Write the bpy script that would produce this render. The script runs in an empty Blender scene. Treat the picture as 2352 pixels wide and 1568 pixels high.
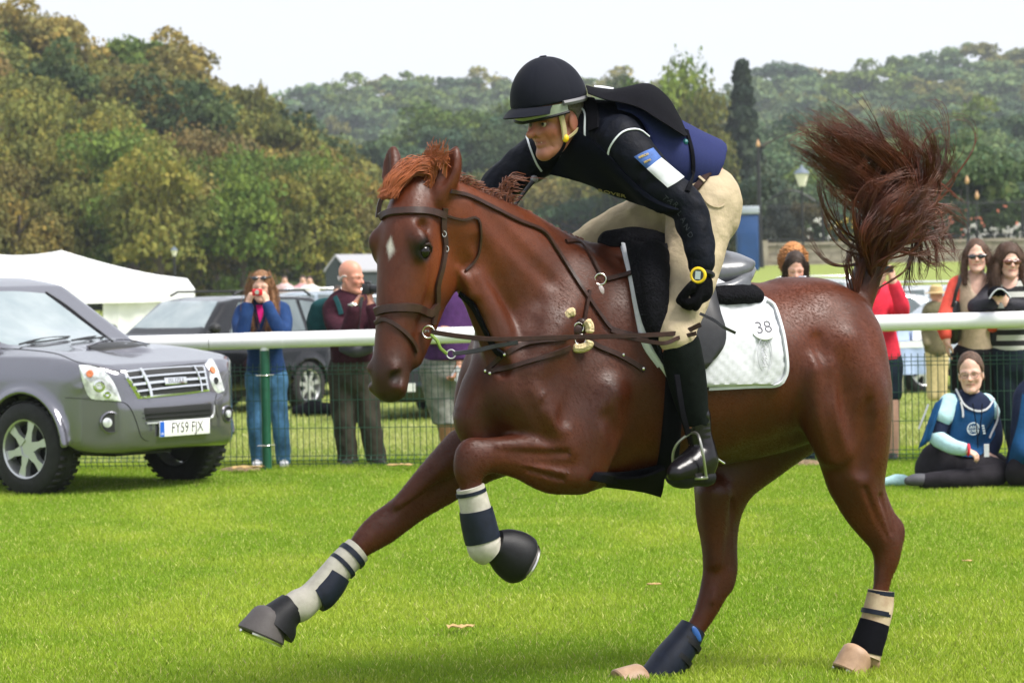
import bpy,bmesh,math,random
import numpy as np
from mathutils import Vector,Matrix
from mathutils.bvhtree import BVHTree
random.seed(7)
rng=np.random.default_rng(7)
SC=bpy.context.scene
COL=SC.collection
R=math.radians
PI=math.pi

# ------------------------------------------------------------------ camera
FPX=7000.0            # focal length in units of a 2352 px wide picture
CX,CY=1176.0,784.0
CAMZ=1.6
PITCH=math.atan(162/FPX)
ROLL=0.021
_f=np.array([0,math.cos(PITCH),-math.sin(PITCH)])
_u0=np.array([0,math.sin(PITCH),math.cos(PITCH)])
_r0=np.array([1.0,0,0])
CR=math.cos(ROLL)*_r0-math.sin(ROLL)*_u0
CU=math.sin(ROLL)*_r0+math.cos(ROLL)*_u0
CF=_f
CP=np.array([0,0,CAMZ])
cam=bpy.data.cameras.new('camera')
camo=bpy.data.objects.new('camera',cam)
COL.objects.link(camo)
cam.sensor_width=36
cam.lens=FPX/2352*36
cam.clip_end=6000
camo.matrix_world=Matrix(((CR[0],CU[0],-CF[0],CP[0]),(CR[1],CU[1],-CF[1],CP[1]),(CR[2],CU[2],-CF[2],CP[2]),(0,0,0,1)))
cam.dof.use_dof=True
cam.dof.focus_distance=11.6
cam.dof.aperture_fstop=8.0
SC.camera=camo

# ------------------------------------------------------------------ sky, sun, exposure
world=bpy.data.worlds.new('World')
SC.world=world
world.use_nodes=True
nt=world.node_tree
for n in list(nt.nodes):nt.nodes.remove(n)
SUN_EL,SUN_AZ=R(56),R(118)       # azimuth measured from +Y (away from the camera) towards +X
wo=nt.nodes.new('ShaderNodeOutputWorld')
bg=nt.nodes.new('ShaderNodeBackground')
sky=nt.nodes.new('ShaderNodeTexSky')
sky.sky_type='NISHITA'
sky.sun_disc=False
sky.sun_elevation=SUN_EL
sky.sun_rotation=SUN_AZ
sky.air_density=1.0
sky.dust_density=6.0
sky.ozone_density=1.0
mixn=nt.nodes.new('ShaderNodeMix')
mixn.data_type='RGBA'
mixn.inputs[0].default_value=0.80    # cloud sheet over the clear sky
nt.links.new(sky.outputs[0],mixn.inputs[6])
mixn.inputs[7].default_value=(13.6,14.1,15.2,1)
nt.links.new(mixn.outputs[2],bg.inputs[0])
bg.inputs[1].default_value=0.052
nt.links.new(bg.outputs[0],wo.inputs[0])
sl=bpy.data.lights.new('sun','SUN')
sl.energy=3.7
sl.angle=R(24)
sl.color=(1.0,0.96,0.9)
so=bpy.data.objects.new('sun',sl)
COL.objects.link(so)
sd=Vector((math.sin(SUN_AZ)*math.cos(SUN_EL),math.cos(SUN_AZ)*math.cos(SUN_EL),math.sin(SUN_EL)))
so.rotation_euler=sd.to_track_quat('Z','Y').to_euler()
SC.view_settings.view_transform='Standard'
SC.view_settings.look='None'
SC.view_settings.exposure=0.85
SC.view_settings.gamma=1
SC.view_settings.use_curve_mapping=False
SC.render.engine='CYCLES'
SC.cycles.use_denoising=True
SC.cycles.max_bounces=6
SC.cycles.transparent_max_bounces=8
SC.cycles.volume_bounces=0
SC.cycles.sample_clamp_indirect=6

# ------------------------------------------------------------------ picture <-> place
def ray(px,py):
    return CR*((px-CX)/FPX)-CU*((py-CY)/FPX)+CF
def P(px,py,depth):
    return CP+ray(px,py)*depth
def G(px,py,z=0.0):
    r=ray(px,py)
    return CP+r*((z-CP[2])/r[2])
def depth_of(p):
    return float(np.dot(np.asarray(p)-CP,CF))
def PV(n,o,px,py):
    r=ray(px,py)
    return CP+r*(np.dot(o-CP,n)/np.dot(r,n))
def V(a):return Vector([float(x) for x in a])
def unit(a):
    a=np.asarray(a,float);return a/np.linalg.norm(a)

# ------------------------------------------------------------------ object helpers
def wm(o):
    m=o.matrix_basis.copy()
    if o.parent is not None:m=wm(o.parent) @ o.matrix_parent_inverse @ m
    return m
def tag(o,label=None,cat=None,group=None,kind=None):
    if label:o['label']=label
    if cat:o['category']=cat
    if group:o['group']=group
    if kind:o['kind']=kind
    return o
def empty(name,loc,label=None,cat=None,group=None,rz=0):
    o=bpy.data.objects.new(name,None)
    COL.objects.link(o)
    o.empty_display_size=0.1
    loc=V(loc)
    o.location=loc
    o.rotation_euler=(0,0,rz)
    tag(o,label,cat,group)
    return o
def mesh_np(name,verts,faces,m=None,parent=None,smooth=True,local=False,nquad=4):
    """verts (n,3), faces list or int array; world coordinates unless local."""
    me=bpy.data.meshes.new(name)
    if isinstance(faces,np.ndarray):
        nf,k=faces.shape
        me.vertices.add(len(verts));me.vertices.foreach_set('co',np.asarray(verts,np.float32).ravel())
        me.loops.add(nf*k);me.loops.foreach_set('vertex_index',faces.astype(np.int32).ravel())
        me.polygons.add(nf);me.polygons.foreach_set('loop_start',np.arange(0,nf*k,k,dtype=np.int32))
        me.update(calc_edges=True)
    else:
        me.from_pydata([tuple(float(c) for c in v) for v in verts],[],faces)
        me.update()
    if smooth:
        me.polygons.foreach_set('use_smooth',np.ones(len(me.polygons),dtype=bool))
    if m is not None:me.materials.append(m)
    o=bpy.data.objects.new(name,me)
    if parent is not None and local:
        COL.objects.link(o);o.parent=parent
    elif parent is not None:
        COL.objects.link(o);o.parent=parent
        me.transform(wm(parent).inverted())
    else:
        COL.objects.link(o)
    return o
def centre_origin(o,base=True):
    """put a top-level mesh's origin at its own base centre"""
    me=o.data
    n=len(me.vertices);co=np.empty(n*3,np.float32);me.vertices.foreach_get('co',co);co=co.reshape(-1,3)
    lo,hi=co.min(0),co.max(0)
    c=(lo+hi)/2
    if base:c[2]=lo[2]
    me.vertices.foreach_set('co',(co-c).ravel());me.update()
    o.location=V(c)
    return o

class MB:
    """collects simple shapes into one mesh"""
    def __init__(s):s.v=[];s.f=[]
    def add(s,v,f):
        b=len(s.v);s.v += [tuple(float(c) for c in x) for x in v];s.f += [[i+b for i in q] for q in f];return s
    def box(s,c,size,M=None,taper=1.0):
        hx,hy,hz=[x/2 for x in size]
        v=[]
        for z in (-1,1):
            t=taper if z>0 else 1
            for x,y in ((-1,-1),(1,-1),(1,1),(-1,1)):
                v.append(np.array([x*hx*t,y*hy*t,z*hz]))
        if M is not None:v=[np.asarray(M) @ q for q in v]
        v=[q+np.asarray(c) for q in v]
        return s.add(v,[[0,3,2,1],[4,5,6,7],[0,1,5,4],[1,2,6,5],[2,3,7,6],[3,0,4,7]])
    def tube(s,pts,r,n=8,cap=True,closed=False):
        pts=[np.asarray(p,float) for p in pts]
        m=len(pts)
        rs=r if hasattr(r,'__len__') else [r]*m
        ref=None;rings=[]
        for i in range(m):
            a=pts[i-1] if (i>0 or closed) else pts[i]
            b=pts[(i+1) % m] if (i<m-1 or closed) else pts[i]
            t=unit(b-a+1e-12)
            if ref is None:
                ref=np.array([0,0,1.0]) if abs(t[2])<.9 else np.array([1.0,0,0])
            x=unit(np.cross(t,ref));y=np.cross(x,t)
            ref=y
            rings.append([pts[i]+rs[i]*(math.cos(2*PI*k/n)*x+math.sin(2*PI*k/n)*y) for k in range(n)])
        v=[p for q in rings for p in q];f=[]
        for i in range(m if closed else m-1):
            j=(i+1) % m
            for k in range(n):
                f.append([i*n+k,j*n+k,j*n+(k+1) % n,i*n+(k+1) % n][::-1])
        if cap and not closed:
            f.append(list(range(n))[::1]);f.append([(m-1)*n+k for k in range(n)][::-1])
        return s.add(v,f)
    def lathe(s,prof,n=24,c=(0,0,0),ax=(0,0,1),xr=(1,0,0),close=True):
        ax=unit(ax);xr=np.asarray(xr,float);xr=unit(xr-ax*np.dot(xr,ax));yr=np.cross(ax,xr);c=np.asarray(c,float)
        v=[];f=[]
        for (r,h) in prof:
            for k in range(n):
                a=2*PI*k/n
                v.append(c+ax*h+r*(math.cos(a)*xr+math.sin(a)*yr))
        for i in range(len(prof)-1):
            for k in range(n):
                f.append([i*n+k,i*n+(k+1) % n,(i+1)*n+(k+1) % n,(i+1)*n+k])
        if close:
            f.append(list(range(n))[::-1]);f.append([(len(prof)-1)*n+k for k in range(n)])
        return s.add(v,f)
    def ball(s,c,r,n=12,M=None):
        r3=r if hasattr(r,'__len__') else (r,r,r)
        v=[];f=[];h=n // 2
        for i in range(h+1):
            a=PI*i/h
            for k in range(n):
                b=2*PI*k/n
                q=np.array([r3[0]*math.sin(a)*math.cos(b),r3[1]*math.sin(a)*math.sin(b),r3[2]*math.cos(a)])
                if M is not None:q=np.asarray(M) @ q
                v.append(np.asarray(c)+q)
        for i in range(h):
            for k in range(n):
                f.append([i*n+k,(i+1)*n+k,(i+1)*n+(k+1) % n,i*n+(k+1) % n])
        return s.add(v,f)
    def prism(s,poly,a,b):
        """poly: list of 3D points; extruded from offset a to offset b (3-vectors)"""
        n=len(poly);poly=[np.asarray(p,float) for p in poly]
        v=[p+np.asarray(a) for p in poly]+[p+np.asarray(b) for p in poly]
        f=[list(range(n))[::-1],[n+i for i in range(n)]]+[[i,(i+1) % n,n+(i+1) % n,n+i] for i in range(n)]
        return s.add(v,f)
    def build(s,name,m,parent=None,smooth=False,local=False):
        o=mesh_np(name,s.v,s.f,m,parent,smooth,local)
        bm=bmesh.new();bm.from_mesh(o.data);bmesh.ops.recalc_face_normals(bm,faces=bm.faces);bm.to_mesh(o.data);bm.free()
        if smooth:autosmooth(o)
        return o
def autosmooth(o,ang=40):
    me=o.data
    bm=bmesh.new();bm.from_mesh(me)
    for e in bm.edges:
        e.smooth=not (len(e.link_faces) == 2 and e.calc_face_angle(0)>R(ang))
    for f in bm.faces:f.smooth=True
    bm.to_mesh(me);bm.free()
def bevel(o,w=0.01,seg=2):
    bm=bmesh.new();bm.from_mesh(o.data)
    bmesh.ops.remove_doubles(bm,verts=bm.verts,dist=1e-5)
    es=[e for e in bm.edges if len(e.link_faces) == 2 and e.calc_face_angle(0)>R(30)]
    bmesh.ops.bevel(bm,geom=es,offset=w,segments=seg,affect='EDGES',profile=.5)
    bm.to_mesh(o.data);bm.free();autosmooth(o,50);return o

# ------------------------------------------------------------------ materials
def mat(name,col=(.5,.5,.5),rough=.6,metal=0,spec=.5,noise=None,bump=None,attr=None,coat=0,trans=0,emis=None,alpha=1,sheen=0,coords='Object',sss=0,aniso=0):
    """noise=(scale, amount[, colour2]); bump=(scale, strength, distance)"""
    m=bpy.data.materials.new(name);m.use_nodes=True
    t=m.node_tree;b=t.nodes['Principled BSDF']
    b.inputs['Base Color'].default_value=(*col,1)
    b.inputs['Roughness'].default_value=rough
    b.inputs['Metallic'].default_value=metal
    b.inputs['Specular IOR Level'].default_value=spec
    if coat:
        b.inputs['Coat Weight'].default_value=coat;b.inputs['Coat Roughness'].default_value=.06
    if trans:b.inputs['Transmission Weight'].default_value=trans
    if sheen:
        b.inputs['Sheen Weight'].default_value=sheen;b.inputs['Sheen Roughness'].default_value=.4
    if sss:
        b.inputs['Subsurface Weight'].default_value=sss;b.inputs['Subsurface Radius'].default_value=(.012,.005,.003);b.inputs['Subsurface Scale'].default_value=.6
    b.inputs['Alpha'].default_value=alpha
    if emis:
        b.inputs['Emission Color'].default_value=(*emis[0],1);b.inputs['Emission Strength'].default_value=emis[1]
    src=None
    if attr:
        a=t.nodes.new('ShaderNodeAttribute');a.attribute_name=attr;src=a.outputs['Color']
    tc=t.nodes.new('ShaderNodeTexCoord')
    if noise:
        nz=t.nodes.new('ShaderNodeTexNoise');nz.inputs['Scale'].default_value=noise[0];nz.inputs['Detail'].default_value=6
        nz.inputs['Roughness'].default_value=.6
        t.links.new(tc.outputs[coords],nz.inputs['Vector'])
        mr=t.nodes.new('ShaderNodeMapRange');mr.inputs[1].default_value=.32;mr.inputs[2].default_value=.68
        t.links.new(nz.outputs[0],mr.inputs[0])
        mx=t.nodes.new('ShaderNodeMix');mx.data_type='RGBA'
        if len(noise)>2:
            mr.inputs[3].default_value=0;mr.inputs[4].default_value=noise[1]
            t.links.new(mr.outputs[0],mx.inputs[0])
            if src:t.links.new(src,mx.inputs[6])
            else:mx.inputs[6].default_value=(*col,1)
            mx.inputs[7].default_value=(*noise[2],1)
        else:
            mx.blend_type='MULTIPLY';mx.inputs[0].default_value=1
            mr.inputs[3].default_value=1-noise[1];mr.inputs[4].default_value=1+noise[1]
            if src:t.links.new(src,mx.inputs[6])
            else:mx.inputs[6].default_value=(*col,1)
            t.links.new(mr.outputs[0],mx.inputs[7])
        src=mx.outputs[2]
    if src:t.links.new(src,b.inputs['Base Color'])
    if bump:
        nb=t.nodes.new('ShaderNodeTexNoise');nb.inputs['Scale'].default_value=bump[0];nb.inputs['Detail'].default_value=5
        t.links.new(tc.outputs[coords],nb.inputs['Vector'])
        bp=t.nodes.new('ShaderNodeBump');bp.inputs['Strength'].default_value=bump[1];bp.inputs['Distance'].default_value=bump[2]
        t.links.new(nb.outputs[0],bp.inputs['Height']);t.links.new(bp.outputs[0],b.inputs['Normal'])
    return m

# ------------------------------------------------------------------ implicit modelling
def catmull(rows,sub):
    rows=np.asarray(rows,float)
    n=len(rows)
    if n<3 or sub <= 1:
        return rows
    ext=np.vstack([2*rows[0]-rows[1],rows,2*rows[-1]-rows[-2]])
    out=[]
    for i in range(n-1):
        p0,p1,p2,p3=ext[i],ext[i+1],ext[i+2],ext[i+3]
        for k in range(sub):
            t=k/sub
            out.append(.5*((2*p1)+(-p0+p2)*t+(2*p0-5*p1+4*p2-p3)*t*t+(-p0+3*p1-3*p2+p3)*t ** 3))
    out.append(rows[-1])
    return np.array(out)

class Field:
    def __init__(s,lo,hi,vs):
        s.vs=vs;s.lo=np.asarray(lo,float)
        n=np.ceil((np.asarray(hi)-s.lo)/vs).astype(int)+1
        s.n=n
        s.ax=[s.lo[i]+vs*np.arange(n[i]) for i in range(3)]
        s.d=np.full(n,1.0,np.float32)
    def _sl(s,lo,hi):
        a=np.clip(np.floor((np.asarray(lo)-s.lo)/s.vs).astype(int),0,s.n-1)
        b=np.clip(np.ceil((np.asarray(hi)-s.lo)/s.vs).astype(int)+1,1,s.n)
        if np.any(b <= a):return None
        sl=tuple(slice(a[i],b[i]) for i in range(3))
        X=s.ax[0][sl[0]][:,None,None].astype(np.float32);Y=s.ax[1][sl[1]][None,:,None].astype(np.float32);Z=s.ax[2][sl[2]][None,None,:].astype(np.float32)
        return sl,X,Y,Z
    def _comb(s,sl,d,k,op):
        a=s.d[sl]
        if op == 'add':
            if k <= 0:r=np.minimum(a,d)
            else:
                h=np.maximum(k-np.abs(a-d),0)/k;r=np.minimum(a,d)-h*h*(k*.25)
        elif op == 'sub':
            d=-d
            if k <= 0:r=np.maximum(a,d)
            else:
                h=np.maximum(k-np.abs(a-d),0)/k;r=np.maximum(a,d)+h*h*(k*.25)
        elif op == 'carve':    # soft dent: k = depth, negative raises
            r=a+k*np.clip(-d,0,1)
        s.d[sl]=r
    def chain(s,pts,k=.03,op='add',ax=None,sub=4):
        """pts rows: x y z r [rax]"""
        rows=np.asarray(pts,float)
        if rows.shape[1] == 4:rows=np.hstack([rows,rows[:,3:4]])
        rows=catmull(rows,sub if len(rows)>2 else 1)
        rows[:,3:]=np.maximum(rows[:,3:],1e-4)
        rm=rows[:,3:].max()+k+3.5*s.vs
        q=s._sl((rows[:,:3]-rm).min(0),(rows[:,:3]+rm).max(0))
        if q is None:return
        sl,X,Y,Z=q
        best=np.full(s.d[sl].shape,9.0,np.float32)
        org=[sl[i].start for i in range(3)]
        axv=None if ax is None else unit(ax)
        for i in range(len(rows)-1):
            A,B=rows[i],rows[i+1]
            m=max(A[3:].max(),B[3:].max())+k+2.5*s.vs
            w=s._sl(np.minimum(A[:3],B[:3])-m,np.maximum(A[:3],B[:3])+m)
            if w is None:continue
            sw,X,Y,Z=w
            ab=B[:3]-A[:3];L2=max(float(ab @ ab),1e-12)
            x,y,z=X-A[0],Y-A[1],Z-A[2]
            t=np.clip((x*ab[0]+y*ab[1]+z*ab[2])/L2,0,1)
            x=x-t*ab[0];y=y-t*ab[1];z=z-t*ab[2]
            rr=A[3]+t*(B[3]-A[3])
            q2=x*x+y*y+z*z
            if axv is None:
                d=np.sqrt(q2)-rr
            else:
                ra=A[4]+t*(B[4]-A[4])
                uu=(x*axv[0]+y*axv[1]+z*axv[2]) ** 2
                pp=np.maximum(q2-uu,0)
                e=np.sqrt(pp/rr ** 2+uu/ra ** 2)+1e-6
                g=np.sqrt(pp/rr ** 4+uu/ra ** 4)+1e-6
                d=e*(e-1)/g
                d=np.where(e<.05,-np.minimum(rr,ra),d)
            loc=tuple(slice(sw[i2].start-org[i2],sw[i2].stop-org[i2]) for i2 in range(3))
            best[loc]=np.minimum(best[loc],d)
        s._comb(sl,best,k,op)
    def ell(s,c,rad,M=None,k=.03,op='add'):
        """M rows = axes"""
        c=np.asarray(c,float);rad=np.asarray(rad,float)
        m=rad.max()+abs(k)+2.5*s.vs
        q=s._sl(c-m,c+m)
        if q is None:return
        sl,X,Y,Z=q
        M=np.eye(3) if M is None else np.asarray(M)
        x,y,z=X-c[0],Y-c[1],Z-c[2]
        e2=0;g2=0
        for i in range(3):
            u=x*M[i][0]+y*M[i][1]+z*M[i][2]
            e2=e2+(u/rad[i]) ** 2;g2=g2+(u/rad[i] ** 2) ** 2
        e=np.sqrt(e2)
        if op == 'carve':
            w=np.clip(1-e,0,1);w=w*w*(3-2*w)
            s.d[sl] += k*w.astype(np.float32)
            return
        d=np.where(e<.05,-rad.min(),e*(e-1)/(np.sqrt(g2)+1e-9))
        s._comb(sl,d,k,op)
    def groove(s,pts,r,depth):
        """shallow smooth furrow (depth>0) or ridge (depth<0) of half-width r along a polyline"""
        rows=catmull(np.asarray(pts,float),3 if len(pts)>2 else 1)
        q=s._sl(rows.min(0)-r,rows.max(0)+r)
        if q is None:return
        sl,X,Y,Z=q
        best=np.full(s.d[sl].shape,9.0,np.float32)
        for i in range(len(rows)-1):
            A,B=rows[i],rows[i+1];ab=B-A;L2=max(float(ab @ ab),1e-12)
            x,y,z=X-A[0],Y-A[1],Z-A[2]
            t=np.clip((x*ab[0]+y*ab[1]+z*ab[2])/L2,0,1)
            best=np.minimum(best,np.sqrt((x-t*ab[0]) ** 2+(y-t*ab[1]) ** 2+(z-t*ab[2]) ** 2))
        w=np.clip(1-best/r,0,1);w=w*w*(3-2*w)
        s.d[sl] += depth*w.astype(np.float32)
    def blur(s,n=1):
        for _ in range(n):
            for a in range(3):
                d=s.d;q=d.copy()
                c=[slice(None)]*3;l=[slice(None)]*3;r_=[slice(None)]*3
                c[a]=slice(1,-1);l[a]=slice(0,-2);r_[a]=slice(2,None)
                q[tuple(c)]=.5*d[tuple(c)]+.25*(d[tuple(l)]+d[tuple(r_)])
                s.d=q
    def clip(s,p,n):
        """keep the side where (x-p).n < 0"""
        n=unit(n);X,Y,Z=s.ax[0][:,None,None],s.ax[1][None,:,None],s.ax[2][None,None,:]
        d=(X-p[0])*n[0]+(Y-p[1])*n[1]+(Z-p[2])*n[2]
        s.d=np.maximum(s.d,d.astype(np.float32))
    def wobble(s,amp,scale,seed=0):
        """folds / unevenness: sum of a few sine waves"""
        rg=np.random.default_rng(seed)
        X,Y,Z=s.ax[0][:,None,None],s.ax[1][None,:,None],s.ax[2][None,None,:]
        w=0
        for i in range(5):
            kx,ky,kz=rg.normal(size=3)*scale
            w=w+np.sin(kx*X+ky*Y+kz*Z+rg.uniform(0,6))*np.sin(kz*X-kx*Y+ky*Z+rg.uniform(0,6))
        s.d += (w*amp/3).astype(np.float32)
    def mesh(s,smooth=1):
        d=s.d
        d[0]=d[-1]=1;d[:,0]=d[:,-1]=1;d[:,:,0]=d[:,:,-1]=1
        sg=d<0
        c=[sg[i:sg.shape[0]-1+i,j:sg.shape[1]-1+j,k:sg.shape[2]-1+k] for i in (0,1) for j in (0,1) for k in (0,1)]
        al=c[0].copy();an=c[0].copy()
        for q in c[1:]:al &= q;an |= q
        act=an & ~al
        I,J,K=np.nonzero(act)
        ids=np.full(act.shape,-1,np.int32);ids[I,J,K]=np.arange(len(I))
        cs=[(i,j,k) for i in (0,1) for j in (0,1) for k in (0,1)]
        val={q:d[I+q[0],J+q[1],K+q[2]] for q in cs}
        pos=np.zeros((len(I),3));cnt=np.zeros(len(I))
        for a in cs:
            for b in cs:
                if sum(abs(a[i]-b[i]) for i in range(3)) == 1 and a<b:
                    va,vb=val[a],val[b]
                    m=(va<0) != (vb<0)
                    t=np.where(m,va/np.where(m,va-vb,1),0)
                    for i in range(3):
                        pos[:,i] += np.where(m,a[i]+(b[i]-a[i])*t,0)
                    cnt += m
        pos=pos/cnt[:,None]+np.stack([I,J,K],1)
        verts=s.lo+pos*s.vs
        F=[]
        for axis in range(3):
            if axis == 0:e=sg[:-1,1:-1,1:-1] != sg[1:,1:-1,1:-1];o=(0,1,1)
            elif axis == 1:e=sg[1:-1,:-1,1:-1] != sg[1:-1,1:,1:-1];o=(1,0,1)
            else:e=sg[1:-1,1:-1,:-1] != sg[1:-1,1:-1,1:];o=(1,1,0)
            i,j,k=np.nonzero(e);i=i+o[0];j=j+o[1];k=k+o[2]
            ins=sg[i,j,k]
            if axis == 0:q=[ids[i,j-1,k-1],ids[i,j,k-1],ids[i,j,k],ids[i,j-1,k]]
            elif axis == 1:q=[ids[i-1,j,k-1],ids[i-1,j,k],ids[i,j,k],ids[i,j,k-1]]
            else:q=[ids[i-1,j-1,k],ids[i,j-1,k],ids[i,j,k],ids[i-1,j,k]]
            q=np.stack(q,1)
            q[~ins]=q[~ins][:,::-1]
            F.append(q)
        F=np.vstack(F)
        F=F[(F >= 0).all(1)]
        for _ in range(smooth):
            acc=np.zeros_like(verts);n=np.zeros(len(verts))
            for a in range(4):
                b=(a+1) % 4
                np.add.at(acc,F[:,a],verts[F[:,b]]);np.add.at(n,F[:,a],1)
                np.add.at(acc,F[:,b],verts[F[:,a]]);np.add.at(n,F[:,b],1)
            verts=verts*.5+.5*acc/np.maximum(n,1)[:,None]
        return verts,F
def bvh_of(verts,faces):
    return BVHTree.FromPolygons([tuple(v) for v in verts.tolist()],faces.tolist())
def set_attr(o,cols,name='tint'):
    me=o.data
    a=me.color_attributes.new(name,'FLOAT_COLOR','POINT')
    c=np.ones((len(cols),4),np.float32);c[:,:3]=cols
    a.data.foreach_set('color',c.ravel())
def paint(verts,base,spots):
    """spots: (centre, radius, colour, strength[, power])"""
    c=np.tile(np.asarray(base,float),(len(verts),1))
    for sp in spots:
        cen,rad,colr,st=sp[:4]
        if np.ndim(cen) == 1:
            dd=np.linalg.norm(verts-cen,axis=1)
        else:
            cen=np.asarray(cen,float);dd=np.full(len(verts),9.0)
            for i in range(len(cen)-1):
                ab=cen[i+1]-cen[i];t=np.clip(((verts-cen[i]) @ ab)/(ab @ ab),0,1)
                dd=np.minimum(dd,np.linalg.norm(verts-cen[i]-t[:,None]*ab,axis=1))
        w=np.clip(1-dd/rad,0,1);w=w*w*(3-2*w)
        if len(sp)>4:w=np.clip(w*sp[4],0,1)
        w=(w*st)[:,None]
        c=c*(1-w)+np.asarray(colr)*w
    return c

# ------------------------------------------------------------------ things laid on a surface
def hit_px(bvh,px,py,fallback=None):
    r=V(unit(ray(px,py)))
    h=bvh.ray_cast(V(CP),r)
    if h[0] is None:
        if fallback is None:return None
        return np.array(P(px,py,fallback)),-np.array(r)
    return np.array(h[0]),np.array(h[1])
def resample(pts,step):
    pts=catmull(np.asarray(pts,float),8) if len(pts)>2 else np.asarray(pts,float)
    out=[pts[0]];
    seg=np.linalg.norm(np.diff(pts[:,:2],axis=0),axis=1);L=seg.sum();n=max(2,int(L/step))
    cum=np.concatenate([[0],np.cumsum(seg)])
    return np.array([[np.interp(t,cum,pts[:,j]) for j in range(pts.shape[1])] for t in np.linspace(0,L,n+1)])
def ribbon(mb,pos,nor,width,thick):
    """box-section strap along 3D stations"""
    n=len(pos);v=[];f=[]
    for i in range(n):
        a=pos[max(i-1,0)];b=pos[min(i+1,n-1)]
        t=unit(b-a+1e-9);nn=nor[i]-t*np.dot(nor[i],t);nn=unit(nn+1e-9);sd_=np.cross(t,nn)
        w=width[i]/2 if hasattr(width,'__len__') else width/2
        v += [pos[i]-sd_*w,pos[i]-sd_*w*.8+nn*thick,pos[i]+sd_*w*.8+nn*thick,pos[i]+sd_*w]
    for i in range(n-1):
        for k in range(4):
            f.append([i*4+k,i*4+(k+1) % 4,(i+1)*4+(k+1) % 4,(i+1)*4+k])
    f.append([0,3,2,1]);f.append([(n-1)*4+k for k in range(4)])
    mb.add(v,f)
def strap(mb,bvh,pts,wpx,off=.004,thick=.005,step=9,fb=11.4,smooth_d=2):
    q=resample(pts,step)
    dep=[];nor=[]
    for p in q:
        h=hit_px(bvh,p[0],p[1])
        if h is None:dep.append(np.nan);nor.append(-unit(ray(p[0],p[1])))
        else:dep.append(depth_of(h[0]));nor.append(h[1])
    dep=np.array(dep);ok=~np.isnan(dep)
    if ok.sum() == 0:dep[:]=fb
    else:dep=np.interp(np.arange(len(dep)),np.nonzero(ok)[0],dep[ok])
    for _ in range(smooth_d):
        s_=dep.copy();s_[1:-1]=np.minimum(dep[1:-1],(dep[:-2]+dep[1:-1]+dep[2:])/3);dep=s_
    nor=np.array(nor)
    for _ in range(3):nor[1:-1]=(nor[:-2]+nor[1:-1]+nor[2:]);nor /= np.linalg.norm(nor,axis=1)[:,None]
    pos=[P(q[i,0],q[i,1],dep[i])+nor[i]*off for i in range(len(q))]
    ribbon(mb,pos,nor,wpx*dep.mean()/FPX,thick)
    return pos
def coons(top,bottom,nu,nv):
    """rows of px points between two boundary polylines"""
    def rs(p,n):
        p=catmull(np.asarray(p,float),6) if len(p)>2 else np.asarray(p,float)
        s_=np.concatenate([[0],np.cumsum(np.linalg.norm(np.diff(p,axis=0),axis=1))])
        return np.array([[np.interp(t,s_,p[:,j]) for j in range(p.shape[1])] for t in np.linspace(0,s_[-1],n)])
    a,b=rs(top,nu),rs(bottom,nu)
    return np.array([a*(1-t)+b*t for t in np.linspace(0,1,nv)])
def drape(name,grid,bvh,m,parent,off=.006,thick=.008,fb=11.4,quilt=None,mind=True,smooth_d=3):
    nv,nu=grid.shape[:2]
    dep=np.full((nv,nu),np.nan);nor=np.zeros((nv,nu,3))
    for i in range(nv):
        for j in range(nu):
            h=hit_px(bvh,*grid[i,j][:2])
            nor[i,j]=-unit(ray(*grid[i,j][:2]))
            if h is not None:dep[i,j]=depth_of(h[0]);nor[i,j]=h[1]
    md=np.nanmean(dep) if np.isfinite(dep).any() else fb
    for i in range(nv):
        ok=~np.isnan(dep[i])
        if ok.any():dep[i]=np.interp(np.arange(nu),np.nonzero(ok)[0],dep[i][ok])
        else:dep[i]=md
    for _ in range(smooth_d):
        e=np.pad(dep,1,mode='edge');avg=(e[:-2,1:-1]+e[2:,1:-1]+e[1:-1,:-2]+e[1:-1,2:])/4;dep=np.minimum(dep,avg) if mind else avg
        en=np.pad(nor,((1,1),(1,1),(0,0)),mode='edge');nor=en[:-2,1:-1]+en[2:,1:-1]+en[1:-1,:-2]+en[1:-1,2:];nor /= np.linalg.norm(nor,axis=2)[...,None]+1e-9
    v=[]
    for lay in (0,1):
        for i in range(nv):
            for j in range(nu):
                h=off+(thick if lay else 0)
                if lay and quilt:h += quilt(grid[i,j][0],grid[i,j][1])
                if lay and (i in (0,nv-1) or j in (0,nu-1)):h=off+thick*.35
                v.append(P(grid[i,j][0],grid[i,j][1],dep[i,j])+nor[i,j]*h)
    N=nu*nv;f=[]
    for i in range(nv-1):
        for j in range(nu-1):
            a,b,c,d=i*nu+j,i*nu+j+1,(i+1)*nu+j+1,(i+1)*nu+j
            f.append([a,b,c,d]);f.append([N+d,N+c,N+b,N+a])
    rim=[(0,j) for j in range(nu)]+[(i,nu-1) for i in range(1,nv)]+[(nv-1,j) for j in range(nu-2,-1,-1)]+[(i,0) for i in range(nv-2,0,-1)]
    rim=[i*nu+j for i,j in rim]
    for a,b in zip(rim,rim[1:]+rim[:1]):f.append([a,N+a,N+b,b])
    mb=MB();mb.add(v,f)
    o=mb.build(name,m,parent,smooth=True)
    return o
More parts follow.
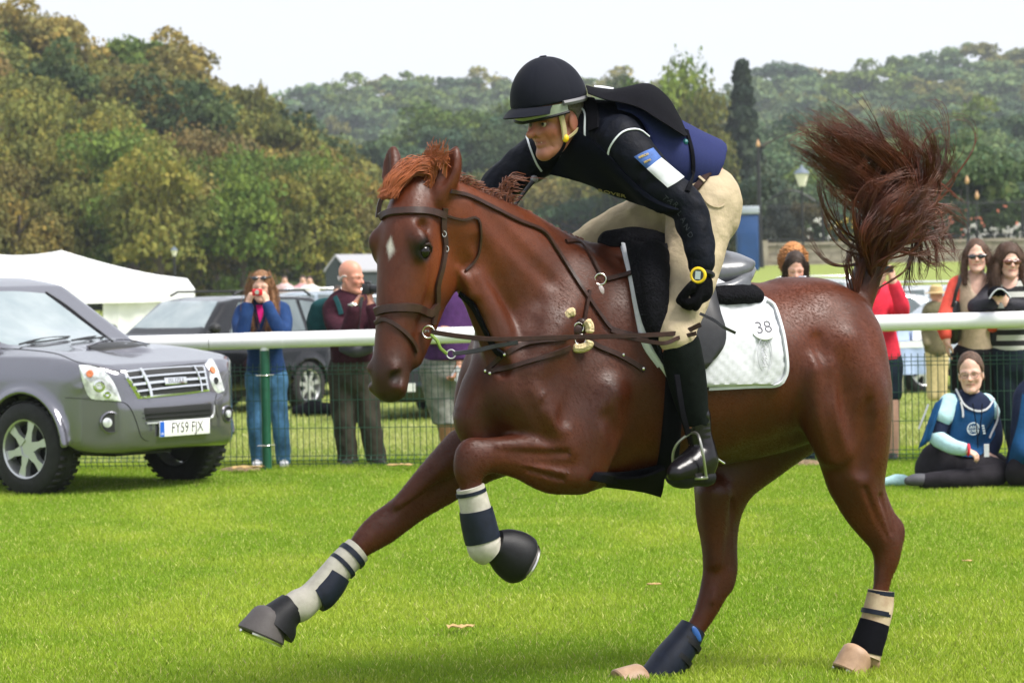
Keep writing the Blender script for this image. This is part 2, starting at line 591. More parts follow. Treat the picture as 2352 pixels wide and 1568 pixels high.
def text_mesh(txt,size,m,M4,parent=None,name='lettering',depth=.001,font_scale=(1,1),align='CENTER',spacing=1.0,off=0.0):
    cu=bpy.data.curves.new(name,'FONT');cu.body=txt;cu.size=size;cu.align_x=align;cu.align_y='CENTER';cu.extrude=depth;cu.space_character=spacing;cu.offset=off
    cu.resolution_u=3
    o=bpy.data.objects.new(name,cu);COL.objects.link(o)
    bpy.context.view_layer.update()
    me=bpy.data.meshes.new_from_object(o.evaluated_get(bpy.context.evaluated_depsgraph_get()))
    bpy.data.objects.remove(o)
    me.transform(Matrix.Diagonal((font_scale[0],font_scale[1],1,1)))
    me.transform(M4)
    if parent is not None:me.transform(wm(parent).inverted())
    me.materials.clear();me.materials.append(m);me.name=name
    o2=bpy.data.objects.new(name,me);COL.objects.link(o2)
    if parent is not None:o2.parent=parent
    return o2
def frame4(o,x,y,z=None):
    """4x4 whose columns are unit x, y, z axes at origin o"""
    x=unit(x);y=np.asarray(y,float);y=unit(y-x*np.dot(x,y));z=np.cross(x,y)
    return Matrix(((x[0],y[0],z[0],o[0]),(x[1],y[1],z[1],o[1]),(x[2],y[2],z[2],o[2]),(0,0,0,1)))
def px_m(depth):return depth/FPX
def hair_obj(name,strands,m,parent,r=.0015,tip=.3):
    """strands: list of (n,3) arrays; one three-sided tapered tube each"""
    byn={}
    for s_ in strands:byn.setdefault(len(s_),[]).append(np.asarray(s_,float))
    VV=[];FF=[];base=0
    for n,L in byn.items():
        A=np.array(L);T=np.gradient(A,axis=1);T /= np.linalg.norm(T,axis=2)[...,None]+1e-12
        ref=np.array([.37,-.8,.45]);X=np.cross(T,ref);X /= np.linalg.norm(X,axis=2)[...,None]+1e-9;Y=np.cross(T,X)
        rad=(r*np.linspace(1,tip,n))[None,:,None]
        rv=np.random.default_rng(5).uniform(.6,1.3,len(A))[:,None,None]
        rings=np.stack([A+rad*rv*(math.cos(a)*X+math.sin(a)*Y) for a in (0,2*PI/3,4*PI/3)],2)   # S,n,3,3
        VV.append(rings.reshape(-1,3))
        S=len(A);idx=base+(np.arange(S)[:,None,None]*n+np.arange(n-1)[None,:,None])*3+np.arange(3)[None,None,:]
        nx=base+(np.arange(S)[:,None,None]*n+np.arange(n-1)[None,:,None])*3+(np.arange(3)[None,None,:]+1) % 3
        FF.append(np.stack([idx,nx,nx+3,idx+3],-1).reshape(-1,4));base += S*n*3
    return mesh_np(name,np.vstack(VV),np.vstack(FF),m,parent)
# ================================================================== GROUND AND TURF
def gz(y,x=99):
    """height of the ground: it dips behind the rail and climbs to the garden wall on the right"""
    xs=[-50,26,40,60,85,110,150,260,3000]
    w=min(max((x/max(y,1)*FPX+1176-1150)/500,0),1);w=w*w*(3-2*w)
    return float(np.interp(y,xs,[0,0,-.34,-.32,.05,.6,1.6,2.5,3.0]))*w+float(np.interp(y,xs,[0,0,-.34,-.32,-.1,-.1,-.1,0,0]))*(1-w)
def GP(px,d):
    p=P(px,700,d);return np.array([p[0],p[1],gz(p[1],p[0])])
def mat_turf():
    m=bpy.data.materials.new('turf');m.use_nodes=True;t=m.node_tree;b=t.nodes['Principled BSDF'];b.inputs['Roughness'].default_value=.9;b.inputs['Specular IOR Level'].default_value=.15
    tc=t.nodes.new('ShaderNodeTexCoord')
    def nz(sc,det=5,stretch=None):
        n=t.nodes.new('ShaderNodeTexNoise');n.inputs['Scale'].default_value=sc;n.inputs['Detail'].default_value=det
        if stretch:
            mp=t.nodes.new('ShaderNodeMapping');mp.inputs['Scale'].default_value=stretch;t.links.new(tc.outputs['Object'],mp.inputs[0]);t.links.new(mp.outputs[0],n.inputs['Vector'])
        else:t.links.new(tc.outputs['Object'],n.inputs['Vector'])
        return n.outputs[0]
    def ramp(src,stops):
        r=t.nodes.new('ShaderNodeValToRGB');t.links.new(src,r.inputs[0])
        while len(r.color_ramp.elements)<len(stops):r.color_ramp.elements.new(.5)
        for e,(p,c) in zip(r.color_ramp.elements,stops):e.position=p;e.color=(*c,1)
        return r.outputs[0]
    a=ramp(nz(.55,5,(1,.35,1)),[(.35,(.130,.225,.014)),(.5,(.170,.270,.018)),(.65,(.220,.300,.030))])
    c=ramp(nz(26,6),[(.3,(.45,.45,.45)),(.7,(1.25,1.25,1.2))])
    mx=t.nodes.new('ShaderNodeMix');mx.data_type='RGBA';mx.blend_type='MULTIPLY';mx.inputs[0].default_value=1
    sx_=t.nodes.new('ShaderNodeSeparateXYZ');t.links.new(tc.outputs['Object'],sx_.inputs[0]);mr=t.nodes.new('ShaderNodeMapRange');mr.inputs[1].default_value=26;mr.inputs[2].default_value=28.5;t.links.new(sx_.outputs[1],mr.inputs[0])
    dm=t.nodes.new('ShaderNodeMix');dm.data_type='RGBA';t.links.new(mr.outputs[0],dm.inputs[0]);t.links.new(a,dm.inputs[6]);dm.inputs[7].default_value=(.25,.30,.075,1);a=dm.outputs[2]
    t.links.new(a,mx.inputs[6]);t.links.new(c,mx.inputs[7]);t.links.new(mx.outputs[2],b.inputs['Base Color'])
    bp=t.nodes.new('ShaderNodeBump');bp.inputs['Distance'].default_value=.03;bp.inputs['Strength'].default_value=.8
    t.links.new(nz(60,4),bp.inputs['Height']);t.links.new(bp.outputs[0],b.inputs['Normal'])
    return m
turf=mat_turf()
xs=np.concatenate([np.linspace(-1500,-60,12),np.linspace(-50,50,41),np.linspace(60,1500,12)])
ys=np.concatenate([np.linspace(-40,5,4),np.linspace(8,160,77),np.linspace(180,3000,20)])
gv=[];
for y in ys:
    for x in xs:gv.append((x,y,gz(y,x)))
gf=[[j*len(xs)+i,j*len(xs)+i+1,(j+1)*len(xs)+i+1,(j+1)*len(xs)+i] for j in range(len(ys)-1) for i in range(len(xs)-1)]
tag(mesh_np('ground',gv,np.array(gf),turf),kind='structure')
# grass blades: real blades in tufts over the part of the field that shows, joined as one mass
def blade_mat():
    m=bpy.data.materials.new('grass_blade');m.use_nodes=True;t=m.node_tree;b=t.nodes['Principled BSDF']
    b.inputs['Roughness'].default_value=.55;b.inputs['Specular IOR Level'].default_value=.3
    at=t.nodes.new('ShaderNodeAttribute');at.attribute_name='tint'
    t.links.new(at.outputs['Color'],b.inputs['Base Color'])
    tr=t.nodes.new('ShaderNodeBsdfTranslucent');t.links.new(at.outputs['Color'],tr.inputs[0]);ms=t.nodes.new('ShaderNodeMixShader');ms.inputs[0].default_value=.35
    t.links.new(b.outputs[0],ms.inputs[1]);t.links.new(tr.outputs[0],ms.inputs[2]);t.links.new(ms.outputs[0],t.nodes['Material Output'].inputs[0])
    return m
def vnoise(x,y,s,seed):
    r_=np.random.default_rng(seed).random((64,64));u=(x/s) % 64;v=(y/s) % 64
    i=u.astype(int) % 64;j=v.astype(int) % 64;fu=u-np.floor(u);fv=v-np.floor(v);fu=fu*fu*(3-2*fu);fv=fv*fv*(3-2*fv)
    return (r_[i,j]*(1-fu)+r_[(i+1) % 64,j]*fu)*(1-fv)+(r_[i,(j+1) % 64]*(1-fu)+r_[(i+1) % 64,(j+1) % 64]*fu)*fv
def grass(name,y0,y1,n,hgt,wid,seed,m,pw=1.0,dryf=0):
    g=np.random.default_rng(seed)
    y=y0+(y1-y0)*g.random(n) ** pw
    half=y*(1176+90)/FPX+.8
    x=(g.random(n)*2-1)*half
    z=np.interp(y,[-50,26,40,60,85],[0,0,-.34,-.32,.05])
    big=vnoise(x+99,y*.55+99,1.1,1)*.6+vnoise(x+99,y*.6+99,.35,2)*.4
    h=hgt*(.55+.7*g.random(n))*(.75+.5*big)
    a=g.random(n)*2*PI;w=wid*(.6+.8*g.random(n))
    dx,dy=np.cos(a)*w/2,np.sin(a)*w/2
    lean=g.random(n)*.9*h;la=g.random(n)*2*PI
    lx,ly=np.cos(la)*lean,np.sin(la)*lean
    v=np.empty((n,4,3),np.float32)
    v[:,0]=np.stack([x-dx,y-dy,z-.004],1);v[:,1]=np.stack([x+dx,y+dy,z-.004],1)
    v[:,2]=np.stack([x+dx*.7+lx*.45,y+dy*.7+ly*.45,z+h*.6],1);v[:,3]=np.stack([x+lx,y+ly,z+h],1)
    f=(np.arange(n)[:,None]*4+np.array([0,1,2,3])[None]).astype(np.int32)
    o=mesh_np(name,v.reshape(-1,3),f,m,smooth=False)
    c1=np.array([.215,.345,.020]);c2=np.array([.370,.465,.045]);c3=np.array([.56,.58,.17]);c4=np.array([.42,.36,.17])
    if dryf:c1,c2,c3=np.array([.26,.33,.06]),np.array([.40,.43,.13]),np.array([.52,.50,.22])
    t=np.clip((big-.36)*2.9+g.normal(size=n)*.20,0,1)[:,None]
    col=c1*(1-t)+c2*t
    q=(g.random(n)<.09)[:,None];col=np.where(q,c3,col);q=(g.random(n)<.012)[:,None];col=np.where(q,c4,col)
    set_attr(o,np.repeat(col,4,0).astype(np.float32));o['kind']='stuff'
    return o
bm_=blade_mat()
grass('grass',11.0,26.6,760000,.025,.0038,11,bm_,1.15)
grass('grass',26.6,75.0,150000,.05,.012,12,bm_,1.3,1)
# ================================================================== SKY-LINE WOODS
def hor(px):return 622-ROLL*(px-1176)
def leafmat(name,col2,amt=.6):
    m=bpy.data.materials.new(name);m.use_nodes=True;t=m.node_tree;b=t.nodes['Principled BSDF'];b.inputs['Roughness'].default_value=.7;b.inputs['Specular IOR Level'].default_value=.2
    oi=t.nodes.new('ShaderNodeObjectInfo');at=t.nodes.new('ShaderNodeAttribute');at.attribute_name='tint'
    mx=t.nodes.new('ShaderNodeMix');mx.data_type='RGBA';mx.blend_type='MULTIPLY';mx.inputs[0].default_value=1
    t.links.new(oi.outputs['Color'],mx.inputs[6]);t.links.new(at.outputs['Color'],mx.inputs[7])
    t.links.new(mx.outputs[2],b.inputs['Base Color'])
    tr=t.nodes.new('ShaderNodeBsdfTranslucent');t.links.new(mx.outputs[2],tr.inputs[0]);ms=t.nodes.new('ShaderNodeMixShader');ms.inputs[0].default_value=.25
    t.links.new(b.outputs[0],ms.inputs[1]);t.links.new(tr.outputs[0],ms.inputs[2]);t.links.new(ms.outputs[0],t.nodes['Material Output'].inputs[0])
    return m
leaf=leafmat('foliage',(1,1,1))
bark=mat('bark',(.09,.07,.055),rough=.9,noise=(3,.4),bump=(12,.6,.05))
def crown_pts(seed,nl,nleaf,wx,wz,size,gap=0.0,conifer=False):
    """leaf sprays over a cluster of lobes inside an ellipsoid of half-size wx, wz (unit centre 0)"""
    g=np.random.default_rng(seed);V_=[];C_=[]
    lob=[]
    for i in range(nl):
        if conifer:
            h=g.random() ;r_=wx*(1-h)*1.1;a=g.random()*2*PI;c=np.array([math.cos(a)*r_*.6,math.sin(a)*r_*.6,-wz+2*wz*h]);rad=wx*(.13+.30*(1-h))
        else:
            u=g.normal(size=3);u /= np.linalg.norm(u);u[2]=abs(u[2])*1.1-.35 if g.random()<.75 else u[2]
            rr=g.uniform(.45,.92);c=np.array([u[0]*wx*rr,u[1]*wx*rr,u[2]*wz*rr]);rad=wx*g.uniform(.20,.42)
        lob.append((c,rad,g.uniform(.72,1.25)))
    per=nleaf // nl
    for c,rad,sh in lob:
        u=g.normal(size=(per,3));u /= np.linalg.norm(u,axis=1)[:,None]
        u[:,2]=np.where(u[:,2]<-.3,-u[:,2]*.7,u[:,2])
        rr=rad*(.62+.45*g.random(per) ** .6)[:,None]*(1+.22*np.sin(7*u[:,:1]+sh*9)*np.sin(6*u[:,1:2]+3*sh))
        p=c+u*rr*np.array([1,1,.8])
        nn=u+g.normal(size=(per,3))*.7;nn /= np.linalg.norm(nn,axis=1)[:,None]
        t1=np.cross(nn,g.normal(size=(per,3)));t1 /= np.linalg.norm(t1,axis=1)[:,None];t2=np.cross(nn,t1)
        s_=size*g.uniform(.5,1.35,(per,1))
        q=np.stack([p-t1*s_-t2*s_*.5,p+t1*s_*.4-t2*s_*.8,p+t1*s_+t2*s_*.4,p-t1*s_*.3+t2*s_*.9],1)
        V_.append(q.reshape(-1,3))
        # colour by clump: leaf to leaf differences, none that follow the light
        k=sh*g.uniform(.78,1.22,(per,1));hue=g.normal(size=(per,1))*.07+(sh-1)*.4
        C_.append(np.repeat(np.clip(np.hstack([k*(1+hue),k,k*(1-hue*.8)]),.05,3),4,0))
    V_=np.vstack(V_);C_=np.vstack(C_);n=len(V_) // 4
    return V_,C_,(np.arange(n)[:,None]*4+np.arange(4)[None]).astype(np.int32)
def crown_mesh(seed,*a,**k):
    v,c,f=crown_pts(seed,*a,**k)
    me=bpy.data.meshes.new('crown');me.vertices.add(len(v));me.vertices.foreach_set('co',v.astype(np.float32).ravel());me.loops.add(f.size);me.loops.foreach_set('vertex_index',f.ravel());me.polygons.add(len(f));me.polygons.foreach_set('loop_start',np.arange(0,f.size,4,dtype=np.int32));me.update(calc_edges=True)
    a_=me.color_attributes.new('tint','FLOAT_COLOR','POINT');cc=np.ones((len(c),4),np.float32);cc[:,:3]=c;a_.data.foreach_set('color',cc.ravel());me.materials.append(leaf);return me
CROWNS=[crown_mesh(i+20,34,7200,1.0,1.05,.040) for i in range(7)]
CROWNS_FINE=[crown_mesh(i+60,46,9000,1.0,1.1,.034) for i in range(3)]
CONE=crown_mesh(90,120,8400,.55,1.3,.05,conifer=True)
def trunk_mesh():
    mb=MB();g=random.Random(4)
    mb.tube([(0,0,-1.9),(.02,0,-1.2),(0,.02,-.6),(0,0,.1),(.02,0,.7)],[.11,.085,.07,.05,.015],8)
    for i in range(7):
        a=i*2.4;z=-.9+i*.22
        mb.tube([(0,0,z),(math.cos(a)*.35,math.sin(a)*.35,z+.3),(math.cos(a)*.7,math.sin(a)*.7,z+.55)],[.04,.026,.008],6)
    me=bpy.data.meshes.new('trunk');me.from_pydata(mb.v,[],mb.f);me.materials.append(bark);me.polygons.foreach_set('use_smooth',[True]*len(me.polygons));return me
TRUNK=trunk_mesh()
NT=[0]
def tree(p,h,w,colr,label,group,crown=None,name='tree',low=False):
    """p ground position; h height; w crown width"""
    r_=random.Random(NT[0]*17+5);NT[0] += 1
    root=bpy.data.objects.new(name,None);COL.objects.link(root);root.location=V(p);root.rotation_euler=(0,0,r_.uniform(0,6.28));root.empty_display_size=.5
    tag(root,label,'tree',group)
    ch=h*.50
    c=bpy.data.objects.new('crown',crown or CROWNS[NT[0] % 7]);COL.objects.link(c);c.parent=root;c.location=(0,0,h-ch*1.02 if not low else ch*.80);c.scale=(w/2,w/2*r_.uniform(.9,1.1),ch);c.color=(*colr,1)
    tk=bpy.data.objects.new('trunk',TRUNK);COL.objects.link(tk);tk.parent=root;tk.location=(0,0,h-ch*1.02);tk.scale=(w/2,w/2,(h-ch*1.02)/1.9+.02)
    return root
def pal(name,r_):
    P_={'olive':(.170,.170,.034),'ochre':(.205,.170,.042),'brown':(.150,.118,.040),'green':(.105,.155,.024),'dark':(.050,.080,.024),'blue':(.062,.110,.050),'pale':(.120,.180,.070),'rust':(.28,.09,.018)}[name]
    k=r_.uniform(.8,1.2);return tuple(c*k for c in P_)
NM={'olive':'olive green','ochre':'yellowing ochre','brown':'brownish','green':'leafy green','dark':'dark green','blue':'blue green','pale':'pale green','rust':'rusty orange'}
def layer(tag_,sky_,d0,d1,rows,step,hgt,wfac,palette,where,seed,stuff=False,x0=None,x1=None,basez=None,skip=None):
    r_=random.Random(seed);sx,sy=zip(*sky_);out=[]
    x0=sx[0] if x0 is None else x0;x1=sx[-1] if x1 is None else x1
    terr=[]
    for k in range(rows):
        t=k/max(rows-1,1);d=d0+(d1-d0)*t
        px=x0+(step*.5 if k % 2 else 0)
        while px <= x1:
            q=px+r_.uniform(-.25,.25)*step
            h=hgt*r_.uniform(.82,1.12)
            zr=CAMZ+(hor(q)-np.interp(q,sx,sy))*d1/FPX-hgt*.93
            z0=basez if basez is not None else gz(d0)
            dd=d+r_.uniform(-.3,.3)*(d1-d0)/rows
            z=z0+(zr-z0)*t ** 1.15
            p=P(q,600,dd);p=np.array([p[0],p[1],z]);terr.append(p)
            ok=not (skip and skip(q,t,r_))
            if ok:out.append((p,h,step*wfac*dd/FPX*r_.uniform(.85,1.25),palette(q,t,r_),q,t))
            px += step
    return out,(x0,x1,sx,sy,d0,d1,hgt,basez)
hillm=mat('hill_floor',(.040,.055,.016),rough=1,noise=(.2,.5),spec=.1)
def hill(name,info,nx=40):
    x0,x1,sx,sy,d0,d1,hgt,basez=info;v=[];f=[]
    ts=[-.12,0,.2,.4,.6,.8,1,1.5]
    for t in ts:
        for i in range(nx+1):
            q=x0-120+(x1-x0+240)*i/nx;d=d0+(d1-d0)*t
            zr=CAMZ+(hor(q)-np.interp(q,sx,sy))*d1/FPX-hgt*.93;z0=basez if basez is not None else gz(d0)
            z=z0+(zr-z0)*max(t,0) ** 1.15 if t <= 1 else zr+2
            if t<0:z=z0-1.0
            p=P(q,600,d);v.append((p[0],p[1],z-.05))
    n=nx+1
    for j in range(len(ts)-1):
        for i in range(nx):f.append([j*n+i,j*n+i+1,(j+1)*n+i+1,(j+1)*n+i])
    tag(mesh_np(name,v,np.array(f),hillm),kind='structure')
# A: the autumn wood on the left
skA=[(-260,-70),(-100,-45),(0,-5),(90,-15),(165,15),(200,55),(340,80),(430,115),(470,150),(505,205),(560,225),(640,235),(720,290),(770,320),(805,400),(830,560)]
def palA(q,t,r_):
    x=r_.random()
    if q>640:return 'olive' if x<.45 else ('green' if x<.6 else ('dark' if x<.72 else 'ochre'))
    if t<.3:return 'green' if x<.3 else ('olive' if x<.75 else ('brown' if x<.9 else 'ochre'))
    return 'ochre' if x<.36 else ('olive' if x<.78 else ('brown' if x<.88 else ('dark' if x<.92 else 'green')))
T,info=layer('A',skA,168,262,8,100,9.5,2.45,palA,'',5,basez=-.1);hill('hill',info)
ORD=['lowest','second','third','fourth','fifth','sixth','seventh','eighth']
def zone(q,t,marks,rows,wood):
    nm=min(marks,key=lambda m_:abs(m_[0]-q))[1];k=int(round(t*(rows-1)))
    return f"tree, {'top' if k == rows - 1 else ORD[k]} row, {wood}, {nm}"
def settle(made):
    """number the ones that would still share a label, from left to right"""
    by={}
    for q,o in made:by.setdefault(o['label'],[]).append((q,o))
    for lb,L in by.items():
        if len(L)>1:
            for i,(q,o) in enumerate(sorted(L,key=lambda a:a[0])):o['label']=('left of two: ' if len(L) == 2 and i == 0 else 'right of two: ' if len(L) == 2 else f"{['first', 'second', 'third', 'fourth', 'fifth', 'sixth', 'seventh', 'eighth', 'ninth'][min(i, 8)]} from left: ")+lb
mk=[(0,'left edge'),(200,'above the marquee'),(400,'over the lamp post'),(600,'over blue woman'),(800,'behind bald man')]
made=[]
for p,h,w,c,q,t in T:
    made.append((q,tree(p,h,w,pal(c,random.Random(int(q*7+t*100))),f"{NM[c]} {zone(q, t, mk, 8, 'autumn wood')}",'trees of the autumn wood',CROWNS_FINE[NT[0] % 3] if t<.4 else None,low=t<.5)))
settle(made)
# single pointed top above the saddle of the left wood
p=P(575,600,250);tree(np.array([p[0],p[1],CAMZ+(hor(575)-152)*250/FPX-13.5]),13.5,4.2,pal('olive',random.Random(3)),'slim olive tree standing tallest on the dip of the autumn wood','trees of the autumn wood')
# B: the darker wood behind the rider
skB=[(700,330),(790,300),(850,290),(960,292),(1040,240),(1130,230),(1180,250),(1300,250),(1400,230),(1460,200),(1600,200),(1650,290),(1700,330),(1780,300),(1850,260),(1980,250),(2100,240),(2200,250),(2300,270),(2460,300)]
def palB(q,t,r_):
    x=r_.random()
    if q>1700:return 'pale' if x<.3 else ('blue' if x<.65 else ('green' if x<.85 else 'dark'))
    if 1120<q<1300 and t<.5:return 'ochre' if x<.4 else 'olive'
    return 'blue' if x<.45 else ('dark' if x<.75 else ('green' if x<.9 else 'olive'))
T,info=layer('B',skB,285,400,7,108,11.5,2.0,palB,'',9,basez=.2);hill('hill',info)
mk=[(760,'above bald man'),(950,'behind the horse ears'),(1200,'behind the rider'),(1450,'behind the vest'),(1700,'above the kiosk'),(1900,'behind the lantern'),(2150,'behind the tail'),(2330,'above the roses')]
made=[]
for p,h,w,c,q,t in T:
    made.append((q,tree(p,h,w,pal(c,random.Random(int(q*7+t*100))),f"{NM[c]} {zone(q, t, mk, 7, 'far wood')}",'trees of the far wood',low=t<.5)))
settle(made)
# tall pale trees that stand out of it
for i,(q,top,base,w,c,lb) in enumerate([(1520,118,420,130,'green',"tall airy olive tree rising behind the rider's back"),(1590,190,430,110,'olive',"broad olive tree right of the tall airy one behind the rider's back"),(1450,205,420,110,'green',"green tree left of the tall airy one behind the rider's back")]):
    d=280;p=P(q,600,d);z1=CAMZ+(hor(q)-top)*d/FPX
    tree(np.array([p[0],p[1],2.2]),z1-2.2,w*d/FPX*2.0,pal(c,random.Random(i)),lb,None,CROWNS_FINE[i])
d=282;p=P(1712,600,d);tree(np.array([p[0],p[1],2.2]),CAMZ+(hor(1712)-205)*d/FPX-2.2,120*d/FPX*2.6,(.032,.052,.030),'dark pointed conifer between the rider and the lamp post',None,CONE,'conifer_tree')
# C: hazy far hill, one mass of crowns
skC=[(450,300),(620,235),(690,205),(740,190),(800,178),(830,192),(865,170),(960,172),(1060,166),(1160,176),(1240,190),(1350,168),(1400,160),(1480,175),(1640,218),(1700,205),(1738,150),(1760,132),(1860,130),(1900,150),(2000,132),(2060,120),(2130,108),(2200,98),(2300,106),(2352,112),(2560,120)]
T,info=layer('C',skC,560,860,9,60,12,2.3,lambda q,t,r_:r_.choice(['pale','green','blue','pale','olive']),'',21,basez=6);hill('hill',info)
fv,fc,ff,nb=[],[],[],0
FV=[crown_pts(200+i,18,1250,1.0,1.05,.072) for i in range(5)]
for i,(p,h,w,c,q,t) in enumerate(T):
    v,cc,f=FV[i % 5];ch=h*.56;a=i*1.7
    Rz=np.array([[math.cos(a),-math.sin(a),0],[math.sin(a),math.cos(a),0],[0,0,1]])
    fv.append((v @ Rz.T)*np.array([w/2,w/2,ch])+p+np.array([0,0,h-ch*1.05]));fc.append(cc*np.array(pal(c,random.Random(i))));ff.append(f+nb);nb += len(v)
far=mesh_np('far_wood',np.vstack(fv),np.vstack(ff),leaf,smooth=False);set_attr(far,np.vstack(fc).astype(np.float32));far['kind']='stuff';far.color=(1,1,1,1)
# ---- haze over the far fields
HZ=True
if HZ:
    mb=MB();mb.box((0,600,120),(1500,1700,246));o=mb.build('haze',None);
    hm_=bpy.data.materials.new('haze');hm_.use_nodes=True;t=hm_.node_tree
    for n in list(t.nodes):
        if n.type != 'OUTPUT_MATERIAL':t.nodes.remove(n)
    vp=t.nodes.new('ShaderNodeVolumePrincipled');vp.inputs['Density'].default_value=.00024;vp.inputs['Color'].default_value=(.86,.93,1.0,1);vp.inputs['Anisotropy'].default_value=.2
    t.links.new(vp.outputs[0],[n for n in t.nodes if n.type == 'OUTPUT_MATERIAL'][0].inputs['Volume']);o.data.materials.clear();o.data.materials.append(hm_);o['kind']='stuff'
# ================================================================== HORSE
TH=R(25)
HDIR=np.array([-math.cos(TH),-math.sin(TH),0])          # heading
HL=np.array([math.sin(TH),-math.cos(TH),0])             # the horse's left (towards the camera)
HO=P(1960,1000,12.15)                                   # a point of its middle plane
def H(px,py,lat=0.0):
    return PV(HL,HO+HL*lat,px,py)
def hrow(px,py,lat,r,rl=None):
    """a station: picture position, sideways offset (m), radius in picture units, sideways radius (m)"""
    p=H(px,py,lat);s=depth_of(p)/FPX
    return [*p,r*s,(rl if rl is not None else r*s)]
def hrows(L):return [hrow(*q) for q in L]

horse=empty('horse',G(1760,1530),'chestnut horse with a white star cantering across the grass under a rider','horse')
coat=mat('coat',(.15,.045,.014),rough=.36,spec=.36,attr='tint',noise=(5,.34),bump=(420,.10,.002))
t_=coat.node_tree;b_=t_.nodes['Principled BSDF'];tc_=[n for n in t_.nodes if n.type == 'TEX_COORD'][0];b1_=[n for n in t_.nodes if n.type == 'BUMP'][0]
def _nz(sc,vec=(1,1,1),det=4):
    m_=t_.nodes.new('ShaderNodeMapping');m_.inputs['Scale'].default_value=vec;n_=t_.nodes.new('ShaderNodeTexNoise');n_.inputs['Scale'].default_value=sc;n_.inputs['Detail'].default_value=det;t_.links.new(tc_.outputs['Object'],m_.inputs[0]);t_.links.new(m_.outputs[0],n_.inputs['Vector']);return n_.outputs[0]
for sc_,vec_,st_,di_ in ((9,(1,1,1.6),.30,.010),(34,(1,1,.35),.35,.003)):
    bq=t_.nodes.new('ShaderNodeBump');bq.inputs['Strength'].default_value=st_;bq.inputs['Distance'].default_value=di_;t_.links.new(_nz(sc_,vec_),bq.inputs['Height']);src_=[l.from_socket for l in t_.links if l.to_socket == b_.inputs['Normal']][0];t_.links.new(src_,bq.inputs['Normal']);t_.links.new(bq.outputs[0],b_.inputs['Normal'])
rm_=t_.nodes.new('ShaderNodeMapRange');rm_.inputs[1].default_value=.35;rm_.inputs[2].default_value=.65;rm_.inputs[3].default_value=.38;rm_.inputs[4].default_value=.58;t_.links.new(_nz(6),rm_.inputs[0]);t_.links.new(rm_.outputs[0],b_.inputs['Roughness'])
ivory=mat('boot_white',(.37,.345,.30),rough=.85,noise=(25,.15),bump=(300,.2,.002))
ivory_dirty=mat('boot_dirty_white',(.50,.40,.27),rough=.85,noise=(14,.8,(.24,.15,.08)),bump=(300,.2,.002))
navy_shell=mat('boot_navy',(.006,.009,.02),rough=.5,spec=.25,noise=(40,.3),bump=(300,.1,.002))
blackrub=mat('black_rubber',(.006,.006,.008),rough=.5,spec=.25,noise=(60,.3),bump=(250,.3,.003))
blackcloth=mat('black_cloth',(.004,.004,.006),rough=.95,spec=.08,noise=(60,.3),bump=(400,.4,.003))
horn=mat('hoof_grey',(.075,.066,.066),rough=.6,spec=.3,noise=(30,.5,(.06,.05,.05)),bump=(120,.3,.002))
horn_pale=mat('hoof_pale',(.42,.27,.17),rough=.55,noise=(20,.6,(.20,.11,.06)),bump=(120,.3,.002))
steel=mat('steel',(.62,.60,.56),rough=.25,metal=1)
leather=mat('brown_leather',(.026,.011,.008),rough=.42,spec=.25,noise=(50,.35),bump=(300,.25,.001))
blackleather=mat('black_leather',(.012,.012,.014),rough=.3,noise=(50,.3),bump=(200,.15,.001))
whitecloth=mat('white_cloth',(.52,.53,.57),rough=.9,noise=(30,.06),bump=(500,.3,.002))
haircol=mat('mane_hair',(.17,.045,.014),rough=.45,noise=(9,.6,(.05,.016,.010)))
hairbright=mat('forelock_hair',(.36,.095,.025),rough=.45,noise=(9,.5,(.16,.04,.012)))
tailhair=mat('tail_hair',(.150,.034,.012),rough=.42,noise=(6,.8,(.022,.007,.007)))

VS=.0085
hf=Field(H(2130,1600,-.55)+np.array([.10,.25,-.12])*0+np.array([0,0,0]),[0,0,0],1) if False else None
_c=[H(540,1500,-.4),H(2110,1560,.4),H(900,350,.4),H(2110,400,-.4),H(2110,1500,-.4),H(560,1500,.4)]
_lo=np.min(_c,axis=0)-.03;_hi=np.max(_c,axis=0)+.03
_lo[2]=-.05;_hi[2]=2.16
hf=Field(_lo,_hi,VS)
# ---- trunk
hf.chain(hrows([(1300,850,0,232,.225),(1380,835,0,252,.27),(1480,838,0,262,.295),(1600,844,0,219,.31),(1740,834,0,184,.29),(1868,812,0,168,.27)]),k=.02,ax=HL,sub=3)
# ---- croup and thighs
hf.chain(hrows([(1865,800,.10,155,.19),(1930,880,.15,126,.15),(1952,965,.17,103,.125),(1960,1040,.175,88,.105),(1964,1095,.175,72,.085)]),k=.05,ax=HL)
hf.chain(hrows([(1850,800,-.10,150,.19),(1845,900,-.15,125,.15),(1760,990,-.16,105,.12),(1692,1060,-.16,88,.10),(1662,1110,-.16,70,.085)]),k=.05,ax=HL)
hf.chain(hrows([(1800,690,0,48,.09),(1880,700,0,48,.09),(1935,730,0,44,.08)]),k=.06,ax=HL)   # croup ridge
# near hind leg
hf.chain(hrows([(1964,1095,.175,70,.08),(1980,1150,.175,60,.068),(2005,1200,.175,48,.052),(2028,1238,.175,40,.045),(2036,1275,.175,34,.042),(2028,1320,.175,26,.032),(2022,1360,.175,24,.028),(2008,1420,.175,24,.028),(1992,1475,.175,30,.034),(1975,1505,.175,30,.034)]),k=.02,ax=HL)
hf.chain(hrows([(2020,1130,.175,16,.02),(2048,1180,.175,13,.018),(2066,1213,.175,17,.022),(2060,1250,.175,16,.02),(2045,1300,.175,14,.02)]),k=.02)     # achilles and point of hock
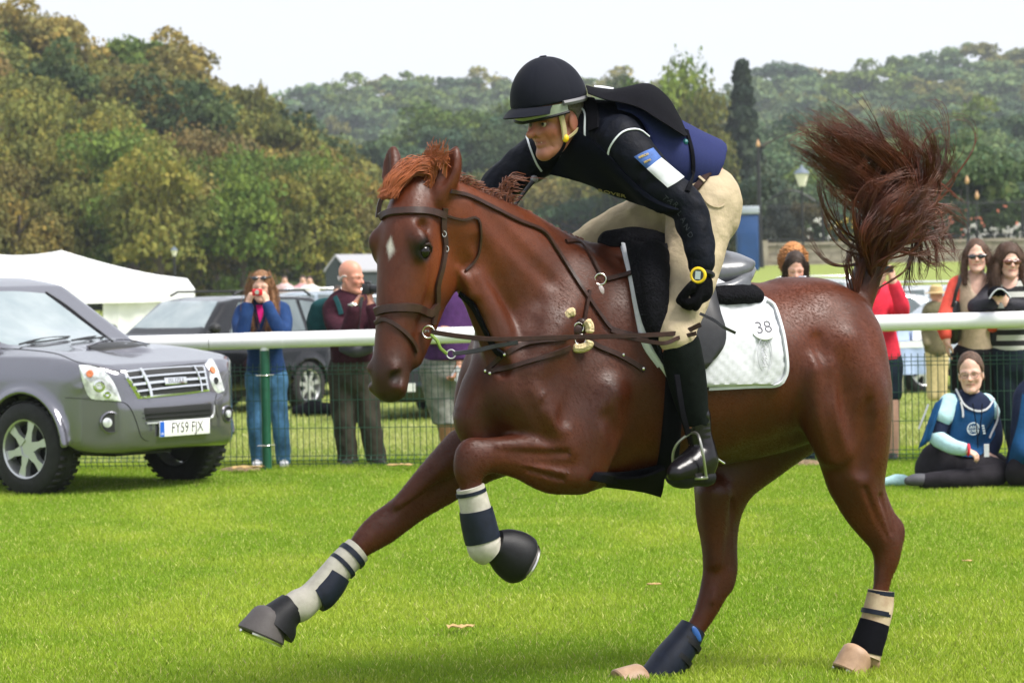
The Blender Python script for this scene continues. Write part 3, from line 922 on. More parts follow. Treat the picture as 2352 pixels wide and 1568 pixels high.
# far hind leg
hf.chain(hrows([(1662,1100,-.16,73,.08),(1646,1180,-.16,53,.062),(1648,1240,-.16,43,.05),(1650,1300,-.16,40,.045),(1643,1345,-.16,38,.044),(1622,1400,-.16,31,.036),(1600,1440,-.16,26,.03),(1560,1500,-.16,26,.03),(1520,1545,-.16,30,.034),(1480,1560,-.16,30,.034)]),k=.02,ax=HL)
hf.chain(hrows([(1700,1150,-.16,12,.018),(1690,1240,-.16,10,.016),(1686,1305,-.16,13,.02),(1675,1350,-.16,14,.02)]),k=.025)
# ---- neck
hf.chain(hrows([(1025,500,.20,86,.085),(1102,566,.15,106,.10),(1192,650,.10,142,.125),(1275,745,.05,182,.17),(1310,800,0,205,.22)]),k=.05,ax=HL)
hf.chain(hrows([(1010,448,.22,34,.05),(1090,478,.17,38,.045),(1190,520,.1,44,.045),(1270,568,.05,44,.05),(1345,596,0,42,.06),(1430,610,0,42,.09)]),k=.06,ax=HL)
# ---- chest and shoulders
hf.chain(hrows([(1215,800,.10,120,.15),(1165,890,.12,104,.12),(1130,950,.10,82,.10)]),k=.06,ax=HL)
hf.chain(hrows([(1165,850,-.12,110,.12),(1120,925,-.14,82,.10),(1122,1000,-.15,72,.09)]),k=.05,ax=HL)
hf.chain(hrows([(1330,650,.10,70,.09),(1270,770,.18,88,.10),(1215,900,.20,92,.09)]),k=.06,ax=HL)   # shoulder blade
hf.chain(hrows([(1210,900,.20,86,.09),(1275,985,.22,86,.09),(1320,1060,.22,66,.08)]),k=.05,ax=HL)   # upper arm
hf.chain(hrows([(1350,900,.20,105,.09),(1350,1000,.22,80,.08),(1340,1075,.22,52,.06)]),k=.05,ax=HL)   # triceps
hf.blur(6)
# near fore: forearm forward, knee folded
hf.chain(hrows([(1322,1072,.22,60,.072),(1270,1066,.225,68,.072),(1200,1050,.23,52,.058),(1135,1045,.23,42,.046),(1090,1052,.23,44,.046)]),k=.03,ax=HL)
hf.chain(hrows([(1088,1050,.23,45,.046),(1078,1078,.23,38,.042),(1080,1110,.23,28,.032),(1092,1160,.23,25,.028),(1105,1215,.23,25,.028),(1110,1250,.23,32,.034),(1140,1262,.23,30,.032)]),k=.02,ax=HL)
# far fore: stretched forward
hf.chain(hrows([(1130,1015,-.16,84,.085),(1092,1050,-.16,66,.07),(1013,1116,-.16,47,.054),(950,1160,-.16,40,.046),(880,1210,-.16,41,.044),(842,1240,-.16,33,.038),(812,1270,-.16,24,.028),(770,1312,-.16,22,.026),(725,1360,-.16,23,.027),(692,1388,-.16,28,.032),(660,1408,-.16,25,.028)]),k=.02,ax=HL)
# tail dock
DOCK=[(1945,735,0,42),(1972,690,0,35),(1992,630,0,34),(2010,575,0,37),(2032,525,0,38),(2054,490,0,26)]
hf.chain(hrows(DOCK),k=.03)
# sheath / belly tuck forms
hf.chain(hrows([(1640,1010,0,60,.10),(1760,985,0,60,.10),(1840,960,0,60,.1)]),k=.05,ax=HL)

# ---- head in its own frame (u down the face, v out of the forehead, w to the horse's left)
HS=1.20
PHI,ALP=R(38),R(14)
fd=np.array([-math.sin(PHI),-math.cos(PHI),0])
zz=np.array([0,0,1.0])
hu=-zz*math.cos(ALP)+fd*math.sin(ALP)
hv=fd*math.cos(ALP)+zz*math.sin(ALP)
hw=np.array([math.cos(PHI),-math.sin(PHI),0])
rl_=R(-1.2)
HEAD0=P(953,437,11.12)
def HP(u,v,w):return HEAD0+HS*(hu*u+hv*v+hw*w)
def hc(rows):return [[*HP(u,v,w),rv*HS,rw*HS] for u,v,w,rv,rw in rows]
hf.chain(hc([(.00,-.03,0,.075,.062),(.07,-.01,0,.086,.078),(.14,.0,0,.088,.088),(.21,.0,0,.082,.088),(.28,.005,0,.074,.076),(.38,.004,0,.066,.064),(.48,.0,0,.060,.056),(.56,-.002,0,.060,.058),(.605,-.010,0,.050,.058)]),k=.02,ax=hw)
for sgn in (1,-1):
    hf.ell(HP(.205,-.095,sgn*.046),np.array([.125,.108,.042])*HS,[hu,hv,hw],k=.035)           # jowl
    hf.chain(hc([(.27,-.115,sgn*.036,.066,.030),(.38,-.095,sgn*.032,.054,.028),(.50,-.068,sgn*.022,.040,.030)]),k=.03,ax=hw)
    hf.chain(hc([(.135,.045,sgn*.062,.022,.022),(.165,.048,sgn*.082,.026,.024),(.205,.032,sgn*.088,.022,.02)]),k=.03)   # brow
    hf.chain(hc([(.235,.004,sgn*.078,.014,.012),(.30,-.012,sgn*.068,.011,.011),(.385,-.018,sgn*.054,.008,.008)]),k=.02)   # facial crest
    hf.ell(HP(.125,.03,sgn*.072),np.array([.022,.02,.009])*HS,[hu,hv,hw],k=.02,op='sub')     # hollow over the eye
    hf.ell(HP(.198,.022,sgn*.100),np.array([.021,.026,.016])*HS,[hu,hv,hw],k=.014,op='sub')     # eye socket
    hf.chain(hc([(.545,.030,sgn*.030,.014,.014),(.565,.034,sgn*.048,.017,.015),(.60,.022,sgn*.055,.016,.015),(.618,.004,sgn*.048,.014,.012)]),k=.02)
    hf.ell(HP(.588,.030,sgn*.058),np.array([.029,.019,.020])*HS,[hu+.35*hv,hv-.35*hu,hw],k=.010,op='sub')  # nostril
    # vein and bone relief
    hf.groove([HP(.25,.03,sgn*.06),HP(.34,.02,sgn*.052),HP(.44,.015,sgn*.048)],.020*HS,.004)
    # ears
    k_=1.0 if sgn>0 else 1.32;u_=0 if sgn>0 else-.012
    hf.chain([[*HP(.02,-.03,sgn*.074),.030*HS,.030*HS],[*HP(-.045,-.035,sgn*.094*k_),.036*HS,.036*HS],[*HP(-.10+u_,-.034,sgn*.104*k_),.028*HS,.028*HS],[*HP(-.142+u_,-.034,sgn*.108*k_+.004),.007*HS,.007*HS]],k=.015)
    hf.chain([[*HP(-.02,.004,sgn*.098*k_),.018*HS,.018*HS],[*HP(-.06,-.004,sgn*.104*k_),.020*HS,.020*HS],[*HP(-.115+u_,-.012,sgn*.110*k_),.010*HS,.010*HS]],k=.008,op='sub')
hf.groove([HP(.598,-.045,-.05),HP(.622,-.030,0),HP(.598,-.045,.05)],.012*HS,.008)      # mouth
hf.chain(hc([(.54,-.052,0,.024,.03),(.592,-.058,0,.022,.028)]),k=.02)                      # chin
# ---- muscle bellies
def mus(L,k=.03):hf.chain(hrows(L),k=k)
mus([(1300,1032,.265,30),(1220,1024,.265,23),(1140,1026,.25,15)],.02)
mus([(1318,1092,.255,32),(1240,1086,.25,20),(1170,1070,.24,12)],.02)
mus([(1385,905,.235,52),(1362,985,.245,44),(1345,1050,.245,30)])
mus([(1340,640,.135,30),(1272,760,.235,34),(1222,850,.25,36)])
mus([(1080,640,.20,34),(1125,735,.195,42),(1172,850,.20,46)])
mus([(1215,905,.245,44),(1250,960,.265,38),(1290,1010,.26,30)])
mus([(1110,900,.10,52),(1085,960,.11,44),(1095,1010,.12,34)])
mus([(1925,790,.215,60),(1972,900,.22,62),(1988,1010,.205,48),(1975,1090,.195,30)])
mus([(1865,850,.24,52),(1880,940,.235,50),(1915,1030,.22,44)])
mus([(1955,1085,.20,42),(1995,1165,.195,30),(2018,1225,.185,20)])
mus([(1060,1030,-.12,46),(985,1092,-.125,30),(915,1160,-.13,18)],.02)
mus([(1640,1130,-.11,40),(1640,1220,-.125,26),(1640,1290,-.13,18)],.02)
mus([(1330,1000,-.02,130),(1200,985,-.03,110)],.06)
hf.blur(1)
# ---- muscle relief (furrow >0, ridge <0), all following the surface
def hg(L,r,d):hf.groove([H(*q) for q in L],r,d*2.0)
hg([(1262,1010,.33),(1205,905,.33),(1190,800,.30),(1240,690,.26)],.05,.010)
hg([(1300,960,.33),(1330,880,.33),(1370,770,.33)],.05,.012)
hg([(1100,560,.27),(1160,640,.27),(1225,735,.27)],.05,.006)
hg([(1085,700,.22),(1120,780,.22),(1160,850,.24)],.05,.012)
hg([(1300,1040,.31),(1220,1040,.30),(1150,1035,.29)],.022,.006)
hg([(1300,1085,.31),(1240,1075,.30),(1160,1062,.29)],.018,-.004)
hg([(1290,1100,.29),(1210,1078,.28)],.014,.005)
hg([(1400,960,.33),(1450,1040,.30)],.06,.008)
hg([(1880,780,.30),(1900,880,.32),(1905,960,.33),(1930,1050,.30)],.05,.010)
hg([(1955,780,.24),(1985,880,.28),(1990,980,.30),(1980,1080,.28)],.05,.009)
hg([(1790,960,.30),(1830,900,.32),(1850,830,.33)],.05,.010)
hg([(1760,760,.30),(1800,850,.33)],.05,-.006)
hg([(1985,1120,.26),(2010,1180,.25),(2040,1235,.23)],.018,.006)
hg([(2035,1150,.20),(2052,1215,.20),(2045,1290,.20)],.012,-.003)
hg([(1670,1120,-.08),(1690,1220,-.10),(1680,1300,-.12)],.014,.006)
hg([(1010,1100,-.10),(950,1145,-.11),(890,1190,-.11)],.018,.005)
hg([(1068,1030,.29),(1075,1065,.29),(1090,1085,.29)],.014,.005)
hg([(2022,1140,.24),(2040,1180,.24),(2052,1222,.23)],.020,.012)
hg([(1990,1190,.26),(2010,1240,.25),(2016,1290,.22)],.014,-.004)
hg([(1678,1150,-.09),(1684,1220,-.10),(1686,1290,-.11)],.016,.010)
hg([(1620,1290,-.10),(1640,1330,-.10),(1636,1380,-.12)],.02,-.005)
hg([(1930,1100,.29),(1965,1150,.27),(1990,1200,.25)],.03,.006)
hg([(1700,800,.33),(1760,880,.34),(1800,960,.32)],.06,.006)
hg([(1105,470,.27),(1180,560,.24),(1260,650,.20)],.05,.005)
hg([(1060,620,.26),(1090,700,.24),(1130,790,.26)],.035,-.006)
hg([(1075,860,.26),(1090,930,.24),(1110,985,.26)],.04,.010)
hg([(1170,1000,.31),(1200,960,.33),(1250,930,.34)],.03,.007)
for i,(a,b) in enumerate([((1180,960),(1255,900)),((1560,990),(1640,940)),((1610,1010),(1700,955)),((1690,900),(1740,960)),((1130,640),(1150,740)),((1390,940),(1360,1050))]):
    hg([(a[0],a[1],.33),((a[0]+b[0])/2+8,(a[1]+b[1])/2,.34),(b[0],b[1],.33)],.022,-.004)
hv_,hfaces=hf.mesh(smooth=1)
hbvh=bvh_of(hv_,hfaces)
dep0=.03
base=(.125,.036,.012)
ora=(.26,.078,.018);dk=(.045,.014,.009);red=(.10,.026,.014)
spots=[  # darker shoulder, chest and belly spots hold shade painted into the coat
 ([H(1130,560,.2),H(1050,500,.25)],.34,(.20,.058,.015),.8),
 ([HP(.16,-.09,.08),HP(.24,-.06,.07)],.20,ora,.9),
 ([HP(.1,.08,.0),HP(.3,.06,.0)],.16,(.16,.045,.018),.7),
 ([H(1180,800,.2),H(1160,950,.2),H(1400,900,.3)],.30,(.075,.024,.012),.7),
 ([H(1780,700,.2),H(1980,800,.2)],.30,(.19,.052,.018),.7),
 ([H(1250,1040,.2),H(1130,1040,.2)],.18,(.15,.042,.018),.6),
 ([H(1085,1050,.23),H(1090,1130,.23)],.11,red,.9),
 ([H(1060,1060,-.15),H(930,1170,-.15),H(820,1260,-.15)],.16,(.12,.036,.022),.9),
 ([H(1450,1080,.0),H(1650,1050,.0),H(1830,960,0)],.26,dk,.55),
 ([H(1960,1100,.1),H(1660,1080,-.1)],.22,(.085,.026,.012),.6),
 ([H(2030,1290,.17),H(2015,1350,.17)],.12,(.14,.04,.012),.7),
 ([H(1990,620,0),H(2050,490,0)],.12,(.035,.010,.008),.95,1.6),
 ([HP(.56,.0,0),HP(.63,-.02,0)],.115*HS,(.040,.020,.020),.95,1.5),
 ([HP(.59,-.02,.03),HP(.62,-.05,.02)],.06*HS,(.12,.075,.062),.6,1.3),
 ([HP(.192,.03,.095)],.058*HS,(.008,.005,.005),1,2.2),
 ([HP(.19,.03,-.095)],.05*HS,(.012,.007,.006),.95,1.8),
 ([HP(.588,.034,.058)],.03*HS,(.006,.004,.004),1,2.2),
 ([HP(.588,.034,-.058)],.03*HS,(.006,.004,.004),1,2.2),
 ([HP(.605,-.042,-.05),HP(.622,-.030,0),HP(.605,-.042,.05)],.018,(.10,.14,.02),.6),
]
spots=[(s_[0] if len(s_[0])>1 else np.asarray(s_[0][0]),*s_[1:]) for s_ in spots]
hcol=paint(hv_,base,spots)*np.array([.50,.355,.215])
# the white star
cst=HP(.20,.085,.006);dstar=hv_-cst
uu=dstar @ hu/HS;ww=dstar @ hw/HS
star=np.clip(1.5-(np.abs(uu-.4*ww)/.030+np.abs(ww)/.014),0,1)*(np.abs(dstar @ hv)<.06)
hcol=hcol*(1-star[:,None])+np.array([.58,.53,.50])*star[:,None]
hbody=mesh_np('body',hv_,hfaces,coat,horse)
set_attr(hbody,hcol)

# the short coat itself: fine hairs lying with the growth of the coat
g=np.random.default_rng(12);nh=330000
fi=g.integers(0,len(hfaces),nh);q4=hv_[hfaces[fi]];a_=g.random((nh,1));b2_=g.random((nh,1))
hp=(q4[:,0]*(1-a_)+q4[:,1]*a_)*(1-b2_)+(q4[:,3]*(1-a_)+q4[:,2]*a_)*b2_
hn=np.cross(q4[:,2]-q4[:,0],q4[:,3]-q4[:,1]);hn /= np.linalg.norm(hn,axis=1)[:,None]+1e-12
fl=-HDIR*.8+np.array([0,0,-.75])+g.normal(size=(nh,3))*.22;fl=fl+np.sin(hp @ np.array([5.,3.,7.]))[:,None]*np.array([0,0,.25])
fl -= hn*(fl*hn).sum(1)[:,None];fl /= np.linalg.norm(fl,axis=1)[:,None]+1e-9;sdv=np.cross(hn,fl)
ln_=g.uniform(.008,.016,(nh,1));hwd=g.uniform(.0007,.0012,(nh,1))
face_=np.linalg.norm(hp-HP(.2,0,0),axis=1)<.62;ln_[face_] *= .6
tri=np.stack([hp-sdv*hwd-hn*.0005,hp+sdv*hwd-hn*.0005,hp+fl*ln_+hn*ln_*g.uniform(.06,.22,(nh,1))],1)
chh=mesh_np('coat_hair',tri.reshape(-1,3),(np.arange(nh)[:,None]*3+np.arange(3)[None]).astype(np.int32),mat('coat_hairs',(.1,.04,.02),rough=.42,spec=.22,attr='tint'),horse,smooth=False)
set_attr(chh,np.repeat(hcol[hfaces[fi][:,0]]*g.uniform(.70,1.35,(nh,1)),3,0));chh['kind']='stuff'
# eyes
eyem=mat('eye',(.006,.004,.003),rough=.12,spec=.4)
for sgn in (1,-1):
    c_=HP(.198,.020,sgn*.084)
    mb=MB();mb.ball(c_,.0235*HS,16);mb.build('eye',eyem,horse,smooth=True)
    lid=MB();lid.tube([c_+HS*(hu*a+hv*b+hw*sgn*w_) for a,b,w_ in ((-.004,.024,.004),(-.018,.014,.016),(-.022,0,.018),(-.016,-.016,.015),(-.004,-.024,.008))],.005*HS,6)
    lid.build('eyelid',coat,horse,smooth=True)
    set_attr(bpy.context.scene.objects[-1] if False else COL.objects[-1],np.tile((.022,.010,.008),(len(COL.objects[-1].data.vertices),1)))

# ---- boots, hooves
def sleeve(name,rows,m,n=20,rimr=.004,ax=HL,parent=None,sub=4):
    """tapered tube round a limb; rows (px,py,lat,r_px[,rl])"""
    q=np.array(hrows(rows));q=catmull(q,sub) if len(q)>2 else q
    v=[];f=[]
    for i,a in enumerate(q):
        t=unit(q[min(i+1,len(q)-1),:3]-q[max(i-1,0),:3]);s_=unit(np.cross(ax,t));
        for k in range(n):
            an=2*PI*k/n
            v.append(a[:3]+s_*a[3]*math.cos(an)+ax*a[4]*math.sin(an))
    for i in range(len(q)-1):
        for k in range(n):f.append([i*n+k,(i+1)*n+k,(i+1)*n+(k+1) % n,i*n+(k+1) % n])
    # closed rims turned inward
    N=len(v)
    for e in (0,len(q)-1):
        b=len(v);a=q[e]
        for k in range(n):v.append(np.array(v[e*n+k])*.82+a[:3]*.18)
        for k in range(n):f.append([e*n+k,e*n+(k+1) % n,b+(k+1) % n,b+k])
        f.append([b+k for k in range(n)])
    mb=MB();mb.add(v,f);return mb.build(name,m,parent or horse,smooth=True)
L2=-.16
b1=sleeve('leg_boot',[(822,1262,L2,33),(790,1292,L2,34),(750,1335,L2,33),(715,1370,L2,33),(690,1388,L2,38),(672,1398,L2,36)],ivory)
sleeve('strap',[(813,1271,L2,36),(804,1280,L2,36.5)],navy_shell,parent=b1)
sleeve('strap',[(790,1295,L2,36.5),(783,1302,L2,36.5)],navy_shell,parent=b1)
sleeve('tendon_shell',[(771,1317,L2,36),(758,1338,L2,38),(738,1362,L2,39),(724,1372,L2,37)],navy_shell,parent=b1)
sleeve('overreach_boot',[(672,1392,L2,36),(650,1412,L2,42),(636,1430,L2,54,.075),(628,1440,L2,56,.08)],blackrub)
hv1=MB()
def hoof(name,top,bot,rt,rb,lat,m,sx=1.15):
    """top/bot picture centres of the coronet and of the sole"""
    a,b=H(*top,lat),H(*bot,lat);s=depth_of(a)/FPX
    t=unit(b-a);sd=unit(np.cross(HL,t))
    mb=MB();n=24;v=[];f=[]
    ks=[(-.22,rt*.55,0),(-.12,rt*.85,0),(0,rt,0),(.15,rt+(rb-rt)*.2,0),(.5,(rt+rb)/2*1.02,0),(.8,rb*.97,0),(.94,rb,0),(1,rb*.95,0)]
    for (h,r,_) in ks:
        for k in range(n):
            an=2*PI*k/n
            v.append(a+(b-a)*h+sd*r*s*math.cos(an)*sx+HL*r*s*math.sin(an))
    for i in range(len(ks)-1):
        for k in range(n):f.append([i*n+k,(i+1)*n+k,(i+1)*n+(k+1) % n,i*n+(k+1) % n])
    f.append(list(range(n)));f.append([(len(ks)-1)*n+k for k in range(n)])
    mb.add(v,f);o=mb.build(name,m,horse,smooth=True)
    sh=MB();c_=b+t*.004
    arc=[c_+(sd*math.cos(an)*sx+HL*math.sin(an))*rb*s*.93 for an in np.linspace(-2.3,2.3,20)] if True else []
    sh.tube(arc,.006,5);sh.build('horseshoe',steel,o,smooth=True)
    return o
hoof('hoof',(620,1408),(598,1460),38,57,L2,horn,1.0)
# near fore
L1=.23
b2=sleeve('leg_boot',[(1080,1118,L1,33),(1088,1150,L1,35),(1098,1195,L1,37),(1108,1235,L1,39),(1114,1255,L1,41),(1128,1268,L1,36)],ivory)
sleeve('strap',[(1081,1126,L1,35.5),(1083,1134,L1,36)],navy_shell,parent=b2)
sleeve('tendon_shell',[(1093,1170,L1,39),(1098,1195,L1,41),(1105,1225,L1,42),(1109,1240,L1,42)],navy_shell,parent=b2)
sleeve('overreach_boot',[(1136,1252,L1,38),(1158,1262,L1,52,.07),(1182,1276,L1,60,.08),(1200,1288,L1,58,.08),(1212,1295,L1,44,.06)],blackrub)
hoof('hoof',(1178,1275),(1208,1292),44,50,L1,horn,1.0)
# near hind
L3=.175
b3=sleeve('leg_boot',[(2024,1355,L3,30),(2018,1395,L3,34),(2009,1430,L3,34),(2000,1460,L3,35),(1990,1500,L3,35)],ivory_dirty)
sleeve('strap',[(2024,1356,L3,31),(2023,1366,L3,31.5)],navy_shell,parent=b3)
sleeve('strap',[(2014,1400,L3,35.5),(2012,1411,L3,36)],navy_shell,parent=b3)
sleeve('tendon_shell',[(2009,1428,L3,35),(2001,1455,L3,37),(1992,1480,L3,38),(1988,1498,L3,38)],blackcloth,parent=b3)
sleeve('pastern_band',[(1990,1494,L3,36),(1986,1506,L3,37)],ivory_dirty,parent=b3)
hoof('hoof',(1972,1496),(1949,1544),37,42,L3,horn_pale,1.0)
sleeve('heel',[(1992,1505,L3,28),(2000,1524,L3,22),(1996,1532,L3,15)],horn_pale)
# far hind
L4=-.16
b4=sleeve('leg_boot',[(1592,1440,L4,32),(1568,1478,L4,38),(1540,1515,L4,42),(1518,1545,L4,42),(1500,1565,L4,40)],navy_shell)
e_=MB();c_=H(1600,1455,L4+.055);Mx=np.array([unit(H(1612,1478,L4)-H(1588,1432,L4)),unit(np.cross(HL,H(1612,1478,L4)-H(1588,1432,L4))),HL]).T
e_.ball(c_+HL*0,(.036,.014,.006),16,Mx);e_.build('badge',mat('boot_badge_blue',(.02,.09,.33),rough=.4),b4,smooth=True)
sleeve('strap',[(1580,1468,L4,38.5),(1573,1478,L4,39.5)],blackrub,parent=b4)
sleeve('strap',[(1556,1500,L4,41.5),(1549,1510,L4,42.5)],blackrub,parent=b4)
hoof('hoof',(1474,1556),(1425,1580),36,46,L4,horn_pale,1.0)

# ---- tail hair
def strand(guide,spread,rg,jit=1.0,n=14,curl=.0):
    g=catmull(np.array([[*H(a,b,c)] for a,b,c in guide]),4)
    s_=np.linspace(0,1,len(g));t=np.linspace(0,rg.uniform(.72,1.0),n)
    q=np.array([[np.interp(x,s_,g[:,j]) for j in range(3)] for x in t])
    off=rg.normal(size=3)*spread;off2=rg.normal(size=3)*spread*.6
    ph=rg.uniform(0,6);am=rg.normal()*curl
    w=(.25+.75*t) ** 1.1
    side=unit(np.cross(HL,g[-1]-g[0]))
    return q+w[:,None]*off+(np.sin(t*PI*1.3+ph)-math.sin(ph))[:,None]*off2+(np.sin(t*5+ph)-math.sin(ph))[:,None]*side*am
rg=np.random.default_rng(3)
TG=[  # guides: points, strands, spread (m)
 ([(2085,520,0),(2070,450,.02),(2010,400,.05),(1945,350,.08),(1885,312,.1),(1843,304,.1)],420,.034),
 ([(2060,540,0),(2030,470,.03),(1975,420,.05),(1920,370,.08),(1868,330,.1),(1850,316,.1)],260,.026),
 ([(2095,500,0),(2075,420,.03),(2015,350,.05),(1950,305,.05),(1902,276,.05)],320,.034),
 ([(2100,500,0),(2090,410,0),(2050,345,.02),(2010,310,.02)],260,.045),
 ([(2105,500,0),(2110,400,0),(2090,330,0),(2050,270,0),(2090,250,0)],34,.022),
 ([(2105,500,0),(2130,420,0),(2125,350,0),(2090,305,0),(2060,300,0)],120,.035),
 ([(2110,490,0),(2145,420,0),(2160,350,0),(2140,290,0),(2090,282,0)],50,.024),
 ([(2110,480,0),(2135,420,0),(2150,370,0),(2158,320,.03)],110,.026),
 ([(2060,550,0),(2000,500,.04),(1960,440,.06),(1950,400,.06),(1985,375,.05)],90,.035),
 ([(2010,590,0),(1935,560,.04),(1890,470,.06),(1880,400,.06),(1895,355,.06)],18,.012),
 ([(2010,570,0),(1950,530,.04),(1912,450,.06),(1908,390,.06),(1930,340,.06)],30,.020),
 ([(2090,470,0),(2140,490,0),(2165,540,0),(2190,580,0),(2208,630,0)],90,.020),
 ([(2080,490,0),(2125,520,0),(2145,570,0),(2170,600,0),(2192,606,0)],70,.022),
 ([(2080,500,0),(2110,540,0),(2120,590,0),(2118,635,0),(2106,672,0)],26,.014),
 ([(2090,490,0),(2130,520,0),(2152,570,0),(2158,620,0),(2148,655,0)],22,.012),
 ([(2100,470,0),(2150,460,0),(2190,480,0),(2222,505,0)],16,.014),
 ([(2100,470,0),(2145,415,0),(2190,412,0),(2240,436,0)],9,.008),
 ([(2100,430,0),(2115,320,0),(2140,283,0),(2185,285,0)],12,.008),
 ([(2010,600,0),(1950,590,.03),(1915,530,.05),(1895,500,.05)],34,.030),
 ([(2020,600,.04),(2040,520,.08),(2085,460,.08),(2120,440,.06)],420,.040),
 ([(2000,620,.04),(2010,540,.08),(2050,470,.08),(2095,440,.06)],420,.042),
 ([(2030,580,.04),(2080,530,.08),(2125,500,.08),(2140,470,.05)],330,.036),
 ([(2005,600,.04),(1985,520,.08),(2010,450,.09),(2060,410,.06)],260,.040),
 ([(1962,712,.03),(1975,640,.045),(1985,580,.05),(2000,520,.06)],190,.009),
 ([(1985,712,.03),(2002,640,.045),(2030,580,.05),(2070,530,.06)],190,.009),
]
TS=[]
for g,n,sp in TG:
    k=0
    while k<n:
        m_=min(int(rg.integers(5,16)),n-k);sd_=int(rg.integers(1e9));q0=strand(g,sp*1.25,np.random.default_rng(sd_),curl=.035)
        for i in range(m_):
            w=np.linspace(.35,1.0,len(q0))[:,None]*(.5+1.1*abs(np.linspace(-.6,1,len(q0))[:,None]))
            cut=rg.uniform(.75,1.0);tt=np.linspace(0,cut,len(q0))*(len(q0)-1)
            q=np.stack([np.interp(tt,np.arange(len(q0)),q0[:,a]) for a in range(3)],1)
            TS.append(q+w*rg.normal(size=3)*sp*.22+np.sin(np.linspace(0,1,len(q0))*rg.uniform(4,9)+rg.uniform(0,6))[:,None]*rg.normal(size=3)*.006*w)
        k += m_
hair_obj('tail_hair',TS,tailhair,horse,r=.0022,tip=.3)
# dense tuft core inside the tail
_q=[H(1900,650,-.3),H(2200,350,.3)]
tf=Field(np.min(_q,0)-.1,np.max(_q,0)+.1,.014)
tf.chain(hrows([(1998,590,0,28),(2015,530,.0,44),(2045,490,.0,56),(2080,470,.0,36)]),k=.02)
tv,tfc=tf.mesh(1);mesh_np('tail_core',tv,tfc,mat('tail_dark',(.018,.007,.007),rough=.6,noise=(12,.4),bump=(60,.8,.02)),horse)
# ---- forelock and mane
fs=[]
for i in range(900):
    w0=rg.uniform(-.035,.065);a=HP(-.01+rg.normal()*.01,-.01+rg.normal()*.012,w0)
    ln=rg.uniform(.5,1);q_=rg.normal()*.010
    w0 += .012;b=HP(-.060+q_,.0+rg.normal()*.008,w0*.95);c=HP(-.062+q_,.038+rg.normal()*.008,w0*.85-.012)
    d=HP(-.025*ln,.070+rg.normal()*.008,w0*.7-.030+rg.normal()*.006);e=HP(.050*ln,.088+rg.normal()*.006,w0*.5-.042+rg.normal()*.008)
    fs.append(catmull(np.array([a,b,c,d,e]),4))
for i in range(260):   # tuft between the ears
    w0=rg.uniform(.02,.10)
    fs.append(catmull(np.array([HP(-.0,-.03,w0),HP(-.07,-.012,w0+.004),HP(-.095+rg.normal()*.012,.01,w0+.01+rg.normal()*.012),HP(-.105+rg.normal()*.022,.02,w0+.02+rg.normal()*.02)]),4))
hair_obj('forelock',fs,hairbright,horse,r=.0026,tip=.4)
ms=[]
crest=catmull(np.array([H(*q) for q in [(1015,412,.22),(1060,436,.20),(1110,462,.165),(1180,484,.12),(1240,522,.08),(1305,556,.03),(1350,572,0)]]),8)
for i in range(900):
    t=rg.uniform(0,1);p=np.array([np.interp(t,np.linspace(0,1,len(crest)),crest[:,j]) for j in range(3)])
    up=np.array([0,0,1.0]);lean=HDIR*rg.normal()*.2-HDIR*.5
    h=(.042 if t<.45 else .020)*rg.uniform(.6,1.25)
    if .40<t<.48:h *= 2.3
    lat=rg.normal()*.5
    a=p+HL*rg.normal()*.012-up*.02
    ms.append(catmull(np.array([a,a+up*h*.8+lean*h*.3,a+up*h*1.2+lean*h*.8+HL*lat*h*.5,a+up*h*1.15+lean*h*1.5+HL*lat*h]),3))
hair_obj('mane',ms,haircol,horse,r=.0030,tip=.4)
# small plaits on the rear crest
for i in range(9):
    t=.60+i*.042;p=np.array([np.interp(t,np.linspace(0,1,len(crest)),crest[:,j]) for j in range(3)])
    mb=MB();mb.ball(p+np.array([0,0,.018]),(.016,.014,.020),8);mb.ball(p+np.array([0.004,-.014,.006]),(.012,.011,.014),8);mb.build('plait',haircol,horse,smooth=True)
# ================================================================== PEOPLE: shared builders
def add_head(F,o,f,u,l,s=1.0,jaw=1.0,nose=1.0):
    c=lambda a,b,d:np.asarray(o)+s*(f*a+u*b+l*d)
    M=[f,u,l]
    F.ell(c(-.008,.045,0),np.array([.096,.090,.075])*s,M,k=.01)
    F.ell(c(.032,-.030,0),np.array([.062,.082,.058])*s,M,k=.03)
    for g in (1,-1):
        F.chain([[*c(.0,-.045,g*.050),.017*s],[*c(.035,-.088,g*.038),.016*s*jaw],[*c(.072,-.102,g*.010),.017*s*jaw]],k=.03)
        F.ell(c(.066,-.022,g*.036),np.array([.024,.026,.022])*s,M,k=.02)
        F.chain([[*c(.088,.016,g*.006),.010*s],[*c(.080,.018,g*.040),.010*s],[*c(.058,.010,g*.058),.009*s]],k=.015)
        F.ell(c(.098,-.003,g*.031),np.array([.018,.013,.019])*s,M,k=.010,op='sub')
        F.ell(c(.0760,-.003,g*.031),np.array([.0135,.0120,.0150])*s,M,k=.004)
        F.ell(c(-.008,-.012,g*.075),np.array([.020,.033,.008])*s,M,k=.008)
        F.ell(c(.094,-.035,g*.011),np.array([.011,.009,.009])*s*nose,M,k=.010)
    F.chain([[*c(.086,.008,0),.008*s],[*c(.102,-.015,0),.0095*s*nose],[*c(.112*(.5+.5*nose),-.031,0),.0115*s*nose]],k=.012)
    F.chain([[*c(.080,-.060,-.024),.006*s],[*c(.092,-.056,0),.008*s],[*c(.080,-.060,.024),.006*s]],k=.008)
    F.chain([[*c(.078,-.068,-.020),.006*s],[*c(.090,-.070,0),.009*s],[*c(.078,-.068,.020),.006*s]],k=.008)
    F.ell(c(.072,-.104,0),np.array([.022,.018,.024])*s*jaw,M,k=.02)
    F.groove([c(.082,-.063,-.026),c(.1,-.0625,0),c(.082,-.063,.026)],.005*s,.005)
    return c
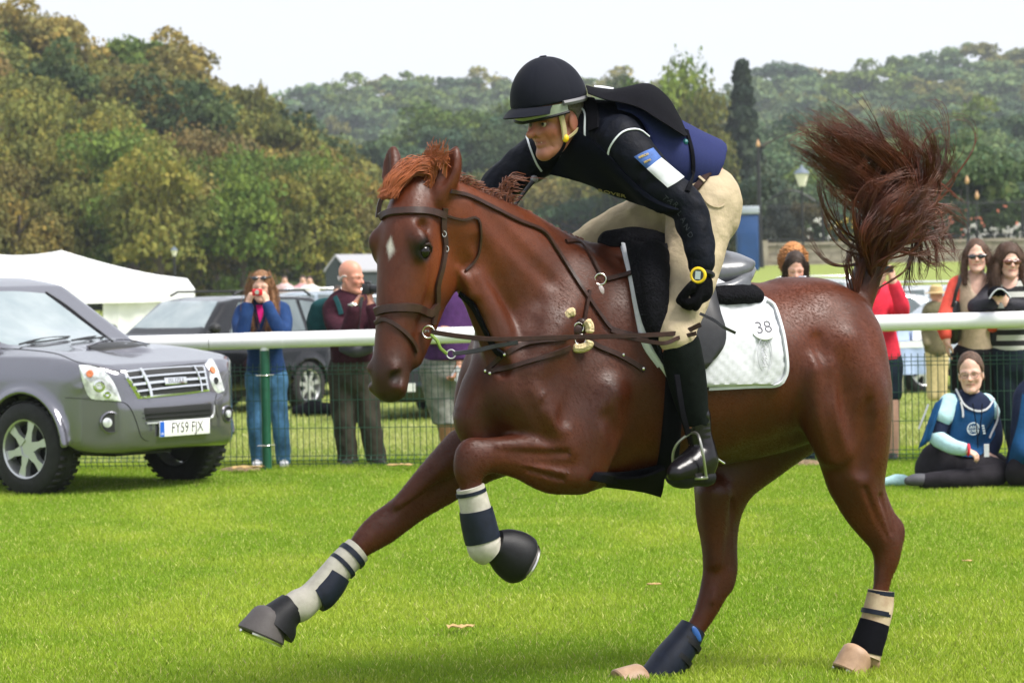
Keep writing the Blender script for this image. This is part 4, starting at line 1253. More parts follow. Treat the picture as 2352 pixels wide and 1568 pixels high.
def head_spots(c,s,skin,lip=(.42,.14,.12),brow=(.05,.03,.02),eye=(.02,.015,.012),beard=None,cheek=None):
    sk=np.asarray(skin);cheek=cheek if cheek is not None else sk*np.array([1.05,.72,.70])
    L=[]
    for g in (1,-1):
        L.append((c(.075,-.028,g*.042),.036*s,cheek,.6))
        L.append((np.array([c(.088,-.003,g*.020),c(.084,-.003,g*.044)]),.0125*s,sk*.45,.9))
        L.append((c(.090,-.003,g*.031),.0085*s,eye,1,1.6))
        L.append((np.array([c(.092,.022,g*.016),c(.086,.026,g*.034),c(.074,.022,g*.05)]),.0085*s,brow,.85))
        L.append((c(.103,-.040,g*.008),.007*s,sk*.35,.8))
    L.append((c(.115,-.031,0),.022*s,cheek,.7))
    L.append((np.array([c(.084,-.064,-.024),c(.097,-.063,0),c(.084,-.064,.024)]),.011*s,lip,.85,1.4))
    L.append((np.array([c(.09,-.0635,-.022),c(.10,-.0635,0),c(.09,-.0635,.022)]),.0045*s,np.asarray(lip)*.3,.8))
    if beard is not None:
        L.append((np.array([c(.05,-.08,-.045),c(.09,-.085,0),c(.05,-.08,.045)]),.04*s,beard,.5))
    return L
def add_hand(F,w,d,n,side,s=1.0,curl=.5,k=.006,spread=1.0,inflate=0.0):
    """w wrist, d direction of the forearm, n palm normal (fingers curl towards it), side +1/-1 = thumb side sign of cross(d,n)"""
    d=unit(d);n=unit(n-d*np.dot(n,d));t=np.cross(d,n)*side
    c=lambda a,b,e:np.asarray(w)+s*(d*a+n*b+t*e)
    i_=inflate
    F.chain([[*c(-.01,0,0),(.024+i_)*s,(.020+i_)*s],[*c(.03,0,.002),(.034+i_)*s,(.017+i_)*s],[*c(.068,.002,.0),(.038+i_)*s,(.014+i_)*s]],k=.01,ax=n)
    for j,(e,ln) in enumerate(((.030,.070),(.011,.078),(-.009,.073),(-.028,.058))):
        p=c(.075,.002,e);a=0;pts=[[*c(.055,.002,e*.9),(.0095+i_)*s],[*p,(.0092+i_)*s]]
        q=p
        for m_,fr in enumerate((.45,.32,.23)):
            a += curl*(1.0 if m_ else .8)*1.25
            q=q+s*ln*fr*(d*math.cos(a)+n*math.sin(a)+t*(e*1.5*spread if m_ == 0 else 0))
            pts.append([*q,(.0088-.0012*m_+i_)*s])
        F.chain(pts,k=.003,sub=2)
    a0=c(.012,.006,.026);a1=c(.045,.016+.012*curl,.048);a2=c(.070,.026+.022*curl,.046-.012*curl);a3=c(.090,.030+.030*curl,.036-.02*curl)
    F.chain([[*a0,(.013+i_)*s],[*a1,(.0125+i_)*s],[*a2,(.0105+i_)*s],[*a3,(.009+i_)*s]],k=.006,sub=2)

skin_m=mat('skin',(.5,.3,.22),rough=.5,attr='tint',noise=(40,.08),bump=(180,.08,.001),sss=.15)

# ================================================================== RIDER
rider=empty('person',H(1600,1080,.3),'rider in dark helmet, navy body protector and cream breeches leaning forward over the chestnut horse','person')
_c=[H(1090,1130,-.5),H(1720,1130,.5),H(1090,110,.5),H(1720,110,-.5),H(1100,500,.45),H(1710,500,-.45)]
RLO,RHI=np.min(_c,0),np.max(_c,0)
RV=.005
PR=R(47)
rf_=np.array([-math.sin(PR),-math.cos(PR),-.16]);rf_=unit(rf_)
rl=unit(np.cross([0,0,1.0],rf_));ru=np.cross(rf_,rl)
HD0=H(1276,276,.03);HSR=1.14
def rc(a,b,d):return HD0+HSR*(rf_*a+ru*b+rl*d)
TORSO=[(1352,308,0,70,.165),(1420,338,0,92,.18),(1500,368,0,86,.165),(1575,402,0,66,.145),(1622,442,0,60,.165)]
ARML=[(1420,322,.19,52),(1465,370,.25,46),(1520,430,.31,42),(1572,470,.35,37),(1595,520,.38,33),(1608,575,.41,27),(1612,612,.42,23)]
ARMR=[(1300,330,-.16,50),(1235,360,-.22,44),(1175,405,-.26,38),(1135,445,-.26,34),(1150,500,-.2,30),(1180,545,-.12,24)]
LEGL=[(1612,480,.09,78),(1598,560,.14,66),(1573,660,.22,60),(1553,738,.31,48),(1556,780,.36,40),(1570,850,.37,42),(1588,930,.37,32),(1602,990,.37,24),(1606,1030,.37,24)]
LEGR=[(1600,480,-.10,76),(1500,510,-.22,66),(1410,545,-.31,55),(1340,585,-.36,44),(1345,660,-.38,38),(1375,760,-.38,30),(1400,850,-.38,22)]
FOOT=[(1618,1045,.37,22),(1602,1060,.38,22),(1582,1074,.40,18),(1566,1080,.41,12)]
def infl(L,dr):return [(*q[:3],q[3]+dr*606,*([q[4]+dr] if len(q)>4 else [])) for q in L]
bf=Field(RLO,RHI,RV)
bf.chain(hrows(TORSO),k=.03,ax=HL)
bf.chain(hrows([(1345,300,0,46,.08),(1310,285,.01,34,.056),(1290,278,.02,34,.056)]),k=.03,ax=HL)
bf.chain(hrows(infl(ARML[:-2],-.010)+ARML[-2:]),k=.03);bf.chain(hrows(infl(ARMR,-.006)),k=.03);bf.chain(hrows(LEGL),k=.04);bf.chain(hrows(LEGR),k=.04);bf.chain(hrows(FOOT),k=.02)
c_h=add_head(bf,HD0,rf_,ru,rl,HSR,jaw=.96,nose=1.22)
# open, gritted mouth and creases
for g_s in (1,-1):bf.groove([rc(.100,-.034,g_s*.020),rc(.090,-.052,g_s*.032),rc(.074,-.078,g_s*.036)],.009,.006);bf.groove([rc(.086,-.014,g_s*.020),rc(.076,-.020,g_s*.044)],.006,.004)
bf.groove([rc(.088,-.055,-.028),rc(.10,-.035,-.018)],.006,.003);bf.groove([rc(.088,-.055,.028),rc(.075,-.065,.036)],.006,.004)
bf.groove([rc(.085,-.04,.03),rc(.078,-.06,.036),rc(.062,-.085,.036)],.007,.004)
for q in ((.058,-.05,.058,.050,-.085,.050),(.070,-.045,.050,.062,-.080,.046),(.045,-.035,.066,.040,-.070,.060)):bf.groove([rc(*q[:3]),rc(*q[3:])],.006,.0035)
bf.groove([rc(.07,-.015,.052),rc(.05,-.02,.062)],.006,.003);bf.groove([rc(.07,-.008,.054),rc(.05,-.008,.064)],.005,.003)
LW,LD=H(1613,628,.42),unit(H(1598,700,.43)-H(1613,628,.42))
LN=unit(-HL*.5+HDIR*.9)
add_hand(bf,H(1613,640,.42),LD,LN,-1,1.14,curl=.85)
RW,RD=H(1180,552,-.11),unit(H(1188,600,-.05)-H(1180,552,-.11))
add_hand(bf,RW,RD,HL*.3+HDIR*.9,1,.98,curl=.95)
v_,f_=bf.mesh(1)
rskin=np.array([.34,.125,.078])
col=paint(v_,rskin,[(np.array([rc(.092,-.0,g*.018),rc(.08,-.0,g*.046)]),.024,(.16,.055,.035),.8) for g in (1,-1)]+[(np.array([rc(.102,-.034,g*.020),rc(.092,-.052,g*.032),rc(.074,-.078,g*.036)]),.010,(.15,.05,.035),.7) for g in (1,-1)]+head_spots(rc,HSR,rskin,lip=(.30,.09,.085),brow=(.08,.045,.03),cheek=(.42,.115,.085),beard=(.30,.14,.10)))  # shade of the eye sockets and cheek creases painted into the skin
rb=mesh_np('body',v_,f_,skin_m,rider);set_attr(rb,col)
# teeth
mb=MB();mb.ball(rc(.083,-.003,.031),.0115*HSR,12);mb.build('eye',mat('eye_white',(.35,.28,.25),rough=.2),rider,smooth=True)
mb=MB();mb.ball(rc(.0925,-.003,.033),.0058*HSR,10);mb.build('iris',eyem,rider,smooth=True)
mb=MB();mb.tube([rc(.090,.004,.016),rc(.094,.007,.031),rc(.082,.004,.047)],.0042,6);mb.build('eyelid',skin_m,rider,smooth=True);set_attr(COL.objects[-1],np.tile((.24,.08,.055),(len(COL.objects[-1].data.vertices),1)))
mb=MB();mb.tube([rc(.089,-.0625,-.015),rc(.0945,-.0625,0),rc(.089,-.0625,.015)],.0032,6);mb.build('teeth',mat('teeth',(.5,.45,.38),rough=.3),rider,smooth=True)
# grey hair at temple and nape
mb=Field(rc(0,0,0)-.2,rc(0,0,0)+.2,.006);mb.ell(rc(-.02,.03,0),np.array([.098,.098,.083])*HSR,[rf_,ru,rl],k=0)
mb.clip(rc(.035,0,0),rf_-.6*ru);mb.clip(rc(0,-.035,0),-ru)
mb.ell(rc(.0,-.012,.078),np.array([.026,.04,.03])*HSR,[rf_,ru,rl],k=.004,op='sub')
v2,f2=mb.mesh(1);mesh_np('hair',v2,f2,mat('grey_hair',(.10,.085,.07),rough=.8,noise=(120,.5),bump=(200,.8,.004)),rider)

shirt_m=mat('rider_shirt',(.0035,.0045,.009),rough=.6,spec=.10,noise=(30,.4),bump=(60,.5,.006))
vest_m=mat('rider_vest',(.022,.028,.095),rough=.85,spec=.1,noise=(200,.12),bump=(350,.2,.002))
vestdark_m=mat('rider_vest_front',(.003,.004,.009),rough=.9,spec=.08,noise=(60,.3),bump=(300,.2,.002))
breech_m=mat('breeches',(.40,.325,.22),rough=.85,spec=.15,noise=(14,.12),bump=(30,.6,.010))
glove_m=mat('glove_knit',(.004,.004,.005),rough=1,spec=.05,noise=(80,.5),bump=(260,.9,.004))
chap_m=mat('half_chap',(.004,.006,.005),rough=.9,spec=.08,noise=(50,.4),bump=(200,.3,.002))
bootl_m=mat('boot_leather',(.006,.005,.007),rough=.25,spec=.35,noise=(40,.4),bump=(30,.4,.004))
def garment(name,m,build,parent,vs=.0075,lo=None,hi=None,wob=None,smooth=1,pad=.04,cols=None):
    F=Field(RLO-pad if lo is None else lo,RHI+pad if hi is None else hi,vs)
    build(F)
    if wob:F.wobble(*wob)
    v,f=F.mesh(smooth)
    if len(v) == 0:return None,None
    return mesh_np(name,v,f,m,parent),(v,f)
def sh(F):
    F.chain(hrows(infl(TORSO[:4],.016)),k=.03,ax=HL)
    F.chain(hrows([(1352,300,0,58,.10),(1322,276,.01,48,.082)]),k=.03,ax=HL)
    F.chain(hrows(infl(ARML[:-1],.012)),k=.03);F.chain(hrows([(1606,570,.41,32),(1611,604,.42,31)]),k=.01)
    F.chain(hrows(infl(ARMR,.013)),k=.03)
    F.ell(rc(-.03,-.02,0),np.array([.085,.10,.075])*HSR,[rf_,ru,rl],k=.01,op='sub')
    for (x,y,la,rr) in ((1470,395,.30,.035),(1530,455,.31,.03),(1560,500,.30,.03),(1590,560,.28,.02),(1500,420,.32,.03),(1450,430,.28,.03),(1545,430,.3,.03)):
        F.groove([H(x-26,y+14,la+.03),H(x+24,y-14,la+.03)],rr,.009)
so_,(sv,sf)=garment('shirt',shirt_m,sh,rider,wob=(.0045,32,4),vs=.0065)
sbvh=bvh_of(sv,sf)
def vs_(F):
    F.chain(hrows([(1368,312,0,80,.185),(1430,338,0,112,.215),(1500,362,0,106,.205),(1560,378,0,92,.185),(1622,380,0,66,.165)]),k=.0,ax=HL)
    F.clip(H(1617,380,0),unit(H(1655,325,0)-H(1590,435,0)+0*HL)*0+unit(np.cross(H(1652,322,0)-H(1596,436,0),HL))*(1 if np.dot(np.cross(H(1652,322,0)-H(1596,436,0),HL),H(1700,400,0)-H(1500,350,0))>0 else-1))
    # front of the neck opening
    n_=unit(H(1300,250,0)-H(1400,330,0));F.clip(H(1352,300,0),n_)
    for g in (1,-1):
        F.chain(hrows([(1424,318,g*.16,66),(1450,350,g*.27,66),(1480,390,g*.40,66)]),k=.012,op='sub')
    for g in ((1500,300,.2),(1540,400,.2)):
        F.groove([H(g[0]-40,g[1]-20,g[2]),H(g[0]+40,g[1]+10,g[2])],.03,.003)
vo_,(vv,vf)=garment('body_protector',vest_m,vs_,rider,wob=(.0022,16,3))
# the dark front panel of the protector shows below the arm
vbvh=bvh_of(np.vstack([vv,sv]),np.vstack([vf,sf+len(vv)]))
g_=coons([(1330,300),(1390,345),(1440,400),(1500,452),(1560,480)],[(1262,398),(1310,412),(1360,425),(1420,448),(1520,488)],24,10)
drape('front_panel',g_,vbvh,vestdark_m,vo_,off=.003,thick=.012,fb=11.5)
mb=MB();strap(mb,vbvh,[(1575,300),(1588,350),(1590,400),(1578,440)],12,.004,.004);mb.build('side_strap',blackcloth,vo_,smooth=True)
mb=MB();mb.ball(H(1574,326,.19),.012,8);mb.build('toggle',mat('teal_plastic',(.01,.12,.14),rough=.4),vo_,smooth=True)
mb=MB();strap(mb,vbvh,[(1352,230),(1362,262),(1366,300)],30,.006,.006);mb.build('shoulder_strap',blackcloth,vo_,smooth=True)
# printed words on the front
gold=mat('gold_print',(.32,.26,.10),rough=.6)
def decal_text(txt,px,py,ang,hpx,m,parent,bvh,name='lettering',sx=1.0,lift=.004,fb=11.4,shear=0):
    h=hit_px(bvh,px,py) ;
    p=h[0] if h is not None else P(px,py,fb);d=depth_of(p)
    a=math.radians(ang)
    x=CR*math.cos(a)+CU*math.sin(a);y=-CR*math.sin(a)+CU*math.cos(a)
    n=unit(-ray(px,py))
    if h is not None:
        nn=h[1]
        x=unit(x-nn*np.dot(x,nn));y=unit(y-nn*np.dot(y,nn)-x*np.dot(y,x));n=np.cross(x,y)
    M=frame4(p+n*lift,x,y)
    return text_mesh(txt,hpx*d/FPX*1.38,m,M,parent,name,depth=.0008,font_scale=(sx,1))
decal_text('ROVER',1408,436,12,17,gold,vo_,vbvh,sx=.9,lift=.016)
# piping on collar and sleeve
pipe_m=mat('white_piping',(.55,.58,.62),rough=.5)
def pip(L):
    mb=MB();strap(mb,vbvh,L,4.5,.004,.003);mb.build('piping',pipe_m,so_,smooth=True)
pip([(1334,248),(1344,262),(1344,300),(1346,330),(1356,366)])
pip([(1211,315),(1220,345),(1232,375),(1243,392)])
pip([(1402,388),(1398,360),(1402,338),(1420,312),(1440,300),(1468,300),(1490,316)])
# flying bib
def sheet(name,rows,m,parent,thick=.004,sub=4):
    """rows: list of rows of 3D points -> smooth two-sided sheet with thickness"""
    A=np.array([catmull(np.array(r_),sub) for r_ in rows])
    A=np.array([catmull(A[:,j],sub) for j in range(A.shape[1])]).transpose(1,0,2)
    nv,nu=A.shape[:2]
    du=np.gradient(A,axis=1);dv=np.gradient(A,axis=0);N=np.cross(du,dv);N /= np.linalg.norm(N,axis=2)[...,None]+1e-9
    v=[*A.reshape(-1,3),*(A+N*thick).reshape(-1,3)];n0=nu*nv;f=[]
    for i in range(nv-1):
        for j in range(nu-1):
            a,b,c,d=i*nu+j,i*nu+j+1,(i+1)*nu+j+1,(i+1)*nu+j
            f += [[a,d,c,b],[n0+a,n0+b,n0+c,n0+d]]
    rim=[j for j in range(nu)]+[i*nu+nu-1 for i in range(1,nv)]+[(nv-1)*nu+j for j in range(nu-2,-1,-1)]+[i*nu for i in range(nv-2,0,-1)]
    for a,b in zip(rim,rim[1:]+rim[:1]):f.append([a,b,n0+b,n0+a])
    mb=MB();mb.add(v,f);return mb.build(name,m,parent,smooth=True)
sheet('number_bib',[[H(*q) for q in r_] for r_ in [
  [(1350,216,.16),(1390,230,.20),(1430,238,.23),(1470,250,.25),(1505,272,.26),(1540,294,.26),(1571,314,.25)],
  [(1348,205,.09),(1392,214,.12),(1432,210,.14),(1480,212,.16),(1522,242,.17),(1552,276,.18),(1577,312,.19)],
  [(1346,198,.0),(1395,210,.0),(1436,202,.0),(1490,194,.0),(1532,224,.03),(1558,266,.06),(1580,308,.1)],
  [(1346,202,-.08),(1392,206,-.08),(1436,206,-.08),(1486,204,-.09),(1522,236,-.1),(1548,274,-.1),(1572,312,-.1)]]],blackcloth,vo_)
sheet('bib_card',[[H(*q) for q in r_] for r_ in [[(1364,200,-.06),(1385,203,-.06),(1408,206,-.06)],[(1366,197,-.12),(1388,199,-.12),(1410,203,-.12)]]],whitecloth,vo_,.002)
# breeches
def br(F):
    F.chain(hrows([(1604,428,0,58,.150),(1620,452,0,70,.180),(1622,500,0,64,.17)]),k=.03,ax=HL)
    F.chain(hrows(infl(LEGL[:4],.010)+[(1556,775,.37,44)]),k=.05);F.chain(hrows(infl(LEGR[:4],.010)+[(1345,650,-.38,42)]),k=.05)
    for a,b,d in (((1640,470,.18),(1690,440,.02),.006),((1645,500,.18),(1690,490,.02),.006),((1630,540,.2),(1670,540,.05),.006),((1520,600,.30),(1570,560,.30),.007),((1518,625,.33),(1560,600,.33),.006),((1430,500,-.1),(1370,560,-.2),.007),((1470,500,-.05),(1420,540,-.15),.006),((1512,700,.40),(1560,690,.42),.005),((1650,560,.1),(1640,600,.12),.006)):
        F.groove([H(*a),H(*b)],.024,d*1.9)
bo_,(bv,bfc)=garment('breeches',breech_m,br,rider,wob=(.0040,30,9),vs=.0065)
bbvh=bvh_of(bv,bfc)
mb=MB();strap(mb,bbvh,[(1648,356),(1636,385),(1616,415),(1594,440)],18,.010,.006);mb.build('belt',leather,bo_,smooth=True)
for q in ((1640,366,1650,382),(1606,408,1618,424)):
    mb=MB();strap(mb,bbvh,[(q[0]-14,q[1]-8),(q[2],q[3])],7,.017,.004);mb.build('belt_loop',breech_m,bo_,smooth=True)
mb=MB();strap(mb,bbvh,[(1612,450),(1628,470),(1650,476),(1664,468)],4,.004,.003);mb.ball(H(1630,474,.19),.007,8);mb.build('pocket_flap',breech_m,bo_,smooth=True)
g_=coons([(1513,745),(1530,738),(1550,742),(1570,752)],[(1525,786),(1540,795),(1560,794),(1574,782)],10,8)
# boots
def bt(F):
    F.chain(hrows([(1562,772,.37,41),(1568,820,.37,47),(1580,880,.37,44),(1592,940,.37,36),(1601,968,.37,30)]),k=.01)
    F.clip(H(1560,778,.37),unit(H(1550,740,.37)-H(1562,800,.37)))
garment('half_chap',chap_m,bt,rider,wob=(.001,30,3))
def bt2(F):
    F.chain(hrows([(1602,955,.37,31),(1606,1000,.37,29),(1614,1035,.37,31),(1600,1058,.38,36),(1575,1076,.40,33),(1552,1086,.42,23)]),k=.02)
    F.chain(hrows([(1625,1060,.37,25),(1620,1078,.37,24)]),k=.03)
    F.clip(H(1600,1095,.4),unit(H(1606,1200,.4)-H(1600,1095,.4)))
    for y in (970,984,998,1012):F.groove([H(1580,y+4,.41),H(1606,y,.43),H(1630,y-6,.41)],.014,.006)
boo_,(lv,lf)=garment('paddock_boot',bootl_m,bt2,rider)
mb=MB();
so2=[H(1536+100*t,1097-1*t,.405-.03*t) for t in np.linspace(0,1,8)]
mb.tube(so2,[.02,.036,.042,.042,.034,.034,.036,.026],10);o=mb.build('sole',blackrub,boo_,smooth=True)
mb=MB();a_=H(1632,1052,.37)
mb.tube([H(1610,1040,.43),H(1636,1048,.40),H(1648,1052,.37),H(1636,1054,.33)],.005,6);mb.tube([H(1646,1052,.37),H(1664,1064,.37)],.004,6);mb.build('spur',steel,boo_,smooth=True)
def bt3(F):F.chain(hrows([(1345,645,-.38,42),(1360,720,-.38,42),(1390,800,-.38,34),(1405,860,-.38,28),(1380,885,-.39,26),(1350,895,-.40,22)]),k=.02)
garment('half_chap',chap_m,bt3,rider)
# gloves
def gl(F):
    add_hand(F,H(1613,640,.42),LD,LN,-1,1.14,curl=.85,inflate=.005,k=.005)
    F.chain(hrows([(1612,652,.42,26),(1610,668,.42,28)]),k=.01)
go_,(gv,gf)=garment('glove',glove_m,gl,rider,vs=.005,lo=H(1613,700,.42)-.22,hi=H(1613,700,.42)+.22,wob=(.0008,90,1))
def gl2(F):add_hand(F,RW,RD,HL*.3+HDIR*.9,1,.98,curl=.95,inflate=.004,k=.004)
garment('glove',glove_m,gl2,rider,vs=.006,lo=RW-.22,hi=RW+.22)
# cuff
mb=MB();mb.add(*(lambda q:(q.v,q.f))(MB().tube([H(1610,590,.41),H(1612,606,.42)],[.053,.050],20)));mb.build('cuff',shirt_m,so_,smooth=True)
# wrist computer
yel=mat('yellow_plastic',(.75,.50,.01),rough=.35);
wc=H(1604,632,.47);wn=unit(-ray(1604,632)*1.0+HDIR*.25)
mb=MB();mb.lathe([(.024,-.004),(.031,-.002),(.0315,.006),(.029,.010),(.024,.011),(.020,.008)],28,wc,wn);wt=mb.build('sports_watch',yel,rider,smooth=True)
mb=MB();mb.lathe([(.0225,.0),(.0225,.0088)],24,wc,wn);mb.build('dial',mat('watch_dial',(.03,.03,.03),rough=.4),wt,smooth=True)
wx=unit(np.cross([.1,0,1.0],wn));wy=np.cross(wn,wx)
mb=MB();mb.box(wc+wn*.0098,(.020,.030,.002),np.array([wx,wy,wn]).T);mb.build('screen',mat('lcd',(.42,.48,.50),rough=.3),wt)
mb=MB();mb.tube([H(1613,626,.42)+.038*(math.cos(a)*unit(np.cross(LD,HL))+math.sin(a)*HL) for a in np.linspace(0,2*PI,22)[:-1]],.012,8,closed=True);mb.build('watch_strap',blackrub,wt,smooth=True)
# arm badge
ab=coons([(1456,361),(1477,350),(1499,341)],[(1487,388),(1502,376),(1518,364)],10,10)
sleeveb=drape('arm_patch',ab,sbvh,mat('patch_blue',(.03,.09,.30),rough=.7,noise=(40,.3)),so_,off=.004,thick=.003)
ab=coons([(1486,388),(1502,376),(1517,364)],[(1533,432),(1552,421),(1570,409)],10,12)
drape('arm_card',ab,sbvh,whitecloth,so_,off=.005,thick=.004)
decal_text('AMERICAN',1478,360,26,6,mat('patch_yellow',(.6,.42,.05)),sleeveb,sbvh,sx=.62,lift=.009)
decal_text('EVENTING',1486,371,26,5,bpy.data.materials['patch_yellow'],sleeveb,sbvh,sx=.55,lift=.009)
ghost=mat('sleeve_print',(.010,.014,.024),rough=.6)
for t_x,t_y,ch in ((1528,455,'T'),(1540,462,'A'),(1552,470,'R'),(1562,490,'L'),(1570,505,'A'),(1578,522,'N'),(1586,540,'D')):
    decal_text(ch,t_x,t_y,-50,13,ghost,so_,sbvh,lift=.005)
# ---- helmet
HC=H(1257,216,.03)
hF,hU=unit(rf_+ru*-.02),ru
hL_=rl
helm=mat('helmet_cover',(.007,.008,.014),rough=.8,spec=.12,noise=(300,.2),bump=(600,.15,.001),sheen=.04)
def hcx(a,b,d):return HC+hF*a+hU*b+hL_*d
F=Field(HC-.3,HC+.3,.006)
F.ell(hcx(-.004,-.030,0),(.158,.172,.136),[hF,hU,hL_],k=0)
F.clip(hcx(0,-.030,0),unit(-hU+hF*-.05))
F.chain([[*hcx(-.11,-.05,-.06),.022],[*hcx(-.135,-.055,0),.022],[*hcx(-.11,-.05,.06),.022]],k=.02)
for a in np.linspace(0,2*PI,7)[:-1]:
    pts=[hcx(.160*math.sin(t)*math.cos(a+.5),-.03+.174*math.cos(t),.138*math.sin(t)*math.sin(a+.5)) for t in np.linspace(.1,1.5,12)]
    F.groove(pts,.008,.0035)
v,f=F.mesh(2);hm=mesh_np('helmet',v,f,helm,rider)
mb=MB();mb.lathe([(.014,.138),(.014,.147),(.011,.149)],16,hcx(-.004,-.004,0) ,hU,hF);mb.build('helmet_button',helm,hm,smooth=True)
# peak
rows=[]
for tq in np.linspace(0,1,7):
    row=[]
    for a in np.linspace(-1.0,1.0,15):
        r0=np.array([.150*math.cos(a*.95),.134*math.sin(a*.95)]);
        ext=.062*math.cos(a*1.35) ** .7 if abs(a*1.35)<PI/2 else 0
        row.append(hcx(r0[0]+tq*ext,-.030-.010*tq-.018*tq*tq-.006*abs(a),r0[1]*(1+.05*tq)))
    rows.append(row)
sheet('peak',rows,helm,hm,.006,sub=1)
# goggles pushed under the peak
rows=[]
for tq in (0,.5,1):
    rows.append([hcx(.128*math.cos(a) ,-.036-.050*tq*(1-.35*abs(a)/1.4),.128*math.sin(a)*1.02)+hF*.012 for a in np.linspace(-1.35,1.45,15)])
sheet('goggle_visor',rows,mat('smoke_visor',(.16,.19,.14),rough=.12,spec=.8,noise=(8,.5,(.42,.45,.42))),hm,.003,sub=2)
mb=MB();mb.tube([hcx(.140*math.cos(a),-.088+.017*abs(a)/1.4,.131*math.sin(a)) for a in np.linspace(-1.3,1.4,16)],.0065,6);mb.build('visor_rim',blackrub,hm,smooth=True)
mb=MB();mb.tube([hcx(.138*math.cos(a),-.035,.142*math.sin(a)) for a in np.linspace(1.2,3.2,14)],.011,6);mb.build('goggle_band',mat('band_grey',(.12,.12,.13),rough=.6),hm,smooth=True)
# harness
cream=mat('harness_cream',(.45,.38,.20),rough=.7);
mb=MB()
rib=lambda pts,w,nrm:ribbon(mb,[np.array(p) for p in catmull(np.array(pts),5)],[nrm]*(5*(len(pts)-1)+1),w,.005)
rib([rc(.040,.03,.068),rc(.038,-.01,.072),rc(.034,-.045,.068),rc(.032,-.062,.062)],.026,rl)
rib([rc(-.045,.01,.080),rc(-.035,-.02,.084),rc(-.005,-.045,.078),rc(.026,-.062,.066)],.011,rl)
hs_=mb.build('chin_harness',cream,hm,smooth=True)
mb=MB();mb.ball(rc(.031,-.060,.068),(.013,.011,.016),10);mb.build('buckle',yel,hs_,smooth=True)
mb=MB();rib([rc(.031,-.066,.066),rc(.040,-.092,.055),rc(.055,-.118,.03),rc(.060,-.124,0)],.013,rl);mb.build('chin_strap',blackcloth,hm,smooth=True)
# whip in the far hand
mb=MB();mb.tube([H(1226,414,-.14),H(1218,424,-.14),H(1190,460,-.13),H(1165,500,-.12),H(1205,640,-.05)],[.013,.009,.008,.007,.004],8)
o=mb.build('riding_whip',blackleather,None,smooth=True);centre_origin(o);tag(o,"short black riding whip held in the rider's far hand beside the neck",'whip')
mb=MB();mb.ball(H(1227,412,-.14)-np.array(o.location)*0,.016,10);mb.build('whip_cap',mat('cap_grey',(.2,.2,.22),rough=.35),o,smooth=True)

# ================================================================== SADDLERY
saddle=empty('saddle',H(1600,700,.1),'grey black jumping saddle with black fleece under it on the chestnut horse','saddle')
seat_m=mat('saddle_grey_leather',(.10,.105,.12),rough=.28,spec=.6,noise=(12,.2),bump=(160,.1,.001))
fleece=mat('black_fleece',(.006,.006,.008),rough=1,spec=.1,noise=(90,.5),bump=(120,1,.012))
def SF(name,m,rowsets,parent,vs=.008,wob=None,smooth=2):
    pts=np.array([q[:3] for rs_,k_,ax_ in rowsets for q in hrows(rs_)])
    F=Field(pts.min(0)-.34,pts.max(0)+.34,vs)
    for rs_,k_,ax_ in rowsets:F.chain(hrows(rs_),k=k_,ax=HL if ax_ else None)
    if wob:F.wobble(*wob)
    v,f=F.mesh(smooth);return mesh_np(name,v,f,m,parent),(v,f)
SF('seat',seat_m,[([(1500,590,0,30,.07),(1560,612,0,40,.11),(1595,628,0,50,.16),(1632,628,0,54,.18),(1662,618,0,42,.18),(1690,606,0,18,.15)],.02,True)],saddle)
SF('cantle_roll',seat_m,[([(1630,668,.20,15),(1680,660,.20,16),(1712,640,.17,14),(1728,618,.1,10)],.01,False),([(1632,682,.21,13),(1684,674,.21,13),(1716,655,.18,11)],.005,False)],saddle)
SF('half_pad',fleece,[([(1580,684,0,40,.29),(1630,680,0,42,.29),(1672,680,0,38,.26)],.02,True),([(1400,556,0,26,.06),(1450,548,0,27,.08),(1500,556,0,26,.11),(1530,580,0,34,.13)],.02,True)],saddle,wob=(.003,60,2),smooth=1)
g_=coons([(1425,562),(1445,640),(1458,712),(1476,790),(1512,842),(1545,890)],[(1752,690),(1778,708),(1797,770),(1806,838),(1798,870),(1780,882)],40,44)
def quilt(x,y):
    a=(x+y*1.1)/26;b=(x-y*1.1)/26
    return .006*(abs(math.sin(a*PI)) ** .5)*(abs(math.sin(b*PI)) ** .5)
pad=drape('saddle_pad',g_,hbvh,whitecloth,None,off=.010,thick=.010,quilt=quilt,smooth_d=4)
centre_origin(pad);tag(pad,'white quilted saddle pad numbered 38 under the saddle','saddle pad')
pbm=np.empty(len(pad.data.vertices)*3,np.float32);pad.data.vertices.foreach_get('co',pbm);pbm=pbm.reshape(-1,3)+np.array(pad.location)
pfc=np.array([list(p_.vertices) for p_ in pad.data.polygons if len(p_.vertices) == 4])
pbvh=bvh_of(np.vstack([pbm,hv_]),np.vstack([pfc,hfaces+len(pbm)]))
mb=MB();strap(mb,pbvh,[(1760,692),(1778,706),(1797,768),(1806,838),(1800,868),(1780,883),(1700,888),(1626,892)],9,.003,.008);mb.build('binding',whitecloth,pad,smooth=True)
mb=MB();strap(mb,pbvh,[(1427,562),(1446,640),(1459,712),(1477,790),(1512,842)],8,.003,.007);mb.build('binding',whitecloth,pad,smooth=True)
mb=MB();h0=hit_px(pbvh,1753,755);mb.lathe([(.050,.001),(.050,.007),(.047,.008)],28,h0[0],h0[1]);disc=mb.build('number_disc',mat('disc_white',(.85,.85,.87),rough=.4),pad,smooth=True)
ink=mat('ink',(.06,.06,.08),rough=.6)
n_=h0[1];x_=CR*math.cos(R(14))+CU*math.sin(R(14));x_=unit(x_-n_*np.dot(x_,n_));y_=np.cross(n_,x_)
text_mesh('38',.075,ink,frame4(h0[0]+n_*.009,x_,y_),disc,depth=.0008,font_scale=(.9,1),off=.0)
